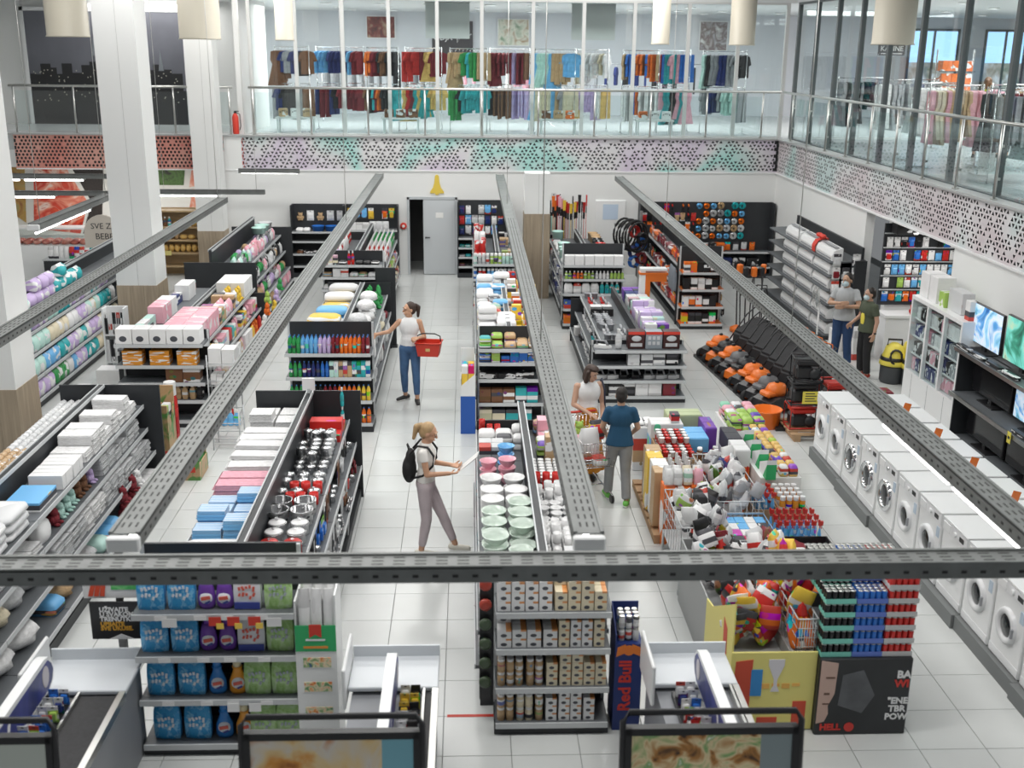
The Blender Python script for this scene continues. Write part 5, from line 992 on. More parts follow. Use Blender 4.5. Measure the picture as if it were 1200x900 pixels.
# ================================================================ TOOLS
gondola('gondola_shelving', 'dark tool gondola with orange packs on pegs behind the lawn mowers', 4.55, 5.55, 23.7, 28.3, 1.75, [(1.3, 4.6), (.8, 4.58), (.35, 4.55)], [(1.3, 5.5), (.8, 5.5)], xs=5.05, topcap=False)
endcap('end_shelf', 'dark end shelf of black and orange tool packs facing the lawn mowers', 4.58, 5.52, 23.2, .46, 1.75, [.12, .5, .88, 1.25], shelfm=ORANGE)
for z in (.12, .5, .88, 1.25): fill('on the tool pack end shelf', (4.62, 23.22), (5.48, 23.22), z, 'F', [('carton', ['black', 'orange'], (.13, .14, .22), 'tool pack'), ('carton', ['white', 'orange', 'black'], (.14, .14, .24), 'tool pack')], maxn=2)
for z, fx in ((1.3, 4.6), (.8, 4.58), (.35, 4.55)): fill('on the aisle side of the tool gondola', (fx, 28.2), (fx, 23.8), z, 'L', [('blister', ['orange', 'red', 'maroon', 'black'], (.14, .1, .24), 'tool blister'), ('case', ['maroon', 'black', 'orange'], (.26, .16, .2))], rows=1, maxn=3, jit=.03)
for z in (.8, 1.3): fill('on the mower side of the tool gondola', (5.5, 23.8), (5.5, 28.2), z, 'R', [('drill', ['orange'], 1.2), ('blister', ['orange', 'black', 'tan'], (.14, .1, .24), 'tool blister'), ('case', ['black', 'orange'], (.3, .2, .22))], rows=1, maxn=3, jit=.03)
for k in range(4):
    o = new('grey_bag', lambda bm: (k_bag(bm),), mat('bag_grey', (.18, .2, .23), .6), loc=(4.42, 23.3 + k * .12, .85), rz=PI / 2, sc=(.24, .1, .5)); tag(o, 'grey tarpaulin bag hanging at the tool gondola corner', 'bag', 'grey bags at the tool gondola')
t = wallshelf('wide black tool wall with saw blades and boxes along the back wall', 4.5, 8.05, 29.2, 1.98, [.3, .7], .35)
pegs('pegged on the black tool wall', 4.65, 6.0, 29.12, 1.0, 1.85, [('blister', ['orange', 'red', 'tan', 'black'], (.13, .07, .22), 'tool blister'), ('drill', ['orange', 'red'], .9)], dx=.145, dz=.24)
pegs('pegged on the black tool wall', 6.1, 7.35, 29.12, 1.0, 1.8, [('disc', ['silver', 'teal', 'tan', 'grey'], (.19, .06, .19)), ('disc', ['orange', 'sky', 'silver'], (.16, .06, .16))], dx=.19, dz=.2, p=.96)
pegs('low on the black tool wall', 4.7, 7.7, 29.05, .72, .8, [('case', ['orange', 'black'], (.28, .18, .22)), ('blister', ['orange', 'silver'], .16 and 1.2, 'tool blister')], dx=.22, dz=.3)
pegs('near the floor of the black tool wall', 4.7, 7.7, 29.05, .31, .4, [('case', ['black', 'orange', 'navy'], (.32, .2, .24))], dx=.36, dz=.5)
# orange strimmers hanging / standing at the tool gondola
for k in range(7):
    x = 5.75 + (k % 3) * .2 + R.uniform(-.03, .03); y = 22.3 + (k // 3) * .35
    t = thing('grass_trimmer', 'orange and black grass trimmer standing behind the lawn mowers', 'trimmer', (x, y, 0), R.uniform(-.5, .5), 'grass trimmers by the tool gondola')
    new('shaft', lambda bm: tube(bm, [(0, 0, .12), (0, .12, 1.35)], .015, 6), BLACKP, t); new('motor', lambda bm: bevbox(bm, (0, .14, 1.42), (.11, .12, .2), .02), ORANGE if k % 2 else BLACKP, t)
    new('guard', lambda bm: lathe(bm, [(.02, .16), (.14, .1), (.15, .03)], 12), ORANGE, t); new('handle', lambda bm: tube(bm, [(-.12, .02, .95), (-.1, .08, 1.08), (.1, .08, 1.08), (.12, .02, .95)], .014, 6), BLACKP, t); new('head', lambda bm: lathe(bm, [(.05, 0), (.05, .04), (.02, .12)], 10), BLACKP, t)
for k in range(10): prod('blister', R.choice(['orange', 'black', 'tan']), (5.62, 23.8 + k * .3, .42 if k % 2 else .16), PI / 2, (.16, .12, .26), 'low at the mower side of the tool gondola', 'tool blister')
# lawn mowers
def make_mower(COV, DK):
    t = thing('lawn_mower', 'lawn mower', 'lawn mower')
    new('deck', lambda bm: (prism(bm, [(-.32, .1), (-.3, .22), (-.1, .3), (.3, .3), (.42, .2), (.42, .1)], -.23, .23, 'y'),), DK, t)
    en = new('engine_cover', lambda bm: (lathe(bm, [(.19, .3), (.2, .38), (.15, .47), (.05, .5)], 14, ys=.85), bevbox(bm, (-.16, 0, .33), (.22, .26, .1), .03)), COV, t)
    new('fuel_cap', lambda bm: lathe(bm, [(.035, .49), (.035, .53), (.02, .54)], 10), BLACKP, en)
    for sx, r in ((-.26, .1), (.32, .13)):
        for sy in (-.26, .26):
            w = new('wheel', lambda bm: lathe(bm, [(r * .5, -.03), (r, -.03), (r, .03), (r * .5, .03)], 14, mat4=Matrix.Translation((sx, sy, r)) @ Matrix.Rotation(PI / 2, 4, 'X')), MATS['rubber'], t)
            new('hub', lambda bm: lathe(bm, [(r * .45, -.034), (r * .45, .034)], 10, mat4=Matrix.Translation((sx, sy, r)) @ Matrix.Rotation(PI / 2, 4, 'X')), ORANGE, w)
    def bag(bm):
        prism(bm, [(.4, .2), (1.02, .34), (1.06, .72), (.9, .76), (.42, .5)], -.22, .22, 'y'); bmesh.ops.bevel(bm, geom=bm.edges[:], offset=.04, segments=2, affect='EDGES')
    new('grass_bag', bag, mat('grass_bag', (.02, .02, .022), .75, bump=.4, bscale=25), t)
    new('handle', lambda bm: tube(bm, [(.3, -.22, .25), (.75, -.24, .8), (1.05, -.22, 1.02), (1.08, 0, 1.05), (1.05, .22, 1.02), (.75, .24, .8), (.3, .22, .25)], .014, 6), BLACKP, t)
    new('lever', lambda bm: tube(bm, [(.98, -.2, .99), (1.0, -.16, 1.08), (1.0, .16, 1.08), (.98, .2, .99)], .008, 5), ORANGE, t)
    return t
mowers = [make_mower(ORANGE, BLACKP), make_mower(BLACKP, ORANGE), make_mower(mat('engine_grey', (.12, .12, .125), .4), BLACKP)]
ML = ['lawn mower with orange engine cover and black deck in the row on the tiles', 'lawn mower with black engine cover on an orange deck in the row', 'lawn mower with grey engine cover in the row on the tiles']; MO = [0, 1, 0, 2, 1, 0, 0, 2, 0]; seen = set()
for k in range(9):
    p = (4.92 + .03 * k, 20.75 - k * .4, .0)
    q = MO[k]; m = mowers[q] if q not in seen else dup(mowers[q], p, None); seen.add(q); m.location = p; m.rotation_euler = (0, 0, .42 + R.uniform(-.05, .05)); m['label'] = ML[q].replace(' in the row on the tiles', '').replace(' in the row', '') + ', %s mower from the tool gondola' % 'first second third fourth fifth sixth seventh eighth ninth'.split()[k]; m['group'] = 'lawn mowers in the floor row'
t = thing('mower_platform', 'low black platform edge in front of the lawn mowers', 'platform', (4.8, 18.7, 0)); new('board', lambda bm: prism(bm, [(-.35, 2.3), (-.2, 2.35), (.28, -2.2), (.1, -2.2)], 0, .05, 'z'), BLACKP, t)
prod('tub', 'orange', (4.8, 16.75, 0), 0, (.5, .5, .3), 'in front of the last lawn mower', 'wheelbarrow tray')
# stacked generators on pallet
t = thing('pallet', 'wooden pallet under the red generators', 'pallet', (5.5, 16.4, 0))
for k in range(5): new('plank', lambda bm: b2(bm, -.5, .5, -.4 + k * .18, -.3 + k * .18, .1, .12), CARD, t)
for k in (-.4, 0, .4): new('bearer', lambda bm: b2(bm, k - .05, k + .05, -.4, .42, 0, .1), CARD, t)
def machine(x, y, z, s, label, c):
    t = thing('generator', label, 'generator', (x, y, z), R.uniform(-.1, .1), 'machines on the pallet')
    def fr(bm):
        for sx in (-.22, .22): tube(bm, [(sx, -.17, 0), (sx, -.17, .36), (sx, .17, .36), (sx, .17, 0)], .014, 6, 0, True)
        for yy, zz in ((-.17, .36), (.17, .36), (-.17, .0), (.17, 0)): tube(bm, [(-.22, yy, zz + .014 * (zz == 0)), (.22, yy, zz + .014 * (zz == 0))], .014, 6)
    new('frame', fr, c, t, sc=s); new('tank', lambda bm: bevbox(bm, (0, 0, .29), (.38, .3, .1), .03), c, t, sc=s)
    new('motor', lambda bm: (bevbox(bm, (-.06, 0, .13), (.26, .26, .2), .03), lathe(bm, [(.09, 0), (.09, .04), (.03, .05)], 12, mat4=Matrix.Translation((.1, -.12, .12)) @ Matrix.Rotation(PI / 2, 4, 'X'))), BLACKP, t, sc=s)
for i, (x, z) in enumerate(((5.25, .125), (5.75, .125), (5.25, .52), (5.78, .52), (5.28, .9))): machine(x, 16.4, z, 1.0, ['red framed generator low on the pallet by the washing machines', 'black framed generator low on the pallet', 'black framed generator in the middle of the stack', 'red generator with low red tank in the middle of the stack', 'black boxed generator on top of the stack'][i], [REDM, BLACKP, BLACKP, REDM, BLACKP][i])
t = thing('yellow_price_sign', 'yellow price sheet fixed on the stacked generators', 'sign', (5.32, 16.19, .56)); new('sheet', lambda bm: b2(bm, -.14, .14, -.006, 0, 0, .2), YEL, t); new('printed_lines', lambda bm: [b2(bm, -.1, .08 - .03 * (k % 2), -.008, -.0065, .04 + k * .04, .055 + k * .04) for k in range(4)], INK, t)
prod('carton', 'white', (6.15, 16.3, .0), 0, (.4, .4, .7), 'behind the first washing machine', 'machine box'); prod('carton', 'maroon', (6.5, 16.3, 0), 0, (.2, .3, .75), 'behind the first washing machine', 'machine box')
# ================================================================ WASHING MACHINES
PLINTH = mat('plinth_grey', (.17, .18, .18), .6)
def make_wm(kind):
    t = thing('washing_machine', 'wm', 'washing machine')
    new('cabinet', lambda bm: bevbox(bm, (0, 0, .425), (.595, .56, .85), .012), WHITE2, t)
    new('worktop', lambda bm: bevbox(bm, (0, 0, .858), (.6, .58, .02), .006), WHITE2, t)
    cp = new('control_panel', lambda bm: b2(bm, -.29, .29, -.288, -.28, .72, .84), mat('panel_white', (.78, .79, .8), .3), t)
    new('drawer', lambda bm: bevbox(bm, (-.19, -.289, .78), (.17, .012, .09), .004), WHITE2, cp); new('dial', lambda bm: lathe(bm, [(.03, 0), (.028, .025)], 14, mat4=Matrix.Translation((.02, -.285, .78)) @ Matrix.Rotation(PI / 2, 4, 'X')), CHROME if kind == 0 else WHITE2, cp)
    new('display', lambda bm: b2(bm, .12, .22, -.292, -.287, .755, .805), BLACKP, cp)
    ring = CHROME if kind == 0 else mat('door_white', (.74, .75, .76), .25)
    rd = .2 if kind == 0 else .18
    d = new('door_ring', lambda bm: lathe(bm, [(rd, .27), (rd, .31), (rd - .02, .325), (rd - .06, .315), (rd - .07, .29)], 28, mat4=Matrix.Translation((0, 0, .42)) @ Matrix.Rotation(PI / 2, 4, 'X'), cap=False), ring, t)
    new('door_glass', lambda bm: lathe(bm, [(rd - .06, .285), (rd - .07, .30), (rd - .11, .31), (.02, .313)], 24, mat4=Matrix.Translation((0, 0, .42)) @ Matrix.Rotation(PI / 2, 4, 'X')), mat('door_glass_dark', (.02, .022, .025), .06, spec=.8), d)
    new('door_handle', lambda bm: bevbox(bm, (rd - .015, -.325, .42), (.025, .03, .1), .006), GREYP, d)
    new('plinth_panel', lambda bm: b2(bm, -.29, .29, -.284, -.28, .02, .1), mat('panel_white', (.78, .79, .8), .3), t)
    new('energy_label', lambda bm: (b2(bm, .2, .27, -.286, -.2801, .56, .68),), mat('sticker', (.5, .6, .7), .5), t)
    return t
wm = [make_wm(0), make_wm(1)]
order = [1, 1, 0, 0, 0, 1, 1, 1, 1, 1, 0, 1, 1]
usedk = set()
ORD = 'first second third fourth fifth sixth seventh eighth ninth tenth eleventh twelfth thirteenth'.split()
for i, k in enumerate(order):
    y = 15.05 - i * .645
    lab = 'white washing machine with %s door, %s from the generator pallet' % ('chrome ringed' if k == 0 else 'white ringed', ORD[i])
    m = wm[k] if k not in usedk else dup(wm[k], (0, 0, 0)); usedk.add(k)
    m.location = (5.42, y, .16); m.rotation_euler = (0, 0, -PI / 2); m['label'] = lab; m['group'] = 'washing machines facing the promotion aisle'
for i in range(7):
    m = dup(wm[1], (6.08, 14.9 - i * .66, .16), PI / 2, 'white washing machine facing the television shelf, %s from the generator pallet' % ORD[i]); m['group'] = 'washing machines facing the televisions'
for i in range(4):
    t = thing('shelf_talker', 'small orange card hanging from the back row of washing machines', 'sign', (6.0, 14.2 - i * 1.05, 1.03), .3, 'orange cards on the washing machines'); new('card', lambda bm: bx(bm, (0, 0, .1), (.12, .004, .16), 0, Matrix.Rotation(.3, 4, 'Y')), ORANGE, t); new('foot', lambda bm: b2(bm, -.04, .04, -.03, .03, 0, .02), WHITE2, t)
for i in range(8): 
    t = thing('plinth', 'grey plinth section under the washing machines, %s from the generator pallet' % ORD[i], 'plinth', (5.75, 14.73 - i * 1.29, 0), 0, 'plinth sections'); new('board', lambda bm: b2(bm, -.66 - (.03 if i % 2 else 0), .66, -.64, .64, 0, .158), PLINTH, t)
# ================================================================ AC WALL
t = thing('ac_shelving', 'dark sloping shelving with white air conditioners along the white side wall', 'shelving', (7.75, 24.5, 0))
new('base', lambda bm: b2(bm, -.4, .35, -2.35, 2.35, 0, .12), DARK, t); new('back_panel', lambda bm: b2(bm, .3, .35, -2.35, 2.35, .12, 1.98), DARK, t)
ACZ = [.14, .46, .78, 1.08, 1.38, 1.68]
for z in ACZ: new('shelf', lambda bm: prism(bm, [(-.36, z - .03), (.3, z - .0), (.3, z + .03), (-.36, z)], -2.35, 2.35, 'y'), SHELFM, t)
new('end_grid', lambda bm: b2(bm, .1, .34, -2.6, -2.36, .1, 1.75), DARK, t)
def acprof(bm):
    prism(bm, [(-.12, .0), (-.13, .1), (-.09, .2), (.06, .26), (.1, .26), (.1, 0)], -.54, .54, 'y')
ACM = mesh('ac_body', acprof); ACV = mesh('ac_vent', lambda bm: (b2(bm, -.134, -.122, -.46, .46, .03, .06), b2(bm, -.05, .06, -.48, .48, .262, .264)))
n = 0
for zi, z in enumerate(ACZ):
    ks = {0: 3, 1: 3, 2: 3, 3: 3, 4: 3, 5: 3}[zi]
    for k in range(ks):
        y = 22.75 + k * 1.18 + (.1 if zi in (3, 4) else 0)
        a = thing('air_conditioner', 'white wall air conditioner on the %s shelf by the side wall' % ['lowest', 'second', 'third', 'fourth', 'fifth', 'top'][zi], 'air conditioner', (7.58, y, z + .015), 0, 'air conditioners on the sloping shelving')
        obj('body', ACM, WHITE2, a); obj('vents', ACV, GREYP, a)
rb = thing('red_ribbon', 'red ribbon wrapped around the top air conditioner', 'ribbon', (7.58, 23.4, 1.70)); new('band', lambda bm: prism(bm, [(-.15, .0), (-.16, .12), (-.1, .24), (.06, .29), (.13, .29), (.13, 0), (.12, 0), (.12, .278), (.06, .278), (-.09, .23), (-.145, .11), (-.14, 0)], -.1, .1, 'y'), CARDR, rb); new('bow', lambda bm: (sphere(bm, (0, -.1, .33), (.07, .14, .05), 6), sphere(bm, (.0, .12, .33), (.07, .14, .05), 6)), CARDR, rb)
t = thing('pedestal_fan', 'silver round pedestal fan before the air conditioner shelves', 'fan', (7.25, 22.1, 0))
new('base', lambda bm: (b2(bm, -.25, .25, -.03, .03, 0, .04), b2(bm, -.03, .03, -.25, .25, 0, .04)), WHITE2, t); new('pole', lambda bm: tube(bm, [(0, 0, .04), (0, 0, .85)], .02, 8), WHITE2, t)
def cage(bm):
    for r in (.05, .1, .15, .2, .235): tube(bm, [(-.08, r * math.cos(a), .95 + r * math.sin(a)) for a in [2 * PI * i / 20 for i in range(20)]], .005, 4, 0, True)
    for k in range(10): a = k * PI / 5; tube(bm, [(-.085, .05 * math.cos(a), .95 + .05 * math.sin(a)), (-.08, .235 * math.cos(a), .95 + .235 * math.sin(a))], .004, 4)
new('cage', cage, STEEL, t)
for k in range(4): new('blade', lambda bm: bx(bm, (-.06, .1 * math.cos(k * PI / 2), .95 + .1 * math.sin(k * PI / 2)), (.01, .12, .12), 0, Matrix.Rotation(.5, 4, 'X')), mat('blade_grey', (.45, .5, .52), .2), t)
pegs('hanging at the end of the air conditioner shelves', 7.5, 7.95, 22.0, .8, 1.7, [('blister', ['white', 'maroon', 'silver'], (.16, .1, .24), 'filter pack')], dx=.2, dz=.28, p=.8)
prod('plainbox', 'white', (7.45, 21.5, 0), 0, (.22, .22, .45), 'on the floor behind the two men', 'air cooler box'); prod('carton', 'white', (7.7, 20.9, 0), .2, (.4, .35, .6), 'on the floor behind the two men', 'air cooler box')
# ================================================================ ELECTRONICS RECESS
t = thing('peg_board', 'black peg wall of blue and coloured phone accessories inside the recess', 'display wall', (8.75, 21.28, 0)); new('board', lambda bm: b2(bm, -.62, 1.4, -.04, 0, 1.0, 2.62), DARK, t)
for z in (1.3, 1.58, 1.86, 2.14, 2.42): new('peg_rail', lambda bm: b2(bm, -.62, 1.4, -.07, -.04, z, z + .02), RAILM, t)
for z, cs in ((1.08, ['green', 'orange', 'teal', 'red', 'white', 'blue']), (1.36, ['sky', 'teal', 'lime', 'white']), (1.62, ['sky', 'white', 'blue']), (1.9, ['sky', 'blue', 'red', 'white']), (2.16, ['white', 'blue', 'black'])):
    pegs('on the %s row of the phone accessory peg wall' % {1.08: 'lowest', 1.36: 'second', 1.62: 'middle', 1.9: 'fourth', 2.16: 'top'}[z], 8.24, 10.05, 21.2, z, z + .1, [('blister', cs, (.12, .08, .2), 'accessory pack')], dx=.142, dz=.3, p=.95)
for k in range(3): prod('case', ['black', 'maroon', 'black'][k], (8.45 + k * .5, 21.04, 2.445), 0, (.44, .3, .18 if k else .3), 'on top of the phone accessory wall')
t = thing('white_counter', 'low white counter under the phone accessory wall', 'counter', (9.0, 20.95, 0)); new('body', lambda bm: b2(bm, -.85, 1.2, -.2, .25, 0, .85), WHITE2, t); new('top', lambda bm: b2(bm, -.88, 1.22, -.24, .26, .85, .9), WHITE2, t)
fill('on the low white counter', (8.6, 20.74), (9.9, 20.74), .9, 'F', [('toy', ['green', 'red', 'tan', 'orange'], .7, 'small figurine')], maxn=3)
for x, y in ((7.78, 19.25), (8.08, 18.95), (8.2, 19.45)):
    t = thing('canister_vacuum', 'yellow and black canister vacuum in the recess beside the glass cabinet', 'vacuum cleaner', (x, y, 0), R.uniform(-.3, .3), 'yellow vacuums')
    new('tank', lambda bm: lathe(bm, [(.2, 0), (.22, .03), (.22, .3), (.2, .34)], 18), GREYP if 0 else mat('vac_dark', (.05, .055, .06), .5), t); new('motor_dome', lambda bm: lathe(bm, [(.25, .34), (.24, .4), (.19, .55), (.15, .68), (.06, .74)], 18), YEL, t)
    new('handle', lambda bm: tube(bm, [(-.13, 0, .66), (-.12, 0, .8), (.12, 0, .8), (.13, 0, .66)], .02, 6), BLACKP, t); new('hose', lambda bm: tube(bm, [(.1 * math.cos(a) , -.21 - .02 * math.sin(a * 2), .52 + .13 * math.sin(a)) for a in [2 * PI * i / 14 for i in range(14)]], .022, 6, 0, True), BLACKP, t); new('strap', lambda bm: lathe(bm, [(.235, .43), (.24, .43), (.225, .49), (.22, .49)], 18), BLACKP, t)
# glass phone cabinet
t = thing('glass_cabinet', 'white framed glass cabinet of phones beside the televisions', 'cabinet', (7.8, 17.05, 0))
def cabf(bm):
    b2(bm, -.3, .3, -1.0, 1.0, 0, .62); b2(bm, -.3, .3, -1.0, 1.0, 1.84, 1.9); b2(bm, .27, .3, -1.0, 1.0, .62, 1.84)
    for y in (-1.0, -.36, .3, .95): b2(bm, -.3, -.24, y, y + .05, .62, 1.84)
    for y in (-1.0, .95): b2(bm, -.24, .27, y, y + .05, .62, 1.84)
new('frame', cabf, WHITE2, t)
for z in (.92, 1.22, 1.52): new('shelf', lambda bm: b2(bm, -.24, .27, -.95, .95, z - .02, z), WHITE2, t)
for a, b in ((-.95, -.36), (-.31, .3), (.35, .95)): new('glass_door', lambda bm: b2(bm, -.3, -.292, a + .01, b - .01, .64, 1.82), GLASS, t); new('seam', lambda bm: b2(bm, -.303, -.3, a + .29, a + .296, .02, .6), GREYP, t)
for z in (.64, .92, 1.22, 1.52): fill('inside the white glass cabinet', (7.56, 17.95), (7.56, 16.15), z + .002, 'L', [('plainbox', ['navy', 'black', 'white'], (.13, .1, .2), 'phone box'), ('plainbox', ['black', 'grey', 'pink'], (.11, .1, .2), 'phone box')], maxn=2)
for k, (w, c) in enumerate(((.34, 'white'), (.3, 'white'), (.22, 'lime'))): prod('plainbox', c, (7.75, 17.85 - k * .36, 1.9), -PI / 2, (w, .3, (.42, .42, .24)[k]), 'on top of the glass phone cabinet', 'speaker box')
prod('carton', 'silver', (7.75, 16.75, 1.9), -PI / 2, (.5, .2, .34), 'on top of the glass phone cabinet', 'console box'); prod('carton', 'white', (7.68, 16.2, 1.9), -PI / 2, (.16, .14, .3), 'on top of the glass phone cabinet', 'headset box')
# television shelf
t = thing('tv_shelf', 'three level dark shelving for televisions against the white side wall', 'shelving', (7.8, 13.5, 0))
for z in (.12, .82, 1.52): s_ = new('shelf', lambda bm: b2(bm, -.38, .3, -2.6, 2.55, z - .04, z), SHELFM, t); new('price_rail', lambda bm: b2(bm, -.395, -.38, -2.6, 2.55, z - .05, z + .01), STEEL, s_)
new('back_panel', lambda bm: b2(bm, .28, .3, -2.6, 2.55, .0, 1.52), DARK, t); new('end_panel', lambda bm: b2(bm, -.3, .3, 2.52, 2.55, 0, 1.5), DARK, t)
PICA = picmat('tv_blue', [(.02, .12, .4), (.1, .35, .7), (.75, .85, .95), (.3, .6, .85), (.05, .3, .4), (.7, .8, .9)], 2.2, emit=.35, detail=4); PICB = picmat('tv_green', [(.01, .05, .04), (.05, .3, .2), (.2, .7, .6), (.5, .7, .5), (.02, .1, .08)], 2.0, emit=.3, detail=4)
BLKS = mat('tv_off', (.012, .012, .014), .12)
def tv(y, z, w, h, scr, label):
    t = thing('television', label, 'television', (7.72, y, z), -PI / 2)
    new('bezel', lambda bm: bevbox(bm, (0, 0, .08 + h / 2), (w, .05, h), .008), BLACKP, t); new('screen', lambda bm: b2(bm, -w / 2 + .015, w / 2 - .015, -.028, -.026, .095, .065 + h), scr, t)
    new('stand', lambda bm: (b2(bm, -.25, .25, -.1, .1, 0, .015), b2(bm, -.05, .05, -.02, .02, .015, .1)), BLACKP, t)
tv(15.72, 1.52, 1.02, .6, PICA, 'television showing a blue and white waterfall picture on the top shelf'); tv(14.55, 1.52, 1.1, .66, PICB, 'television showing a green lagoon picture on the top shelf'); tv(13.3, 1.52, 1.1, .66, PICA, 'second blue waterfall television past the green lagoon one')
tv(15.3, .82, 1.25, .62, BLKS, 'switched off black television under the waterfall picture'); tv(14.0, .82, 1.15, .64, PICA, 'television showing a snowy blue picture on the middle shelf')
tv(12.7, .82, 1.15, .64, BLKS, 'switched off television beyond the snowy picture')
for k in range(3): tv(15.3 - k * 1.3, .12, 1.2, .6, BLKS, ['switched off television on the lowest shelf nearest the glass cabinet', 'switched off television in the middle of the lowest shelf', 'switched off television at the far end of the lowest shelf'][k])
for k in range(5): prod('case', 'black', (7.5, 15.9 - k * .5, .82 if k > 3 else 1.52), -PI / 2, (.42, .08, .06), 'in front of the televisions', 'sound bar')
t = thing('yellow_price_sign', 'small yellow price tag on the television shelf edge', 'sign', (7.39, 14.0, .7)); new('sheet', lambda bm: b2(bm, -.006, 0, -.05, .05, 0, .16), YEL, t); new('printed_lines', lambda bm: b2(bm, -.008, -.0065, -.03, .03, .06, .1), INK, t)

# ================================================================ PROMOTION ISLAND
def pbin(label, x0, x1, y0, y1, z0, z1, m=None, kind='wire'):
    t = thing('promotion_bin', label, 'bin', ((x0 + x1) / 2, (y0 + y1) / 2, 0)); w = (x1 - x0) / 2; d = (y1 - y0) / 2
    if kind == 'wire':
        WIRE = m or RAILM
        def side(bm, a, b):
            n = 8
            for k in range(n + 1):
                q = k / n; p = (a[0] + (b[0] - a[0]) * q, a[1] + (b[1] - a[1]) * q); tube(bm, [(p[0], p[1], z0), (p[0], p[1], z1)], .004, 4)
            for k in range(5): z = z0 + (z1 - z0) * k / 4; tube(bm, [(*a, z), (*b, z)], .008 if k in (0, 4) else .004, 4)
        cs = [(-w, -d), (w, -d), (w, d), (-w, d)]
        for k in range(4): new('wire_panel', lambda bm: side(bm, cs[k], cs[(k + 1) % 4]), WIRE, t)
        new('floor_tray', lambda bm: b2(bm, -w, w, -d, d, z0 - .02, z0), WIRE, t)
        for c in cs: new('leg', lambda bm: tube(bm, [(c[0] * .97, c[1] * .97, 0), (c[0] * .97, c[1] * .97, z0)], .015, 6), WIRE, t)
    else:
        for nm, f in (('front_wall', lambda bm: b2(bm, -w, w, -d, -d + .015, 0, z1)), ('back_wall', lambda bm: b2(bm, -w, w, d - .015, d, 0, z1)), ('side_wall', lambda bm: b2(bm, -w, -w + .015, -d + .015, d - .015, 0, z1)), ('side_wall', lambda bm: b2(bm, w - .015, w, -d + .015, d - .015, 0, z1)), ('inner_floor', lambda bm: b2(bm, -w + .015, w - .015, -d + .015, d - .015, z0 - .02, z0))): new(nm, f, m or CARD, t)
    return t
def heap(place, x0, x1, y0, y1, z, n, kinds, layers=2, tilt=.5):
    for L in range(layers):
        for k in range(n):
            kind, cols, *rest = R.choice(kinds); sc = rest[0] if rest else 1; nn = rest[1] if len(rest) > 1 else None
            w, d, h = dims(kind, sc); mrg = max(w, d) * .55
            prod(kind, R.choice(cols), (R.uniform(x0 + mrg, x1 - mrg), R.uniform(y0 + mrg, y1 - mrg), z + L * h * .6 + R.uniform(0, .02)), 0, sc, place, nn, rot=(R.uniform(-tilt, tilt), R.uniform(-tilt, tilt), R.uniform(0, 6.28)))
# front: crisps bins
BOX_Y = mat('display_yellow', (.78, .70, .22), .5)
t = thing('crisps_display', 'yellow cardboard display picturing a cup and red crisps before the bins', 'display stand', (2.67, 8.52, 0))
new('front_board', lambda bm: bevbox(bm, (0, -.06, .4), (.76, .02, .78), .006), BOX_Y, t); new('side_board', lambda bm: prism(bm, [(-.05, 0), (1.0, 0), (1.0, .75), (.75, .8), (-.05, 1.25)], -.38, -.365, 'x'), BOX_Y, t)
CUPW = mat('print_lilacwhite', (.7, .68, .72), .5)
new('red_picture', lambda bm: (prism(bm, [(-.36, .3), (-.2, .25), (-.19, .72), (-.34, .7)], -.075, -.0705), b2(bm, .19, .31, -.075, -.0705, .06, .3), b2(bm, -.12, .06, -.075, -.0705, .05, .14)), mat('print_crisps', (.6, .07, .03), .5), t)
new('blue_picture', lambda bm: b2(bm, -.2, -.1, -.078, -.0705, .36, .62), mat('print_blue', (.03, .25, .6), .5), t)
new('cup_picture', lambda bm: prism(bm, [(-.02, .4), (.06, .4), (.035, .46), (.035, .52), (.09, .66), (.09, .72), (-.05, .72), (-.05, .66), (.005, .52), (.005, .46)], -.075, -.0705), CUPW, t)
new('sun_picture', lambda bm: [b2(bm, -.1 + k * .09, -.03 + k * .09, -.0735, -.0705, .43 + .02 * (k % 2), .48) for k in range(4)], mat('print_sun', (.8, .45, .1), .5), t)
new('side_picture', lambda bm: prism(bm, [(.12, .5), (.25, .45), (.28, .95), (.15, .9)], -.384, -.381, 'x'), MATS['print_crisps'], t)
BAGK = [('bagp', ['brown', 'maroon', 'black', 'silver'], (.17, .09, .2), 'snack bag'), ('bagp', ['red', 'white', 'black'], (.17, .09, .2), 'snack bag')]
pbin('grey bin of dark snack bags behind the yellow cardboard display', 2.3, 2.84, 8.5, 10.9, .6, .74, mat('bin_grey', (.35, .36, .36), .5), 'box')
heap('in the grey bin behind the yellow display', 2.3, 2.84, 9.2, 10.9, .7, 30, BAGK, 2)
heap('in the grey bin just behind the yellow display', 2.3, 2.84, 8.72, 9.25, .68, 11, [('bagp', ['red', 'orange', 'yellow'], (.18, .09, .22), 'crisp bag')], 3)
pbin('white wire basket of red and yellow crisps beside the grey bin', 2.86, 3.04, 8.5, 9.7, .72, 1.08)
heap('in the white wire basket of crisps', 2.82, 3.08, 8.6, 9.7, .76, 10, [('bagp', ['red', 'orange', 'yellow'], (.18, .09, .24), 'crisp bag')], 4)
for k in range(4): prod('bagp', 'orange', (2.9 + k * .045, 8.62, .74), 0, (.07, .1, .3), 'along the front of the wire basket', 'crisp bag', rot=(-.2, .25, 1.5))
heap('in the far end of the crisps baskets', 2.86, 3.3, 9.75, 10.6, .6, 14, BAGK, 3)
pbin('white wire basket of dark bags behind the crisps', 2.86, 3.3, 9.75, 10.6, .55, .85)
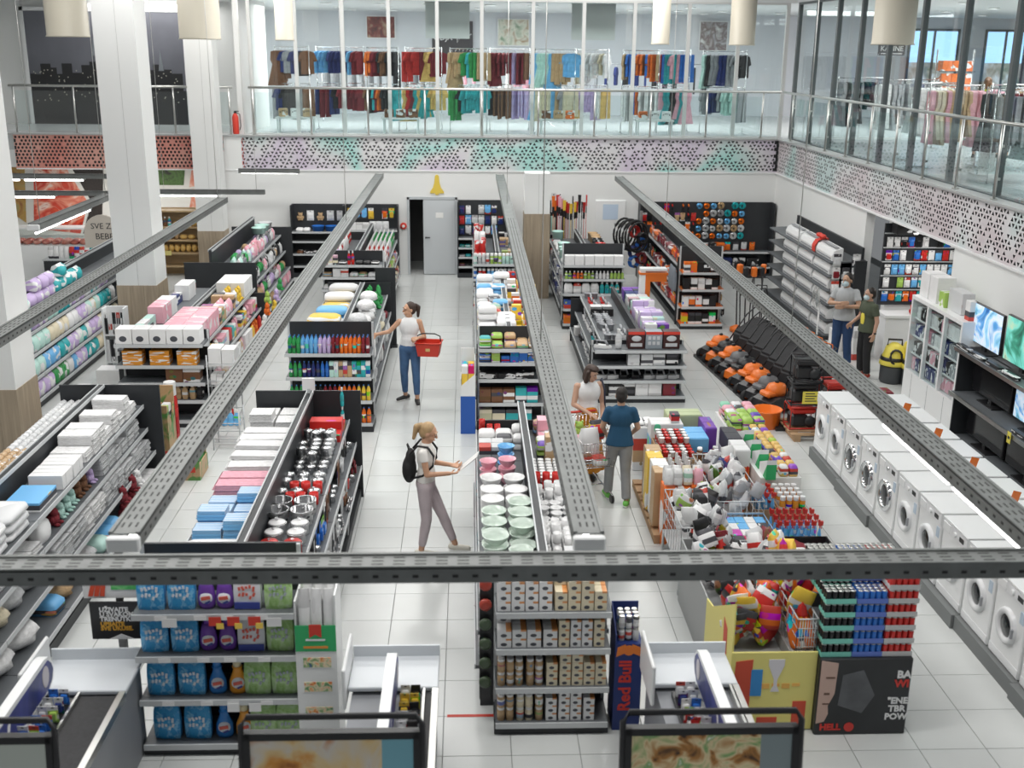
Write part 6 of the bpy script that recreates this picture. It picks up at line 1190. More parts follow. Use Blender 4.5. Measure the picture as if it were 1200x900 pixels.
# energy drink display
t = thing('drink_display', 'black printed pallet box with face and red emblem below the drink trays', 'display stand', (3.46, 8.85, 0))
EN = mat('poster_black', (.02, .022, .025), .4, var=.4, vscale=2)
new('box', lambda bm: bevbox(bm, (0, 0, .38), (.82, .95, .76), .01), EN, t)
new('face_picture', lambda bm: prism(bm, [(-.4, .12), (-.33, .14), (-.3, .22), (-.31, .3), (-.26, .42), (-.25, .72), (-.4, .745)], -.481, -.4755), mat('print_skin', (.55, .38, .32), .5), t)
new('face_lines', lambda bm: (bx(bm, (-.31, -.483, .58), (.08, .003, .015)), bx(bm, (-.33, -.483, .42), (.05, .003, .02)), bx(bm, (-.33, -.483, .32), (.06, .003, .012))), mat('print_brown', (.12, .06, .04), .5), t)
new('smoke_picture', lambda bm: prism(bm, [(-.22, .3), (.0, .22), (.1, .4), (-.02, .65), (-.2, .6)], -.478, -.4755), mat('print_smoke', (.1, .105, .115), .5, var=.3, vscale=6), t)
LW = mat('letter_white', (.8, .8, .8), .5)
lettering('BA', .1, LW, t, (.34, -.479, .6), rot=(PI / 2, 0, 0), bold=.004); lettering('WI', .1, MATS['letter_red'], t, (.33, -.479, .51), rot=(PI / 2, 0, 0), bold=.004)
for k, s in enumerate(('"ENE', 'TBR', 'POW')): lettering(s, .085, LW, t, (.31 - .0 * k, -.479, .34 - .08 * k), rot=(PI / 2, 0, 0), bold=.003)
lettering('HELL', .085, MATS['letter_red'], t, (-.27, -.479, .08), rot=(PI / 2, 0, 0), bold=.004)
new('emblem', lambda bm: lathe(bm, [(.045, .476), (.045, .480)], 16, mat4=Matrix.Translation((-.1, 0, .08)) @ Matrix.Rotation(PI / 2, 4, 'X')), MATS['letter_red'], t)
def k_canpack(bm):
    for i in range(5):
        for j in range(3): lathe(bm, [(.024, 0, 1), (.027, .006), (.027, .115), (.022, .125, 1)], 8, c=(-.11 + i * .055, -.055 + j * .055, .002))
    b2(bm, -.14, .14, -.085, .085, 0, .035, 2); b2(bm, -.14, .14, -.0855, -.0845, .0, .05, 2)
for cx, c, nm, m2 in ((3.19, 'black', 'mint', mat('tray_mint', (.2, .6, .5), .5)), (3.46, 'blue', 'blue', mat('tray_blue', (.12, .2, .6), .5)), (3.73, 'red', 'silver and red', mat('tray_silver', (.55, .55, .55), .4))):
    me = mesh('can_tray_' + c, k_canpack)
    for j in range(4):
        for q in range(6 if (c == 'red' or j) else 5):
            if j and q < 4 and (c != 'red' or j > 1): continue
            o = obj('can_tray', me, [PM['gloss'], STEEL, m2], None, (cx + R.uniform(-.004, .004), 8.49 + j * .18, .762 + q * .128), 0, .95, None, c)
            tag(o, '%s tray of drink cans stacked on the black printed pallet box' % nm, 'can tray', '%s drink trays' % nm)
pbin('dark crate of red coffee bags along the washing machine aisle', 3.42, 4.0, 9.85, 11.2, .4, .62, BLACKP, 'box')
heap('in the dark crate of coffee bags', 3.42, 3.75, 9.85, 11.2, .45, 16, [('packp', ['maroon', 'red', 'orange'], (.16, .2, .07), 'coffee bag')], 3, .25)
heap('in the dark crate aisle side', 3.68, 4.0, 9.85, 11.2, .45, 12, [('packp', ['black', 'brown', 'maroon'], (.14, .18, .07), 'coffee bag')], 3, .3)
for k in range(4): prod('carton', 'mint', (4.28 + (k % 2) * .14, 10.2 + (k // 2) * .2, 0), 0, (.13, .18, .12), 'on the tiles beside the coffee crate', 'tissue carton')
# middle: wire bins
pbin('white wire bin of green and white bags along the wide aisle edge', 2.32, 2.84, 11.0, 12.1, .3, .82)
heap('in the white wire bin by the aisle', 2.32, 2.84, 11.0, 12.1, .58, 14, [('bagp', ['white', 'silver'], (.16, .1, .2), 'crouton bag'), ('bagp', ['white', 'lime', 'black'], (.16, .1, .2), 'crouton bag')], 3)
pbin('large white wire bin of white sachets in the middle of the island', 2.86, 3.4, 11.65, 13.2, .3, .85)
heap('in the middle wire bin of sachets', 2.86, 3.4, 11.65, 13.2, .62, 28, [('bagp', ['white', 'silver'], (.14, .09, .18), 'sachet'), ('bagp', ['white', 'grey', 'navy'], (.14, .09, .18), 'sachet')], 3)
pbin('blue wire basket of striped boxes in the promotion island', 2.88, 3.38, 10.7, 11.6, .4, .72, mat('wire_blue', (.25, .42, .62), .4))
for i in range(4):
    for j in range(5): prod('carton', 'sky' if (i + j) % 3 else 'white', (2.96 + i * .115, 10.8 + j * .17, .402), 0, (.11, .16, .3), 'in the blue wire basket', 'sponge pack')
# amber and blue bottles
pbin('clear sided crate of blue window cleaner bottles', 3.42, 4.02, 11.25, 11.8, .4, .45, mat('crate_clear', (.6, .64, .66), .2), 'box')
for i in range(7):
    for j in range(3): prod('spray', 'sky', (3.49 + i * .078, 11.33 + j * .17, .402), PI / 2, (.075, .075, .36), 'in the clear crate')
pbin('cardboard crate of blue spray bottles behind the window cleaner', 3.42, 3.7, 12.1, 12.6, .45, .55, CARD, 'box')
for i in range(3):
    for j in range(3): prod('spray', 'sky', (3.48 + i * .085, 12.18 + j * .14, .452), PI / 2, (.08, .08, .3), 'in the cardboard crate')
pbin('cardboard crate of amber jars behind the window cleaner', 3.72, 4.06, 12.1, 12.7, .45, .55, CARD, 'box')
for i in range(4):
    for j in range(4): prod('jar', 'amber', (3.77 + i * .08, 12.18 + j * .13, .452), 0, (.075, .075, .24), 'in the cardboard crate of amber jars')
# red cartons & pallets along the aisle
for k in range(3): prod('plainbox', 'orange', (2.42 + k * .16, 12.35, .0), 0, (.155, .3, .78 + .02 * k), 'at the aisle edge of the island', 'red drink carton')
fill('on the red drink cartons', (2.34, 12.2), (2.8, 12.2), .82, 'F', [('bagp', ['pink', 'white', 'cream'], (.1, .1, .2), 'wafer bag')], rows=2, maxn=3)
for k in range(4):
    c = ['tan', 'white', 'yellow', 'tan'][k]; prod('plainbox', c, (2.38 + .02 * (k % 2), 12.72 + k * .26, .12), 0, (.2, .25, .72), 'standing on the pallet edge', 'slim carton stack')
t = thing('pallet', 'wooden pallet under the slim cartons at the aisle edge', 'pallet', (2.62, 13.3, 0))
for k in range(7): new('plank', lambda bm: b2(bm, -.36, .36, -.95 + k * .28, -.8 + k * .28, .09, .115), CARD, t)
for k in (-.3, 0, .3): new('bearer', lambda bm: b2(bm, k - .05, k + .05, -.95, .95, 0, .09), CARD, t)
for i in range(3):
    for j in range(4): prod('bottle', ['green', 'maroon', 'black'][i], (2.55 + i * .09, 12.75 + j * .12, .13), 0, (.08, .08, .75 + .03 * i), 'standing on the pallet', 'tall bottle')
pbin('open cardboard box of red and white cups on the pallet', 2.5, 2.96, 13.35, 14.2, .66, .72, CARD, 'box')
for i in range(5):
    for j in range(7):
        for q in range(2 + (j > 2)): prod('tub', 'red' if (i + q) % 2 else 'white', (2.56 + i * .083, 13.42 + j * .11, .662 + q * .075), 0, (.078, .078, .072), 'in the open cardboard box', 'dessert cup')
# red sauce cartons in low trays, blue and purple boxes
for k, (c, x, y, s) in enumerate((('sky', 2.75, 14.55, (.45, .3, .85)), ('sky', 3.1, 14.2, (.28, .5, .8)), ('purple', 3.32, 14.45, (.16, .5, .86)), ('lilac', 3.05, 14.85, (.5, .3, .88)), ('orange', 3.52, 13.9, (.2, .5, .9)), ('tan', 2.55, 14.95, (.4, .3, .66)), ('orange', 3.52, 13.42, (.2, .42, .9)))): prod('carton', c, (x, y, 0), 0, s, ['beside the red and white cups', 'behind the red and white cups', 'next to the orange carton', 'at the far end of the island', 'under the white cardboard trays', 'closest to the boy', 'in front of the tall white cardboard trays'][k], 'tall promotion carton')
fill('on the far brown promotion carton', (2.38, 14.82), (2.75, 14.82), .662, 'F', [('packp', ['white', 'red'], (.12, .14, .06))], rows=2, maxn=3)
prod('carton', 'red', (2.86, 14.5, .86), 0, (.12, .16, .12), 'on the blue promotion carton', 'small red box')
t = thing('display_table', 'white cardboard table carrying snack rolls and gold packs by the mowers', 'display stand', (3.9, 13.95, 0)); new('body', lambda bm: b2(bm, -.26, .26, -1.2, 1.45, 0, .7), WHITE2, t); new('red_corner', lambda bm: b2(bm, .2, .265, -.2, .1, .55, .72), CARDR, t)
for j in range(5):
    for i in range(3):
        for q in range(2): prod('packp', ['pink', 'lime'][0 if j > 2 else 1], (3.74 + i * .16, 14.55 + j * .17, .702 + q * .1), PI / 2, (.16, .15, .1), 'on the white cardboard table', 'snack roll pack')
for j in range(12): 
    for i in range(2): prod('packp', 'gold', (3.95 + i * .12, 12.85 + j * .14, .702), 0, (.11, .13, .14), 'on the white cardboard table', 'gold wrapped pack')
for k in range(4):
    t = thing('cardboard_tray', 'white and green cardboard tray leaning beside the gold packs', 'tray', (3.75, 12.85 + k * .38, .702), 0, 'white and green trays'); new('tray', lambda bm: prism(bm, [(-.17, 0), (.17, 0), (.17, .12), (-.17, .26)], -.06, .06, 'x'), WHITE2, t); new('green_corner', lambda bm: prism(bm, [(-.172, .0), (-.02, .0), (-.172, .2)], -.062, .062, 'x'), mat('header_green', (.03, .42, .14), .5), t)
pbin('brown open carton of brown jars in the island centre', 3.0, 3.38, 13.25, 13.85, .5, .62, CARD, 'box')
heap('in the brown open carton', 3.0, 3.38, 13.25, 13.85, .52, 8, [('jar', ['brown', 'maroon', 'cream'], 1.0)], 2, .2)
# ================================================================ SHOPPING TROLLEY
t = thing('shopping_trolley', 'steel shopping trolley loaded with groceries between the woman and the boy', 'trolley', (1.62, 13.95, 0), .25)
def basket(bm):
    x0, x1, y0, y1 = -.25, .25, -.42, .42; zt = 1.0; zb = .52
    def P(u, v): return (x0 + (x1 - x0) * u, y0 + (y1 - y0) * v)
    for k in range(11):
        u = k / 10; a = P(u, 0); b = P(u, 1); tube(bm, [(a[0], a[1], zt - .12), (a[0] * .85, a[1] * .85, zb), (b[0] * .85, b[1] * .85, zb), (b[0], b[1], zt)], .004, 4)
        a = P(0, u); b = P(1, u); tube(bm, [(a[0], a[1], zt - .12 * (1 - u)), (a[0] * .85, a[1] * .85, zb), (b[0] * .85, b[1] * .85, zb), (b[0], b[1], zt - .12 * (1 - u))], .004, 4)
    for q in (0, .33, .66, 1):
        z = zb + (zt - zb) * q; s = .85 + .15 * q; tube(bm, [(x0 * s, y0 * s, z - .12 * q), (x1 * s, y0 * s, z - .12 * q), (x1 * s, y1 * s, z), (x0 * s, y1 * s, z)], .007, 4, 0, True)
bk = new('basket', basket, CHROME, t); bk['kind'] = 'stuff'
new('chassis', lambda bm: (tube(bm, [(-.2, -.4, .12), (-.22, .42, .14), (-.24, .44, .95)], .013, 6), tube(bm, [(.2, -.4, .12), (.22, .42, .14), (.24, .44, .95)], .013, 6), tube(bm, [(-.21, 0, .13), (.21, 0, .13)], .012, 6)), CHROME, t)
new('handle', lambda bm: tube(bm, [(-.27, .5, 1.02), (.27, .5, 1.02)], .018, 8), mat('handle_red', (.6, .05, .03), .4), t)
for x, y in ((-.2, -.38), (.2, -.38), (-.22, .4), (.22, .4)): new('wheel', lambda bm: lathe(bm, [(.03, -.015), (.06, -.015), (.06, .015), (.03, .015)], 12, mat4=Matrix.Translation((x, y, .06)) @ Matrix.Rotation(PI / 2, 4, 'Y')), BLACKP, t)
for c, x, y, z, k, s in (('lime', 1.5, 14.18, .75, 'toy', (.2, .2, .22)), ('white', 1.6, 13.85, .53, 'bag', (.24, .18, .46)), ('pink', 1.47, 13.98, .55, 'bagp', (.18, .14, .3)), ('yellow', 1.72, 14.15, .8, 'bagp', (.16, .12, .2)), ('red', 1.75, 13.95, .8, 'bagp', (.12, .1, .2)), ('brown', 1.52, 13.75, .54, 'packp', (.22, .2, .14)), ('sky', 1.72, 13.72, .54, 'packp', (.2, .24, .1))): prod(k, c, (x, y, z), .3, s, 'in the shopping trolley', 'grocery bag')

# ================================================================ PEOPLE
def cap(bm, p0, p1, r0, r1, n=12, flat=(False, False), ys=1.0):
    p0 = Vector(p0); p1 = Vector(p1); d = p1 - p0; L = d.length; q = Vector((0, 0, 1)).rotation_difference(d.normalized())
    M4 = Matrix.Translation(p0) @ q.to_matrix().to_4x4(); pr = []
    if not flat[0]: pr += [(r0 * math.cos(a), -r0 * math.sin(a)) for a in (1.45, 1.1, .7, .35)]
    pr += [(r0, 0), (r1, L)]
    if not flat[1]: pr += [(r1 * math.cos(a), L + r1 * math.sin(a)) for a in (.35, .7, 1.1, 1.45)]
    lathe(bm, pr, n, mat4=M4, ys=ys)
def blob(name, fn, m, parent, voxel=.011, smooth=3, matrix=None):
    bm = bmesh.new(); fn(bm)
    if matrix: bmesh.ops.transform(bm, matrix=matrix, verts=bm.verts)
    bmesh.ops.recalc_face_normals(bm, faces=bm.faces); me = bpy.data.meshes.new(name); bm.to_mesh(me); bm.free()
    o = bpy.data.objects.new('tmp', me); TMP.collection.objects.link(o)
    md = o.modifiers.new('r', 'REMESH'); md.mode = 'VOXEL'; md.voxel_size = voxel
    if smooth: sm = o.modifiers.new('s', 'SMOOTH'); sm.iterations = smooth; sm.factor = .5
    TMP.view_layers[0].update(); dg = TMP.view_layers[0].depsgraph; me2 = bpy.data.meshes.new_from_object(o.evaluated_get(dg)); bpy.data.objects.remove(o); bpy.data.meshes.remove(me)
    me2.name = name; me2.materials.clear()
    for p in me2.polygons: p.use_smooth = True
    return obj(name, me2, m, parent)
BASE = dict(headc=(0, -.015, 1.565), neck=(0, .015, 1.41), chest=(0, .0, 1.25), waist=(0, 0, 1.07), pelvis=(0, .01, .95),
    shL=(.165, .01, 1.365), elL=(.215, .03, 1.1), wrL=(.22, -.04, .87), shR=(-.165, .01, 1.365), elR=(-.215, .03, 1.1), wrR=(-.22, -.04, .87),
    hiL=(.085, .01, .9), knL=(.095, -.02, .49), anL=(.1, .02, .09), hiR=(-.085, .01, .9), knR=(-.095, -.02, .49), anR=(-.1, .02, .09), footL=0.0, footR=0.0)
def V3(a): return Vector(a)
def hand(bm, el, wr, side, bend=.5, palm=None, k=1.0):
    d = (V3(wr) - V3(el)).normalized(); nrm = V3(palm) if palm else Vector((-side, 0, 0)); nrm = (nrm - d * nrm.dot(d)).normalized(); lat = d.cross(nrm)
    w = V3(wr); pc = w + d * .045 * k
    for q in (-1, -.33, .33, 1): cap(bm, w + lat * q * .018 * k, w + d * .085 * k + lat * q * .03 * k, .016 * k, .012 * k, 8)
    for i, q in enumerate((-1.05, -.35, .35, 1.05)):
        b0 = w + d * .085 * k + lat * q * .03 * k; ln = (.036, .043, .045, .038)[i] * k
        b1 = b0 + (d * math.cos(bend * .6) + nrm * math.sin(bend * .6)) * ln; b2_ = b1 + (d * math.cos(bend * 1.6) + nrm * math.sin(bend * 1.6)) * ln * .8
        cap(bm, b0, b1, .0105 * k, .0095 * k, 8); cap(bm, b1, b2_, .0095 * k, .0085 * k, 8)
    tb = w + d * .025 * k - lat * .03 * k; t1 = tb + (d * .6 - lat * .55 + nrm * .4).normalized() * .045 * k; cap(bm, tb, t1, .0125 * k, .0105 * k, 8); cap(bm, t1, t1 + (d * .8 + nrm * .5).normalized() * .03 * k, .0105 * k, .009 * k, 8)
def person(label, loc, rz, pose, height=1.68, top='tee', topc=(.8, .8, .8), botc=(.1, .1, .12), bottom='trousers', shoec=(.02, .02, .02), hairc=(.05, .03, .02), hair='short', yaw=0, pitch=0, skin=(.55, .31, .21), build=1.0, sole=(.75, .75, .73), bendL=.5, bendR=.5, palmL=None, palmR=None, mask=False, topmat=None, botmat=None, scaleh=1.0):
    J = dict(BASE); J.update(pose); k = build
    t = thing('person', label, 'person', loc, rz); s = height / 1.69
    SK = mat('skin_%s' % round(skin[0], 3), skin, .5, var=.06, vscale=8)
    HM = Matrix.Translation(J['headc']) @ Matrix.Rotation(yaw, 4, 'Z') @ Matrix.Rotation(pitch, 4, 'X')
    def head(bm):
        n0 = len(bm.verts)
        tmp = bmesh.new()
        sphere(tmp, (0, .012, .03), (.074, .092, .085), 14); sphere(tmp, (0, -.012, -.04), (.06, .07, .075), 12); sphere(tmp, (0, -.045, -.085), (.034, .032, .028), 8)
        cap(tmp, (0, -.085, .02), (0, -.102, -.02), .009, .014, 8); sphere(tmp, (0, -.08, -.058), (.024, .014, .011), 8)
        for e in (-1, 1): sphere(tmp, (e * .074, .015, -.005), (.012, .022, .032), 8); sphere(tmp, (e * .03, -.076, .035), (.026, .014, .01), 8)
        bmesh.ops.transform(tmp, matrix=HM, verts=tmp.verts); me = bpy.data.meshes.new('h'); tmp.to_mesh(me); tmp.free(); bm.from_mesh(me); bpy.data.meshes.remove(me)
    def torso(bm, g=0.0, low=True):
        sphere(bm, (J['chest'][0], J['chest'][1], J['chest'][2] + .02), (.155 * k + g, .105 * k + g, .17 + g), 14); sphere(bm, J['waist'], (.13 * k + g, .098 * k + g, (.16 if low is not None else .09) + g), 14)
        if low: sphere(bm, J['pelvis'], (.16 * k + g, .115 * k + g, .13 + g), 14)
        for sd in 'LR':
            sh = V3(J['sh' + sd]); ch = V3(J['chest']) + Vector((0, 0, .06))
            if g and top == 'sleeveless': sh = ch.lerp(sh, .72)
            else: sphere(bm, sh, (.048 * k + g * .6,) * 3, 10)
            cap(bm, ch, sh, .085 * k + g, .046 * k + g * .7)
        cap(bm, (J['neck'][0], J['neck'][1], J['neck'][2] - .05), (J['neck'][0], J['neck'][1], J['neck'][2]), .085 * k + g * .6, .058 + g * .4)
    def foot(bm, an, yawf, r=.04, ln=.15, z=.0):
        a = V3(an); d = Vector((math.sin(yawf), -math.cos(yawf), 0)); cap(bm, a + Vector((0, 0, -.04)) - d * .045, a + d * ln + Vector((0, 0, -.055)), r, r * .75)
    def body(bm):
        head(bm); cap(bm, J['neck'], J['headc'], .055, .052); torso(bm)
        for sd, sg, bd, pl in (('L', 1, bendL, palmL), ('R', -1, bendR, palmR)):
            cap(bm, J['sh' + sd], J['el' + sd], .047 * k, .037 * k); cap(bm, J['el' + sd], J['wr' + sd], .037 * k, .026); hand(bm, J['el' + sd], J['wr' + sd], sg, bd, pl)
            cap(bm, J['hi' + sd], J['kn' + sd], .082 * k, .054 * k); cap(bm, J['kn' + sd], V3(J['kn' + sd]).lerp(V3(J['an' + sd]), .35), .052 * k, .054 * k); cap(bm, V3(J['kn' + sd]).lerp(V3(J['an' + sd]), .3), J['an' + sd], .054 * k, .036); foot(bm, J['an' + sd], J['foot' + sd], .034)
    S4 = Matrix.Scale(s, 4)
    b = blob('body', body, SK, t, .0075, 2, S4)
    CT = topmat or mat('top_%s' % label[:24], topc, .85, bump=.25, bscale=18, var=.06, vscale=7)
    def shirt(bm):
        torso(bm, .014, low=None); P = V3(J['pelvis']); tk = top in ('capsleeve', 'sleeveless')
        cap(bm, V3(J['waist']) + Vector((0, 0, .05)), (P.x, P.y, P.z + (.02 if tk else -.07)), .135 * k, (.145 * k + .014) if tk else (.172 * k + .018), 18, (False, True), ys=.76)
        for sd in 'LR':
            a = V3(J['sh' + sd]); e = V3(J['el' + sd])
            if top == 'tee' or top == 'polo': cap(bm, a, a.lerp(e, .62), .05 * k + .008, .05 * k + .01, 12, (False, True))
            elif top == 'capsleeve': cap(bm, a, a.lerp(e, .4), .05 * k + .006, .051 * k + .006, 12, (False, True))
        if top == 'polo':
            N = V3(J['neck']); cap(bm, N + Vector((0, 0, -.03)), N + Vector((0, -.01, .03)), .072, .066, 12, (False, True))
    blob('shirt', shirt, CT, t, .011, 2, S4)
    CB = botmat or mat('bottom_%s' % label[:24], botc, .85, bump=.3, bscale=14, var=.1, vscale=6)
    def trousers(bm):
        P = V3(J['pelvis']); sphere(bm, P + Vector((0, 0, -.02)), (.165 * k + .004, .12 * k + .004, .12), 14); cap(bm, P + Vector((0, 0, .02)), P + Vector((0, 0, .11 if top in ('capsleeve', 'sleeveless') else .04)), .15 * k, (.135 * k + .008) if top in ('capsleeve', 'sleeveless') else .12 * k, 14, (False, True), ys=.78)
        for sd in 'LR':
            kn = V3(J['kn' + sd]); an = V3(J['an' + sd]); cap(bm, J['hi' + sd], kn, .088 * k + .01, .062 * k + .008); e = kn.lerp(an, .86 if bottom != 'long' else .97)
            cap(bm, kn, kn.lerp(an, .35), .06 * k + .008, .06 * k + .006); cap(bm, kn.lerp(an, .3), e, .06 * k + .006, (.044 if bottom != 'long' else .062) + .004, 12, (False, True))
    def skirt(bm):
        P = V3(J['pelvis']); cap(bm, P + Vector((0, 0, .12)), P, .125 * k + .01, .17 * k, 18, (True, False), ys=.8); cap(bm, P, (P.x, P.y, .12), .17 * k, .27, 18, (False, True), ys=.8)
        for q in range(9): a = q * 2 * PI / 9; cap(bm, (P.x + .15 * math.cos(a), P.y + .12 * math.sin(a), P.z - .1), (P.x + .27 * math.cos(a), P.y + .215 * math.sin(a), .12), .02, .035, 8, (False, True))
    blob('skirt' if bottom == 'skirt' else 'trousers', skirt if bottom == 'skirt' else trousers, CB, t, .012, 2, S4)
    for sd in 'LR':
        sh = blob('shoe', lambda bm: (foot(bm, J['an' + sd], J['foot' + sd], .044, .16), cap(bm, V3(J['an' + sd]) + Vector((0, .0, -.05)), V3(J['an' + sd]) + Vector((0, 0, -.02)), .045, .043, 10, (False, True))), mat('shoe_%s' % label[:20], shoec, .6), t, .01, 2, S4)
        a = V3(J['an' + sd]); d = Vector((math.sin(J['foot' + sd]), -math.cos(J['foot' + sd]), 0))
        blob('sole', lambda bm: cap(bm, a - d * .05 + Vector((0, 0, -.075)), a + d * .165 + Vector((0, 0, -.082)), .044, .036, 10), mat('sole_white', sole, .6), sh, .01, 1, S4 @ Matrix.Translation((0, 0, a.z - .078)) @ Matrix.Diagonal((1, 1, .28, 1)) @ Matrix.Translation((0, 0, -a.z + .078)))
    HC = mat('hair_%s' % label[:20], hairc, .55, bump=.5, bscale=50, var=.25, vscale=20, stretch=(1, 1, .2))
    def hairf(bm):
        tmp = bmesh.new(); sphere(tmp, (0, .032, .045), (.084, .088, .088), 12); sphere(tmp, (0, .05, .0), (.079, .07, .09), 12)
        if hair == 'pony': cap(tmp, (0, .12, .06), (0, .165, .02), .032, .038); cap(tmp, (0, .165, .02), (0, .15, -.13), .038, .022)
        if hair == 'bob': sphere(tmp, (0, .03, -.03), (.102, .085, .13), 12); cap(tmp, (-.08, -.0, .04), (-.085, -.01, -.1), .028, .034); cap(tmp, (.08, -.0, .04), (.085, -.01, -.1), .028, .034); sphere(tmp, (0, -.01, .095), (.075, .085, .04), 10)
        bmesh.ops.transform(tmp, matrix=HM, verts=tmp.verts); me = bpy.data.meshes.new('h'); tmp.to_mesh(me); tmp.free(); bm.from_mesh(me); bpy.data.meshes.remove(me)
    blob('hair', hairf, HC, t, .009, 1, S4)
    def at(p): return (S4 @ HM @ Vector((*p, 1)))[:3]
    for e in (-1, 1):
        ey = new('eye', lambda bm: sphere(bm, (0, 0, 0), (.011, .006, .006), 6), mat('eye_white', (.7, .7, .68), .3), t, loc=at((e * .03, -.083, .015)), rz=yaw); new('pupil', lambda bm: sphere(bm, (0, -.004, 0), (.005, .003, .005), 6), INK, ey)
        new('eyebrow', lambda bm: bx(bm, (0, 0, 0), (.032, .008, .006)), HC, t, loc=at((e * .031, -.087, .038)), rz=yaw)
    if not mask: new('mouth', lambda bm: sphere(bm, (0, 0, 0), (.022, .008, .006), 8), mat('lips', (.45, .16, .13), .5), t, loc=at((0, -.09, -.058)), rz=yaw)
    else:
        mk = blob('face_mask', lambda bm: (sphere(bm, (0, -.05, -.045), (.066, .062, .06), 12)), mat('mask_blue', (.55, .68, .72), .8), t, .008, 1, S4 @ HM)
    return t
# woman with backpack reading a leaflet
JE = mat('denim', (.06, .13, .26), .85, bump=.3, bscale=30, var=.3, vscale=5)
w1 = person('woman in white tee and pale trousers with a black backpack reading a leaflet', (-.5, 12.12, 0), PI / 2 - .12, dict(elL=(.2, -.06, 1.12), wrL=(.1, -.3, 1.13), elR=(-.2, -.04, 1.11), wrR=(-.1, -.29, 1.1), anR=(-.08, .06, .09), knR=(-.09, -.01, .49), knL=(.09, -.17, .5), anL=(.09, -.33, .11), headc=(0, -.04, 1.56), footL=0, footR=.1),
    1.66, 'capsleeve', (.80, .78, .74), (.50, .43, .45), 'trousers', (.72, .70, .62), (.42, .28, .14), 'pony', 0, .35, (.58, .33, .21), .95, bendL=.9, bendR=.9, palmL=(-.3, 0, .8), palmR=(.3, 0, .8))
bp = thing('backpack', 'small black backpack on the back of the woman reading', 'backpack', (-.5, 12.12, 0), PI / 2 - .12)
blob('bag', lambda bm: (sphere(bm, (0, .2, 1.08), (.13, .085, .17), 12), sphere(bm, (0, .185, 1.2), (.1, .06, .14), 10)), mat('backpack_black', (.012, .012, .013), .7), bp, .012, 2)
new('strap', lambda bm: [tube(bm, [(s * .1, .17, 1.3), (s * .12, .08, 1.41), (s * .125, -.04, 1.4), (s * .13, -.11, 1.3), (s * .14, -.1, 1.18), (s * .13, .02, 1.05), (s * .1, .15, 1.0)], .014, 6) for s in (-1, 1)], mat('backpack_black', (.012, .012, .013), .7), bp); new('top_loop', lambda bm: tube(bm, [(-.03, .2, 1.33), (-.02, .22, 1.39), (.02, .22, 1.39), (.03, .2, 1.33)], .008, 5), BLACKP, bp)
lf = thing('leaflet', 'white folded leaflet held by the woman with the backpack', 'leaflet', (-.5, 12.12, 0), PI / 2 - .12); new('sheet', lambda bm: (bx(bm, (-.01, -.5, 1.2), (.2, .3, .004), 0, Matrix.Rotation(-.75, 4, 'X')),), mat('leaflet_paper', (.8, .8, .78), .6), lf); new('back_sheet', lambda bm: bx(bm, (.0, -.5, 1.192), (.2, .29, .003), 0, Matrix.Rotation(-.72, 4, 'X')), mat('leaflet_print', (.6, .62, .66), .6), lf)
# woman with basket
w2 = person('woman in white sleeveless top and blue jeans carrying a red basket', (-1.0, 18.12, 0), -.12, dict(elR=(-.32, -.06, 1.2), wrR=(-.52, -.12, 1.16), shR=(-.165, .0, 1.36), elL=(.24, .03, 1.1), wrL=(.16, -.17, 1.13), anL=(.13, -.1, .09), knL=(.11, -.06, .5), anR=(-.1, .08, .09), footR=-.7, footL=.25),
    1.74, 'sleeveless', (.82, .82, .82), (.06, .13, .26), 'trousers', (.03, .03, .03), (.045, .025, .018), 'pony', -1.05, .05, (.58, .35, .25), .97, botmat=JE, palmR=(0, -1, .2), bendR=.35, palmL=(-.5, 0, -.9), bendL=1.2)
bs = thing('shopping_basket', 'red plastic shopping basket on the arm of the woman in jeans', 'basket', (-.67, 17.98, .86), -.12)
RB = mat('basket_red', (.6, .04, .02), .35)
def bask(bm):
    A = [(-.17, -.12, 0), (.17, -.12, 0), (.17, .12, 0), (-.17, .12, 0)]; B = [(-.21, -.15, .24), (.21, -.15, .24), (.21, .15, .24), (-.21, .15, .24)]
    a = [bm.verts.new(p) for p in A]; b = [bm.verts.new(p) for p in B]; i = [bm.verts.new((p[0] * .94, p[1] * .93, p[2])) for p in B]; j = [bm.verts.new((p[0] * .94, p[1] * .93, .012)) for p in A]
    bm.faces.new(a); bm.faces.new(j)
    for k in range(4): n = (k + 1) % 4; bm.faces.new((a[k], a[n], b[n], b[k])); bm.faces.new((b[k], b[n], i[n], i[k])); bm.faces.new((i[k], i[n], j[n], j[k]))
    tube(bm, [(-.215, -.155, .23), (.215, -.155, .23), (.215, .155, .23), (-.215, .155, .23)], .012, 5, 0, True)
new('tub', bask, RB, bs); new('handle', lambda bm: tube(bm, [(-.2, 0, .24), (-.19, 0, .33), (-.1, 0, .37), (.1, 0, .37), (.19, 0, .33), (.2, 0, .24)], .011, 6), BLACKP, bs); new('emblem', lambda bm: bx(bm, (0, -.142, .12), (.07, .006, .05), 0, Matrix.Rotation(.12, 4, 'X')), mat('print_gold', (.7, .5, .2), .5), bs)
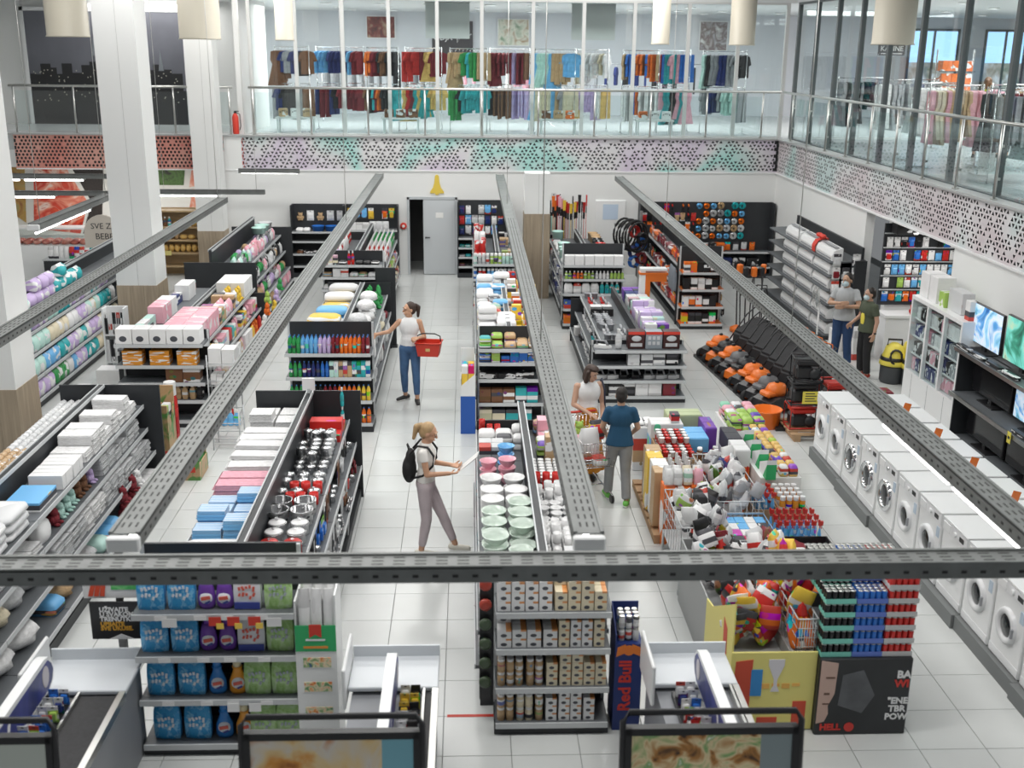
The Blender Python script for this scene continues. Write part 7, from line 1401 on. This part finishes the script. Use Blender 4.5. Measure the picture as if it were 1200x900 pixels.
# woman in orange skirt and boy
w3 = person('woman in white sleeveless blouse and long orange skirt behind a trolley', (1.66, 14.62, 0), .25, dict(elR=(-.23, -.04, 1.12), wrR=(-.06, -.24, 1.03), elL=(.22, .0, 1.1), wrL=(.16, -.16, .92), headc=(.02, -.04, 1.55)),
    1.66, 'sleeveless', (.82, .81, .8), (.55, .22, .02), 'skirt', (.1, .06, .04), (.018, .014, .013), 'bob', .55, .35, (.56, .34, .24), 1.08, bendR=.7, palmR=(0, 0, -1))
hb = thing('shoulder_bag', 'dark navy strap bag on the shoulder of the woman in the orange skirt', 'bag', (1.66, 14.62, 0), .25); new('strap', lambda bm: tube(bm, [(.19, .0, 1.43), (.2, -.1, 1.3), (.22, -.08, 1.1), (.26, -.02, .95), (.24, .1, 1.1), (.2, .09, 1.32)], .014, 5, 0, True), mat('bag_navy', (.02, .025, .05), .6), hb); new('pouch', lambda bm: bevbox(bm, (.3, .02, .86), (.08, .26, .2), .03), MATS['bag_navy'], hb)
boy = person('boy in dark blue tee and grey trousers seen from behind', (1.98, 13.62, 0), PI - .1, dict(elL=(.24, -.02, 1.12), wrL=(.2, -.2, .98), elR=(-.24, -.02, 1.12), wrR=(-.18, -.2, .98), anL=(.13, -.2, .09), knL=(.12, -.14, .5), anR=(-.12, .08, .09), footL=.3, footR=-.2),
    1.62, 'tee', (.015, .075, .15), (.33, .34, .35), 'long', (.18, .55, .1), (.018, .014, .012), 'short', 0, .2, (.5, .3, .2), 1.06)
# two men in the side aisle
m1 = person('man in grey polo and jeans with crossed arms and a face mask', (7.12, 20.2, 0), -.55, dict(elL=(.25, -.05, 1.14), wrL=(.03, -.22, 1.14), elR=(-.25, -.05, 1.15), wrR=(-.02, -.23, 1.2), footL=.3, footR=-.3, anL=(.13, .02, .09), anR=(-.13, .02, .09)),
    1.84, 'polo', (.42, .44, .45), (.02, .05, .14), 'long', (.03, .03, .04), (.015, .012, .01), 'short', -.5, .1, (.5, .28, .19), 1.12, botmat=mat('denim_dark', (.025, .06, .15), .85, bump=.3, bscale=30, var=.25, vscale=5), mask=True, palmL=(0, .9, 0), palmR=(0, .9, 0), bendL=.6, bendR=.6)
m2 = person('man in olive tee and black trousers seen from the side', (7.34, 19.55, 0), -1.3, dict(elL=(.24, .03, 1.1), wrL=(.25, -.02, .88), elR=(-.23, .0, 1.12), wrR=(-.2, -.2, 1.0), footL=.2, footR=-.2),
    1.7, 'tee', (.07, .085, .055), (.018, .018, .02), 'long', (.4, .05, .03), (.02, .015, .012), 'short', -.3, .1, (.52, .31, .22), 1.08, mask=True)
new('yellow_print', lambda bm: sphere(bm, (0, -.115, 1.13), (.06, .012, .14), 8), YEL, m2); new('watch', lambda bm: lathe(bm, [(.031, -.015), (.033, 0), (.031, .015)], 12, mat4=Matrix.Translation((.252, -.01, .9))), BLACKP, m2)

# ================================================================ CHECKOUTS
def checkout(x0, x1, label, tilt, sgn, prod_cols):
    cx = (x0 + x1) / 2; w = (x1 - x0) / 2
    t = thing('checkout', label, 'checkout', (cx, 7.3, 0))
    new('packing_top', lambda bm: (bevbox(bm, (0, .82, .83), (2 * w, .5, .04), .008), b2(bm, -w, w, 1.05, 1.07, .85, .95)), mat('laminate_white', (.62, .65, .68), .3), t)
    new('cabinet', lambda bm: b2(bm, -w + .03, w - .03, -.72, 1.05, 0, .78), mat('checkout_grey', (.25, .26, .28), .5), t)
    new('belt', lambda bm: b2(bm, max(.02, tilt + .26), w - .05, -.72, .55, .8, .815), mat('belt_black', (.02, .02, .022), .6, var=.3, vscale=30), t)
    new('belt_frame', lambda bm: (b2(bm, w - .05, w, -.72, .56, .78, .85), b2(bm, max(-.03, tilt + .24), max(.02, tilt + .26), -.72, .56, .78, .85)), STEEL, t)
    new('side_screen', lambda bm: bevbox(bm, (-w - .02, .75, .9), (.03, .6, .36), .01), WHITE2, t)
    # rack of small goods under the blade sign
    ga, gb = sorted((tilt + sgn * .06, tilt + sgn * .24)); rk = new('goods_rack', lambda bm: (b2(bm, ga, gb, -.6, .5, .78, .83), b2(bm, ga, gb, -.6, -.1, .83, .9)), BLACKP, t)
    bl = new('blade_sign', lambda bm: prism(bm, [(-.5, .9), (.5, .9), (.6, .94), (.64, 1.02), (.62, 1.1), (.56, 1.17), (.48, 1.19), (-.5, 1.19)], tilt - .04, tilt + .04, 'x'), WHITE2, t)
    new('blade_print', lambda bm: prism(bm, [(-.48, .92), (.5, .92), (.58, .96), (.62, 1.03), (.6, 1.09), (.54, 1.15), (-.48, 1.15)], tilt + sgn * .041, tilt + sgn * .044, 'x'), picmat('blade_art', [(.03, .04, .16), (.05, .06, .24), (.03, .04, .14), (.3, .3, .38)], 1.4), bl)
    new('blade_face', lambda bm: sphere(bm, (tilt + sgn * .045, .46, 1.05), (.004, .07, .09), 8), mat('print_face', (.55, .52, .55), .5), bl)
    new('blade_mark', lambda bm: prism(bm, [(-.4, 1.1), (-.35, 1.1), (-.31, 1.0), (-.27, 1.1), (-.22, 1.1), (-.29, .95), (-.33, .95)], tilt + sgn * .0445, tilt + sgn * .0455, 'x'), CARDW, bl)
    for p in (-.4, .4): new('sign_post', lambda bm: tube(bm, [(tilt, p, .8), (tilt, p, .91)], .015, 8), STEEL, t)
    for j in range(9):
        for q in range(2):
            c = R.choice(prod_cols); prod('blister', c, (cx + ga + .05 + q * .08, 7.3 - .55 + j * .12, .832 if j > 3 else .902), R.uniform(-.1, .1), (.075, .06, .14), 'in the goods rack of the ' + label.split(' beside ')[1], 'chewing gum pack')
CS = ['yellow', 'navy', 'blue', 'silver', 'lime', 'black', 'white']
checkout(-3.5, -2.75, 'checkout with packing top beside the black promotion sign', -.24, 1, CS)
checkout(-.98, -.25, 'checkout with packing top beside the red floor tape', .0, 1, CS)
checkout(1.5, 2.2, 'checkout with packing top beside the yellow crisps display', .03, -1, ['blue', 'navy', 'silver', 'white', 'red'])
# black promotion sign and glove/green pack stand behind the first checkout
t = thing('promotion_sign', 'black sign with white and orange lettering behind the first checkout', 'sign', (-3.0, 8.62, 0))
new('post', lambda bm: b2(bm, -.03, .03, 0, .03, 0, .9), STEEL, t); new('board', lambda bm: b2(bm, -.24, .24, -.02, 0, .9, 1.25), BLACKP, t); new('white_arrow', lambda bm: prism(bm, [(-.1, .9), (.12, .9), (.01, .95)], -.024, -.021), CARDW, t)
LO = mat('letter_orange', (.75, .4, .05), .5)
for k, s in enumerate(('UŽIVAJTE', 'U SVAKOM', 'TRENUTKU')): lettering(s, .058, LW, t, (-.16, -.022, 1.18 - k * .045), bold=.002, align='LEFT')
for k, s in enumerate(('UPIJAJTE', 'SVE UKUSE.')): lettering(s, .054, LO, t, (-.16, -.022, 1.043 - k * .042), bold=.002, align='LEFT')
t = thing('glove_poster', 'white poster with red gloves and a green pack above the black sign', 'sign', (-3.0, 8.66, 0)); new('board', lambda bm: b2(bm, -.3, .24, 0, .02, 1.26, 1.66), CARDW, t)
new('post', lambda bm: b2(bm, -.03, .03, .0, .02, 0, 1.26), STEEL, t)
new('green_picture', lambda bm: b2(bm, -.06, .22, -.004, -.001, 1.34, 1.62), picmat('green_art', [(.05, .35, .08), (.1, .55, .15), (.3, .7, .3)], 8), t); new('red_picture', lambda bm: [prism(bm, [(-.26 + k * .05, 1.28), (-.22 + k * .05, 1.28), (-.14 + k * .03, 1.55), (-.18 + k * .03, 1.56)], -.006 - k * .001, -.003 - k * .001) for k in range(3)], mat('print_glove', (.7, .08, .03), .5), t)
# advertising screens
def adscreen(x0, x1, label, pm, second):
    cx = (x0 + x1) / 2; w = (x1 - x0) / 2
    t = thing('advertising_screen', label, 'screen', (cx, 6.3, 0))
    rot = Matrix.Translation((0, 0, 1.2)) @ Matrix.Rotation(-.12, 4, 'X')
    def fr(bm):
        n0 = len(bm.verts); pts = [(-w, 0, -.5), (-w, 0, .34), (-w + .04, 0, .4), (w - .04, 0, .4), (w, 0, .34), (w, 0, -.5)]
        tube(bm, pts, .022, 6); b2(bm, -w + .02, w - .02, -.02, .03, .24, .29); b2(bm, -w + .015, -w + .06, -.02, .03, -.5, .29); b2(bm, w - .06, w - .015, -.02, .03, -.5, .29); b2(bm, -w + .02, w - .02, .03, .05, -.5, .29)
        b2(bm, -w + .02, w - .02, -.02, .03, -.52, -.47)
        bmesh.ops.transform(bm, matrix=rot, verts=bm.verts)
    new('frame', fr, BLACKP, t)
    def q(bm, a, b):
        b2(bm, a, b, -.006, .0, -.47, .24); bmesh.ops.transform(bm, matrix=rot, verts=bm.verts)
    xm = w * .55 if second else w - .06
    new('screen', lambda bm: q(bm, -w + .06, xm), pm, t)
    if second: new('screen_edge', lambda bm: q(bm, xm, w - .06), second, t)
    new('pole', lambda bm: tube(bm, [(0, .09, .02), (0, .09, .9)], .04, 8), BLACKP, t); new('base', lambda bm: lathe(bm, [(.16, 0), (.16, .02), (.04, .03)], 18, c=(0, .09, 0)), BLACKP, t)
adscreen(-1.5, -.31, 'advertising screen showing golden bread near the detergent shelf', picmat('scr_bread', [(.2, .05, .01), (.5, .22, .04), (.55, .42, .22), (.5, .47, .42), (.4, .14, .02)], 2.4, emit=.1), mat('scr_teal', (.12, .28, .34), .4, emit=.15))
adscreen(1.02, 2.22, 'advertising screen showing nuts and greens before the yellow display', picmat('scr_nuts', [(.04, .02, .01), (.35, .16, .04), (.6, .5, .3), (.15, .3, .1), (.7, .68, .6)], 6, emit=.1), mat('scr_grey', (.16, .2, .21), .4, emit=.15))
adscreen(-3.9, -2.7, 'advertising screen with a plain grey picture beside the left checkout', mat('scr_plain', (.2, .22, .2), .4, emit=.35), None)

# ================================================================ CLOTHES SHOP ON THE GALLERY
def k_shirt(bm):
    P = [(-.06, 0), (-.2, -.05), (-.29, -.3), (-.21, -.33), (-.18, -.2), (-.19, -.7), (.19, -.7), (.18, -.2), (.21, -.33), (.29, -.3), (.2, -.05), (.06, 0)]
    prism(bm, P, -.03, .03, 'y'); tube(bm, [(0, 0, -.02), (0, 0, .05), (.02, 0, .08), (.0, 0, .1)], .006, 4, 1)
def k_dress(bm):
    prism(bm, [(-.05, 0), (-.15, -.03), (-.17, -.3), (-.12, -.45), (-.27, -1.15), (.27, -1.15), (.12, -.45), (.17, -.3), (.15, -.03), (.05, 0)], -.04, .04, 'y'); tube(bm, [(0, 0, -.02), (0, 0, .05), (.02, 0, .08), (.0, 0, .1)], .006, 4, 1)
def k_trous(bm):
    prism(bm, [(-.17, 0), (-.19, -.9), (-.03, -.9), (0, -.3), (.03, -.9), (.19, -.9), (.17, 0)], -.025, .025, 'y'); tube(bm, [(0, 0, -.02), (0, 0, .05), (.02, 0, .08), (.0, 0, .1)], .006, 4, 1)
GAR = {'shirt': k_shirt, 'dress': k_dress, 'trousers': k_trous}
GM = {k: mesh('garment_' + k, f) for k, f in GAR.items()}
def clothes_rail(label, place, x0, y0, x1, y1, z, cols, n, kinds=('shirt', 'dress', 'trousers'), two=True, turn=1.2, low=None):
    L = math.hypot(x1 - x0, y1 - y0); a = math.atan2(y1 - y0, x1 - x0); h = z - ZG
    t = thing('clothes_rail', label, 'clothes rail', (x0, y0, ZG), a)
    zs = [h] + ([h - .95] if two else [])
    new('rail', lambda bm: [tube(bm, [(0, 0, q), (L, 0, q)], .013, 6) for q in zs], CHROME, t)
    for e in (0, L): new('post', lambda bm: tube(bm, [(e, 0, 0), (e, 0, h + .03)], .015, 6), CHROME, t); new('foot', lambda bm: b2(bm, e - .02, e + .02, -.25, .25, 0, .025), CHROME, t)
    for q in zs:
        c = R.choice(cols); kd = R.choice(kinds)
        for k in range(n):
            if R.random() < .6: c = R.choice(cols)
            if R.random() < .25: kd = R.choice(kinds)
            s = (k + .5) / n * L; s2 = .85 if (kd == 'dress' and two) else .95
            o = obj(kd, GM[kd], [PM['cloth'], CHROME], None, (x0 + math.cos(a) * s, y0 + math.sin(a) * s, ZG + q - .1), a + turn + R.uniform(-.25, .25), (1, 1, s2 * R.uniform(.8, 1.0)), None, c)
            tag(o, '%s %s hanging %s' % (CN.get(c, c), kd, place), kd, 'clothes ' + place)
RAILS = [(-5.2, -4.3, ['black', 'brown', 'navy', 'grey'], 'on the first dark rail behind the back glass'), (-4.2, -2.9, ['maroon', 'black', 'grey', 'navy', 'sky'], 'on the denim rail behind the back glass'), (-2.75, -1.9, ['brown', 'maroon', 'black', 'orange', 'teal'], 'on the brown rail behind the back glass'),
         (-1.75, -.75, ['red', 'maroon', 'gold', 'teal', 'black'], 'on the rust red rail behind the back glass'), (-.5, .5, ['teal', 'black', 'green', 'tan', 'white'], 'on the green and black rail behind the back glass'), (.6, 1.7, ['maroon', 'brown', 'lilac', 'black'], 'on the wine coloured rail behind the back glass'),
         (1.8, 2.9, ['sky', 'tan', 'mint', 'grey', 'cream'], 'on the pale blue rail behind the back glass'), (3.0, 3.9, ['gold', 'lilac', 'white', 'cream'], 'on the yellow rail behind the back glass'), (4.2, 5.2, ['orange', 'tan', 'white', 'blue'], 'on the orange rail behind the back glass'),
         (5.3, 6.2, ['teal', 'red', 'blue', 'black', 'pink'], 'on the mixed rail behind the back glass'), (6.4, 7.6, ['grey', 'black', 'mint', 'navy'], 'on the grey rail behind the back glass')]
for i, (a, b, cols, pl) in enumerate(RAILS): clothes_rail('carrying ' + pl[3:].replace('the ', 'the clothes of the ', 1) if 0 else 'steel clothes rail for the ' + pl[7:]+ ', holding two rows', pl, a, 31.2 + (i % 2) * .8, b, 31.2 + (i % 2) * .8, ZG + 2.2, cols, 10, turn=.5 + .35 * (i % 3))
for i, (a, b, cols, pl) in enumerate(((-4.5, -1, ['black', 'grey', 'maroon', 'white'], 'on the long rear rail left of the shop sign'), (-.5, 3, ['white', 'tan', 'pink', 'cream'], 'on the long rear rail under the shop sign'), (3.5, 7.5, ['navy', 'grey', 'black', 'green'], 'on the long rear rail near the shop corner'))): clothes_rail('long steel clothes rail ' + pl[3:] , pl, a, 35.5, b, 35.5, ZG + 1.8, cols, 13, two=False)
SR = [(9.6, 26.5, 11.2, 26.9, ['grey', 'black', 'navy', 'white'], 'on the grey side shop rail'), (9.4, 23.8, 10.6, 24.4, ['white', 'cream', 'silver', 'grey'], 'on the cream side shop rail'), (10.8, 23.2, 12.2, 23.6, ['pink', 'white', 'tan', 'silver'], 'on the pink side shop rail'), (9.6, 20.8, 11.2, 21.2, ['black', 'brown', 'maroon', 'grey'], 'on the brown side shop rail'),
      (11.4, 20.4, 13, 20.8, ['grey', 'tan', 'black'], 'on the tan side shop rail'), (9.6, 17.6, 11.6, 18, ['black', 'navy', 'brown', 'grey'], 'on the black side shop rail'), (11.5, 17.4, 13.2, 17.7, ['teal', 'green', 'black', 'maroon'], 'on the green side shop rail'),
      (9.2, 28.2, 10.6, 28.5, ['black', 'grey', 'green'], 'on the corner side shop rail'), (9.1, 22.2, 10.3, 22.5, ['tan', 'pink', 'cream'], 'on the peach side shop rail'), (9.1, 19.3, 10.4, 19.6, ['black', 'grey', 'brown'], 'on the charcoal side shop rail'), (9.1, 16.2, 10.6, 16.4, ['black', 'grey', 'navy'], 'on the near black side shop rail'), (13.2, 26, 15, 26.3, ['grey', 'silver', 'white'], 'on the far silver side shop rail')]
for x0, y0, x1, y1, cols, pl in SR: clothes_rail('steel clothes rail ' + pl[3:] + ' full of clothes', pl, x0, y0, x1, y1, ZG + 1.6, cols, 14, two=False, turn=1.4)
# shelves, counters and pictures in the shop
for i, x in enumerate((-4.6, -1.8, 2.4, 5.0)):
    t = thing('shop_table', ['white display table behind the first glass panes', 'white display table below the rust red rail', 'white display table below the yellow rail', 'white display table below the mixed rail'][i], 'table', (x, 30.4, ZG)); new('table_top', lambda bm: b2(bm, -.5, .5, -.25, .25, .38, .42), WHITE2, t)
    for sx in (-.45, .45):
        for sy in (-.2, .2): new('leg', lambda bm: b2(bm, sx - .02, sx + .02, sy - .02, sy + .02, 0, .38), WHITE2, t)
    for k in range(3): prod('case', R.choice(['brown', 'tan', 'orange', 'white']), (x - .32 + k * .32, 30.4, ZG + .42), R.uniform(-.3, .3), (.24, .14, .24), 'on the %s white shop table' % ['first', 'second', 'third', 'fourth'][i], 'handbag')
SIGN = mat('sign_charcoal', (.05, .045, .05), .5)
t = thing('shop_sign', 'dark shop sign with white lettering high on the shop wall', 'sign', (-.5, 39.95, ZG)); new('board', lambda bm: b2(bm, -.75, .65, -.05, 0, 1.75, 3.1), SIGN, t)
lettering('DOVNA', .26, LW, t, (-.35, -.052, 2.85)); lettering('ODJA', .26, LW, t, (-.38, -.052, 2.55)); new('script', lambda bm: tube(bm, [(-.1, -.055, 2.5), (.1, -.055, 2.9), (.12, -.055, 2.4), (.25, -.055, 2.65), (.45, -.055, 2.6), (.6, -.055, 2.68)], .015, 5), LW, t)
new('lower_band', lambda bm: b2(bm, -1.5, -.75, -.05, 0, 1.75, 2.05), SIGN, t)
for i, (x0, x1, z0, z1, cols, lb) in enumerate(((-3.5, -2.5, 2.5, 3.25, [(.08, .03, .03), (.2, .05, .04), (.4, .3, .2)], 'dark red fashion picture on the shop wall'), (1.0, 2.1, 2.3, 3.2, [(.4, .28, .18), (.7, .7, .6), (.2, .3, .2)], 'beige spotted dress picture on the shop wall'), (8.0, 9.0, 2.2, 3.2, [(.5, .5, .52), (.2, .15, .15), (.75, .75, .75)], 'grey portrait picture on the shop wall'), (3.8, 4.6, 1.7, 2.1, [(.1, .15, .12), (.3, .35, .3), (.5, .5, .5)], 'small green landscape picture on the shop wall'))):
    t = thing('wall_picture', lb, 'picture', ((x0 + x1) / 2, 39.96, ZG)); w = (x1 - x0) / 2; new('frame', lambda bm: b2(bm, -w, w, -.05, 0, z0, z1), WHITE2, t); new('print', lambda bm: b2(bm, -w + .03, w - .03, -.056, -.051, z0 + .03, z1 - .03), picmat('pic_%d' % i, cols, 3, vor=False), t)
for i, x in enumerate((-.85, 3.0)):
    t = thing('hanging_banner', ['large blank white banner hanging left of the shop sign', 'large blank white banner hanging above the yellow rail'][i], 'banner', (x + .3, 30.6, 6.05)); new('sheet', lambda bm: b2(bm, -.58, .58, -.01, .01, 0, .9), mat('banner_white', (.6, .61, .6), .6), t); new('rod', lambda bm: tube(bm, [(-.6, 0, .91), (.6, 0, .91)], .012, 6), STEEL, t)
    for s in (-.5, .5): new('wire', lambda bm: tube(bm, [(s, 0, .91), (s, 0, .95)], .004, 4), STEEL, t)
t = thing('fitting_room_sign', 'dark hanging sign reading KABINE in the side shop', 'sign', (9.35, 25.2, 5.75)); new('board', lambda bm: b2(bm, -.3, .3, -.015, .015, 0, .24), SIGN, t); lettering('KABINE', .15, LW, t, (0, -.017, .14), bold=.002); new('wire', lambda bm: [tube(bm, [(s, 0, .24), (s, 0, 1.25)], .004, 4) for s in (-.25, .25)], STEEL, t)
new('small_print', lambda bm: b2(bm, -.24, .24, -.018, -.0155, .03, .05), CARDW, t)
# orange box shelves upstairs
t = thing('box_shelf', 'steel shelf of orange boxes in the side shop', 'shelving', (11.75, 27.4, ZG))
for z in (.9, 1.2, 1.5, 1.8): new('shelf', lambda bm: b2(bm, -.45, .45, -.2, .2, z - .02, z), CHROME, t)
for s in (-.45, .45): new('post', lambda bm: tube(bm, [(s, 0, 0), (s, 0, 2.3)], .018, 6), CHROME, t)
for z in (.9, 1.2, 1.5, 1.8):
    for k in range(3): prod('plainbox', 'orange', (11.5 + k * .25, 27.35, ZG + z), 0, (.24, .3, .24), 'on the steel shelf in the side shop', 'shoe box')
for k in range(9): prod(R.choice(['iron', 'toy', 'tub']), R.choice(['black', 'white', 'sky', 'lime']), (10.6 + k * .22, 22.2 + .05 * k, ZG + .9), k, (.26, .2, .22), 'on the white accessory table', 'accessory')
t = thing('shop_table', 'long white accessory table in the side shop', 'table', (11.5, 22.4, ZG)); new('table_top', lambda bm: b2(bm, -1.1, 1.1, -.35, .35, .85, .9), WHITE2, t)
for sx in (-1, 1): new('leg', lambda bm: b2(bm, sx - .03, sx + .03, -.3, .3, 0, .85), WHITE2, t)
# mannequin figures / people upstairs
person('person in dark clothes with a yellow vest standing in the side shop', (11.2, 24.3, ZG), 2.6, dict(elR=(-.23, -.08, 1.12), wrR=(-.1, -.26, 1.15)), 1.72, 'tee', (.5, .55, .05), (.03, .03, .04), 'trousers', (.02, .02, .02), (.12, .05, .02), 'pony', 0, .2)
person('person in a blue top with dark hair standing in the side shop', (11.75, 24.35, ZG), 2.2, dict(), 1.66, 'tee', (.2, .3, .45), (.03, .03, .04), 'trousers', (.02, .02, .02), (.015, .012, .01), 'bob', 0, .2)
# skyline poster and wall on the left gallery
t = thing('skyline_poster', 'large dark poster of a city skyline at dusk on the left gallery', 'poster', (-10.4, 33.2, ZG))
new('board', lambda bm: b2(bm, -2.1, 2.3, 0, .1, 0, 3.1), mat('poster_dusk', (.14, .145, .17), .5, var=.25, vscale=.6), t); new('frame', lambda bm: (b2(bm, -2.2, -2.1, -.02, .1, 0, 3.2), b2(bm, 2.3, 2.4, -.02, .1, 0, 3.2), b2(bm, -2.2, 2.4, -.02, .1, 3.1, 3.2)), WHITE2, t)
rr = random.Random(4)
def skyl(bm):
    x = -2.08
    while x < 2.2:
        w = rr.uniform(.12, .3); h = rr.uniform(1.35, 1.75); h += .35 if abs(x + .35) < .2 else 0; h += .3 if abs(x - .5) < .12 else 0; w = min(w, 2.28 - x); b2(bm, x, x + w, -.006 - rr.uniform(0, .006), -.001, .9, h); x += w
    b2(bm, -2.1, 2.3, -.004, -.001, 0, .95)
new('skyline_print', skyl, mat('print_skyline', (.018, .018, .02), .5), t)
new('spire_print', lambda bm: (prism(bm, [(-.3, 1.9), (-.15, 1.9), (-.2, 2.15), (-.225, 2.4), (-.25, 2.15)], -.014, -.002), prism(bm, [(1.55, 1.5), (1.7, 1.5), (1.64, 1.95), (1.625, 2.1), (1.61, 1.95)], -.014, -.002)), mat('print_spire', (.2, .22, .24), .5), t)
new('window_lights', lambda bm: [b2(bm, x, x + .03, -.016, -.013, z, z + .03) for x, z in [(rr.uniform(-2, 2.2), rr.uniform(.6, 1.5)) for _ in range(90)]], mat('print_lights', (.5, .48, .4), .5), t)['kind'] = 'stuff'
struct('wall_gallery', lambda bm: (b2(bm, -14, -5.9, 33.35, 33.5, ZG, 7), b2(bm, -5.95, -5.8, YW, 33.4, ZG, 7)), WHITE)
t = thing('fire_extinguisher', 'red fire extinguisher standing at the gallery railing end', 'fire extinguisher', (-6.0, YB + .2, ZG + .03))
new('cylinder', lambda bm: lathe(bm, [(.07, 0), (.08, .02), (.08, .42), (.05, .5), (.025, .52)], 14), CARDR, t); new('valve', lambda bm: (b2(bm, -.03, .03, -.02, .02, .52, .56), b2(bm, -.02, .1, -.012, .012, .56, .58)), BLACKP, t); new('hose', lambda bm: tube(bm, [(.03, 0, .54), (.12, 0, .5), (.13, 0, .2), (.1, 0, .1)], .012, 6), BLACKP, t)
bpy.data.scenes.remove(TMP)
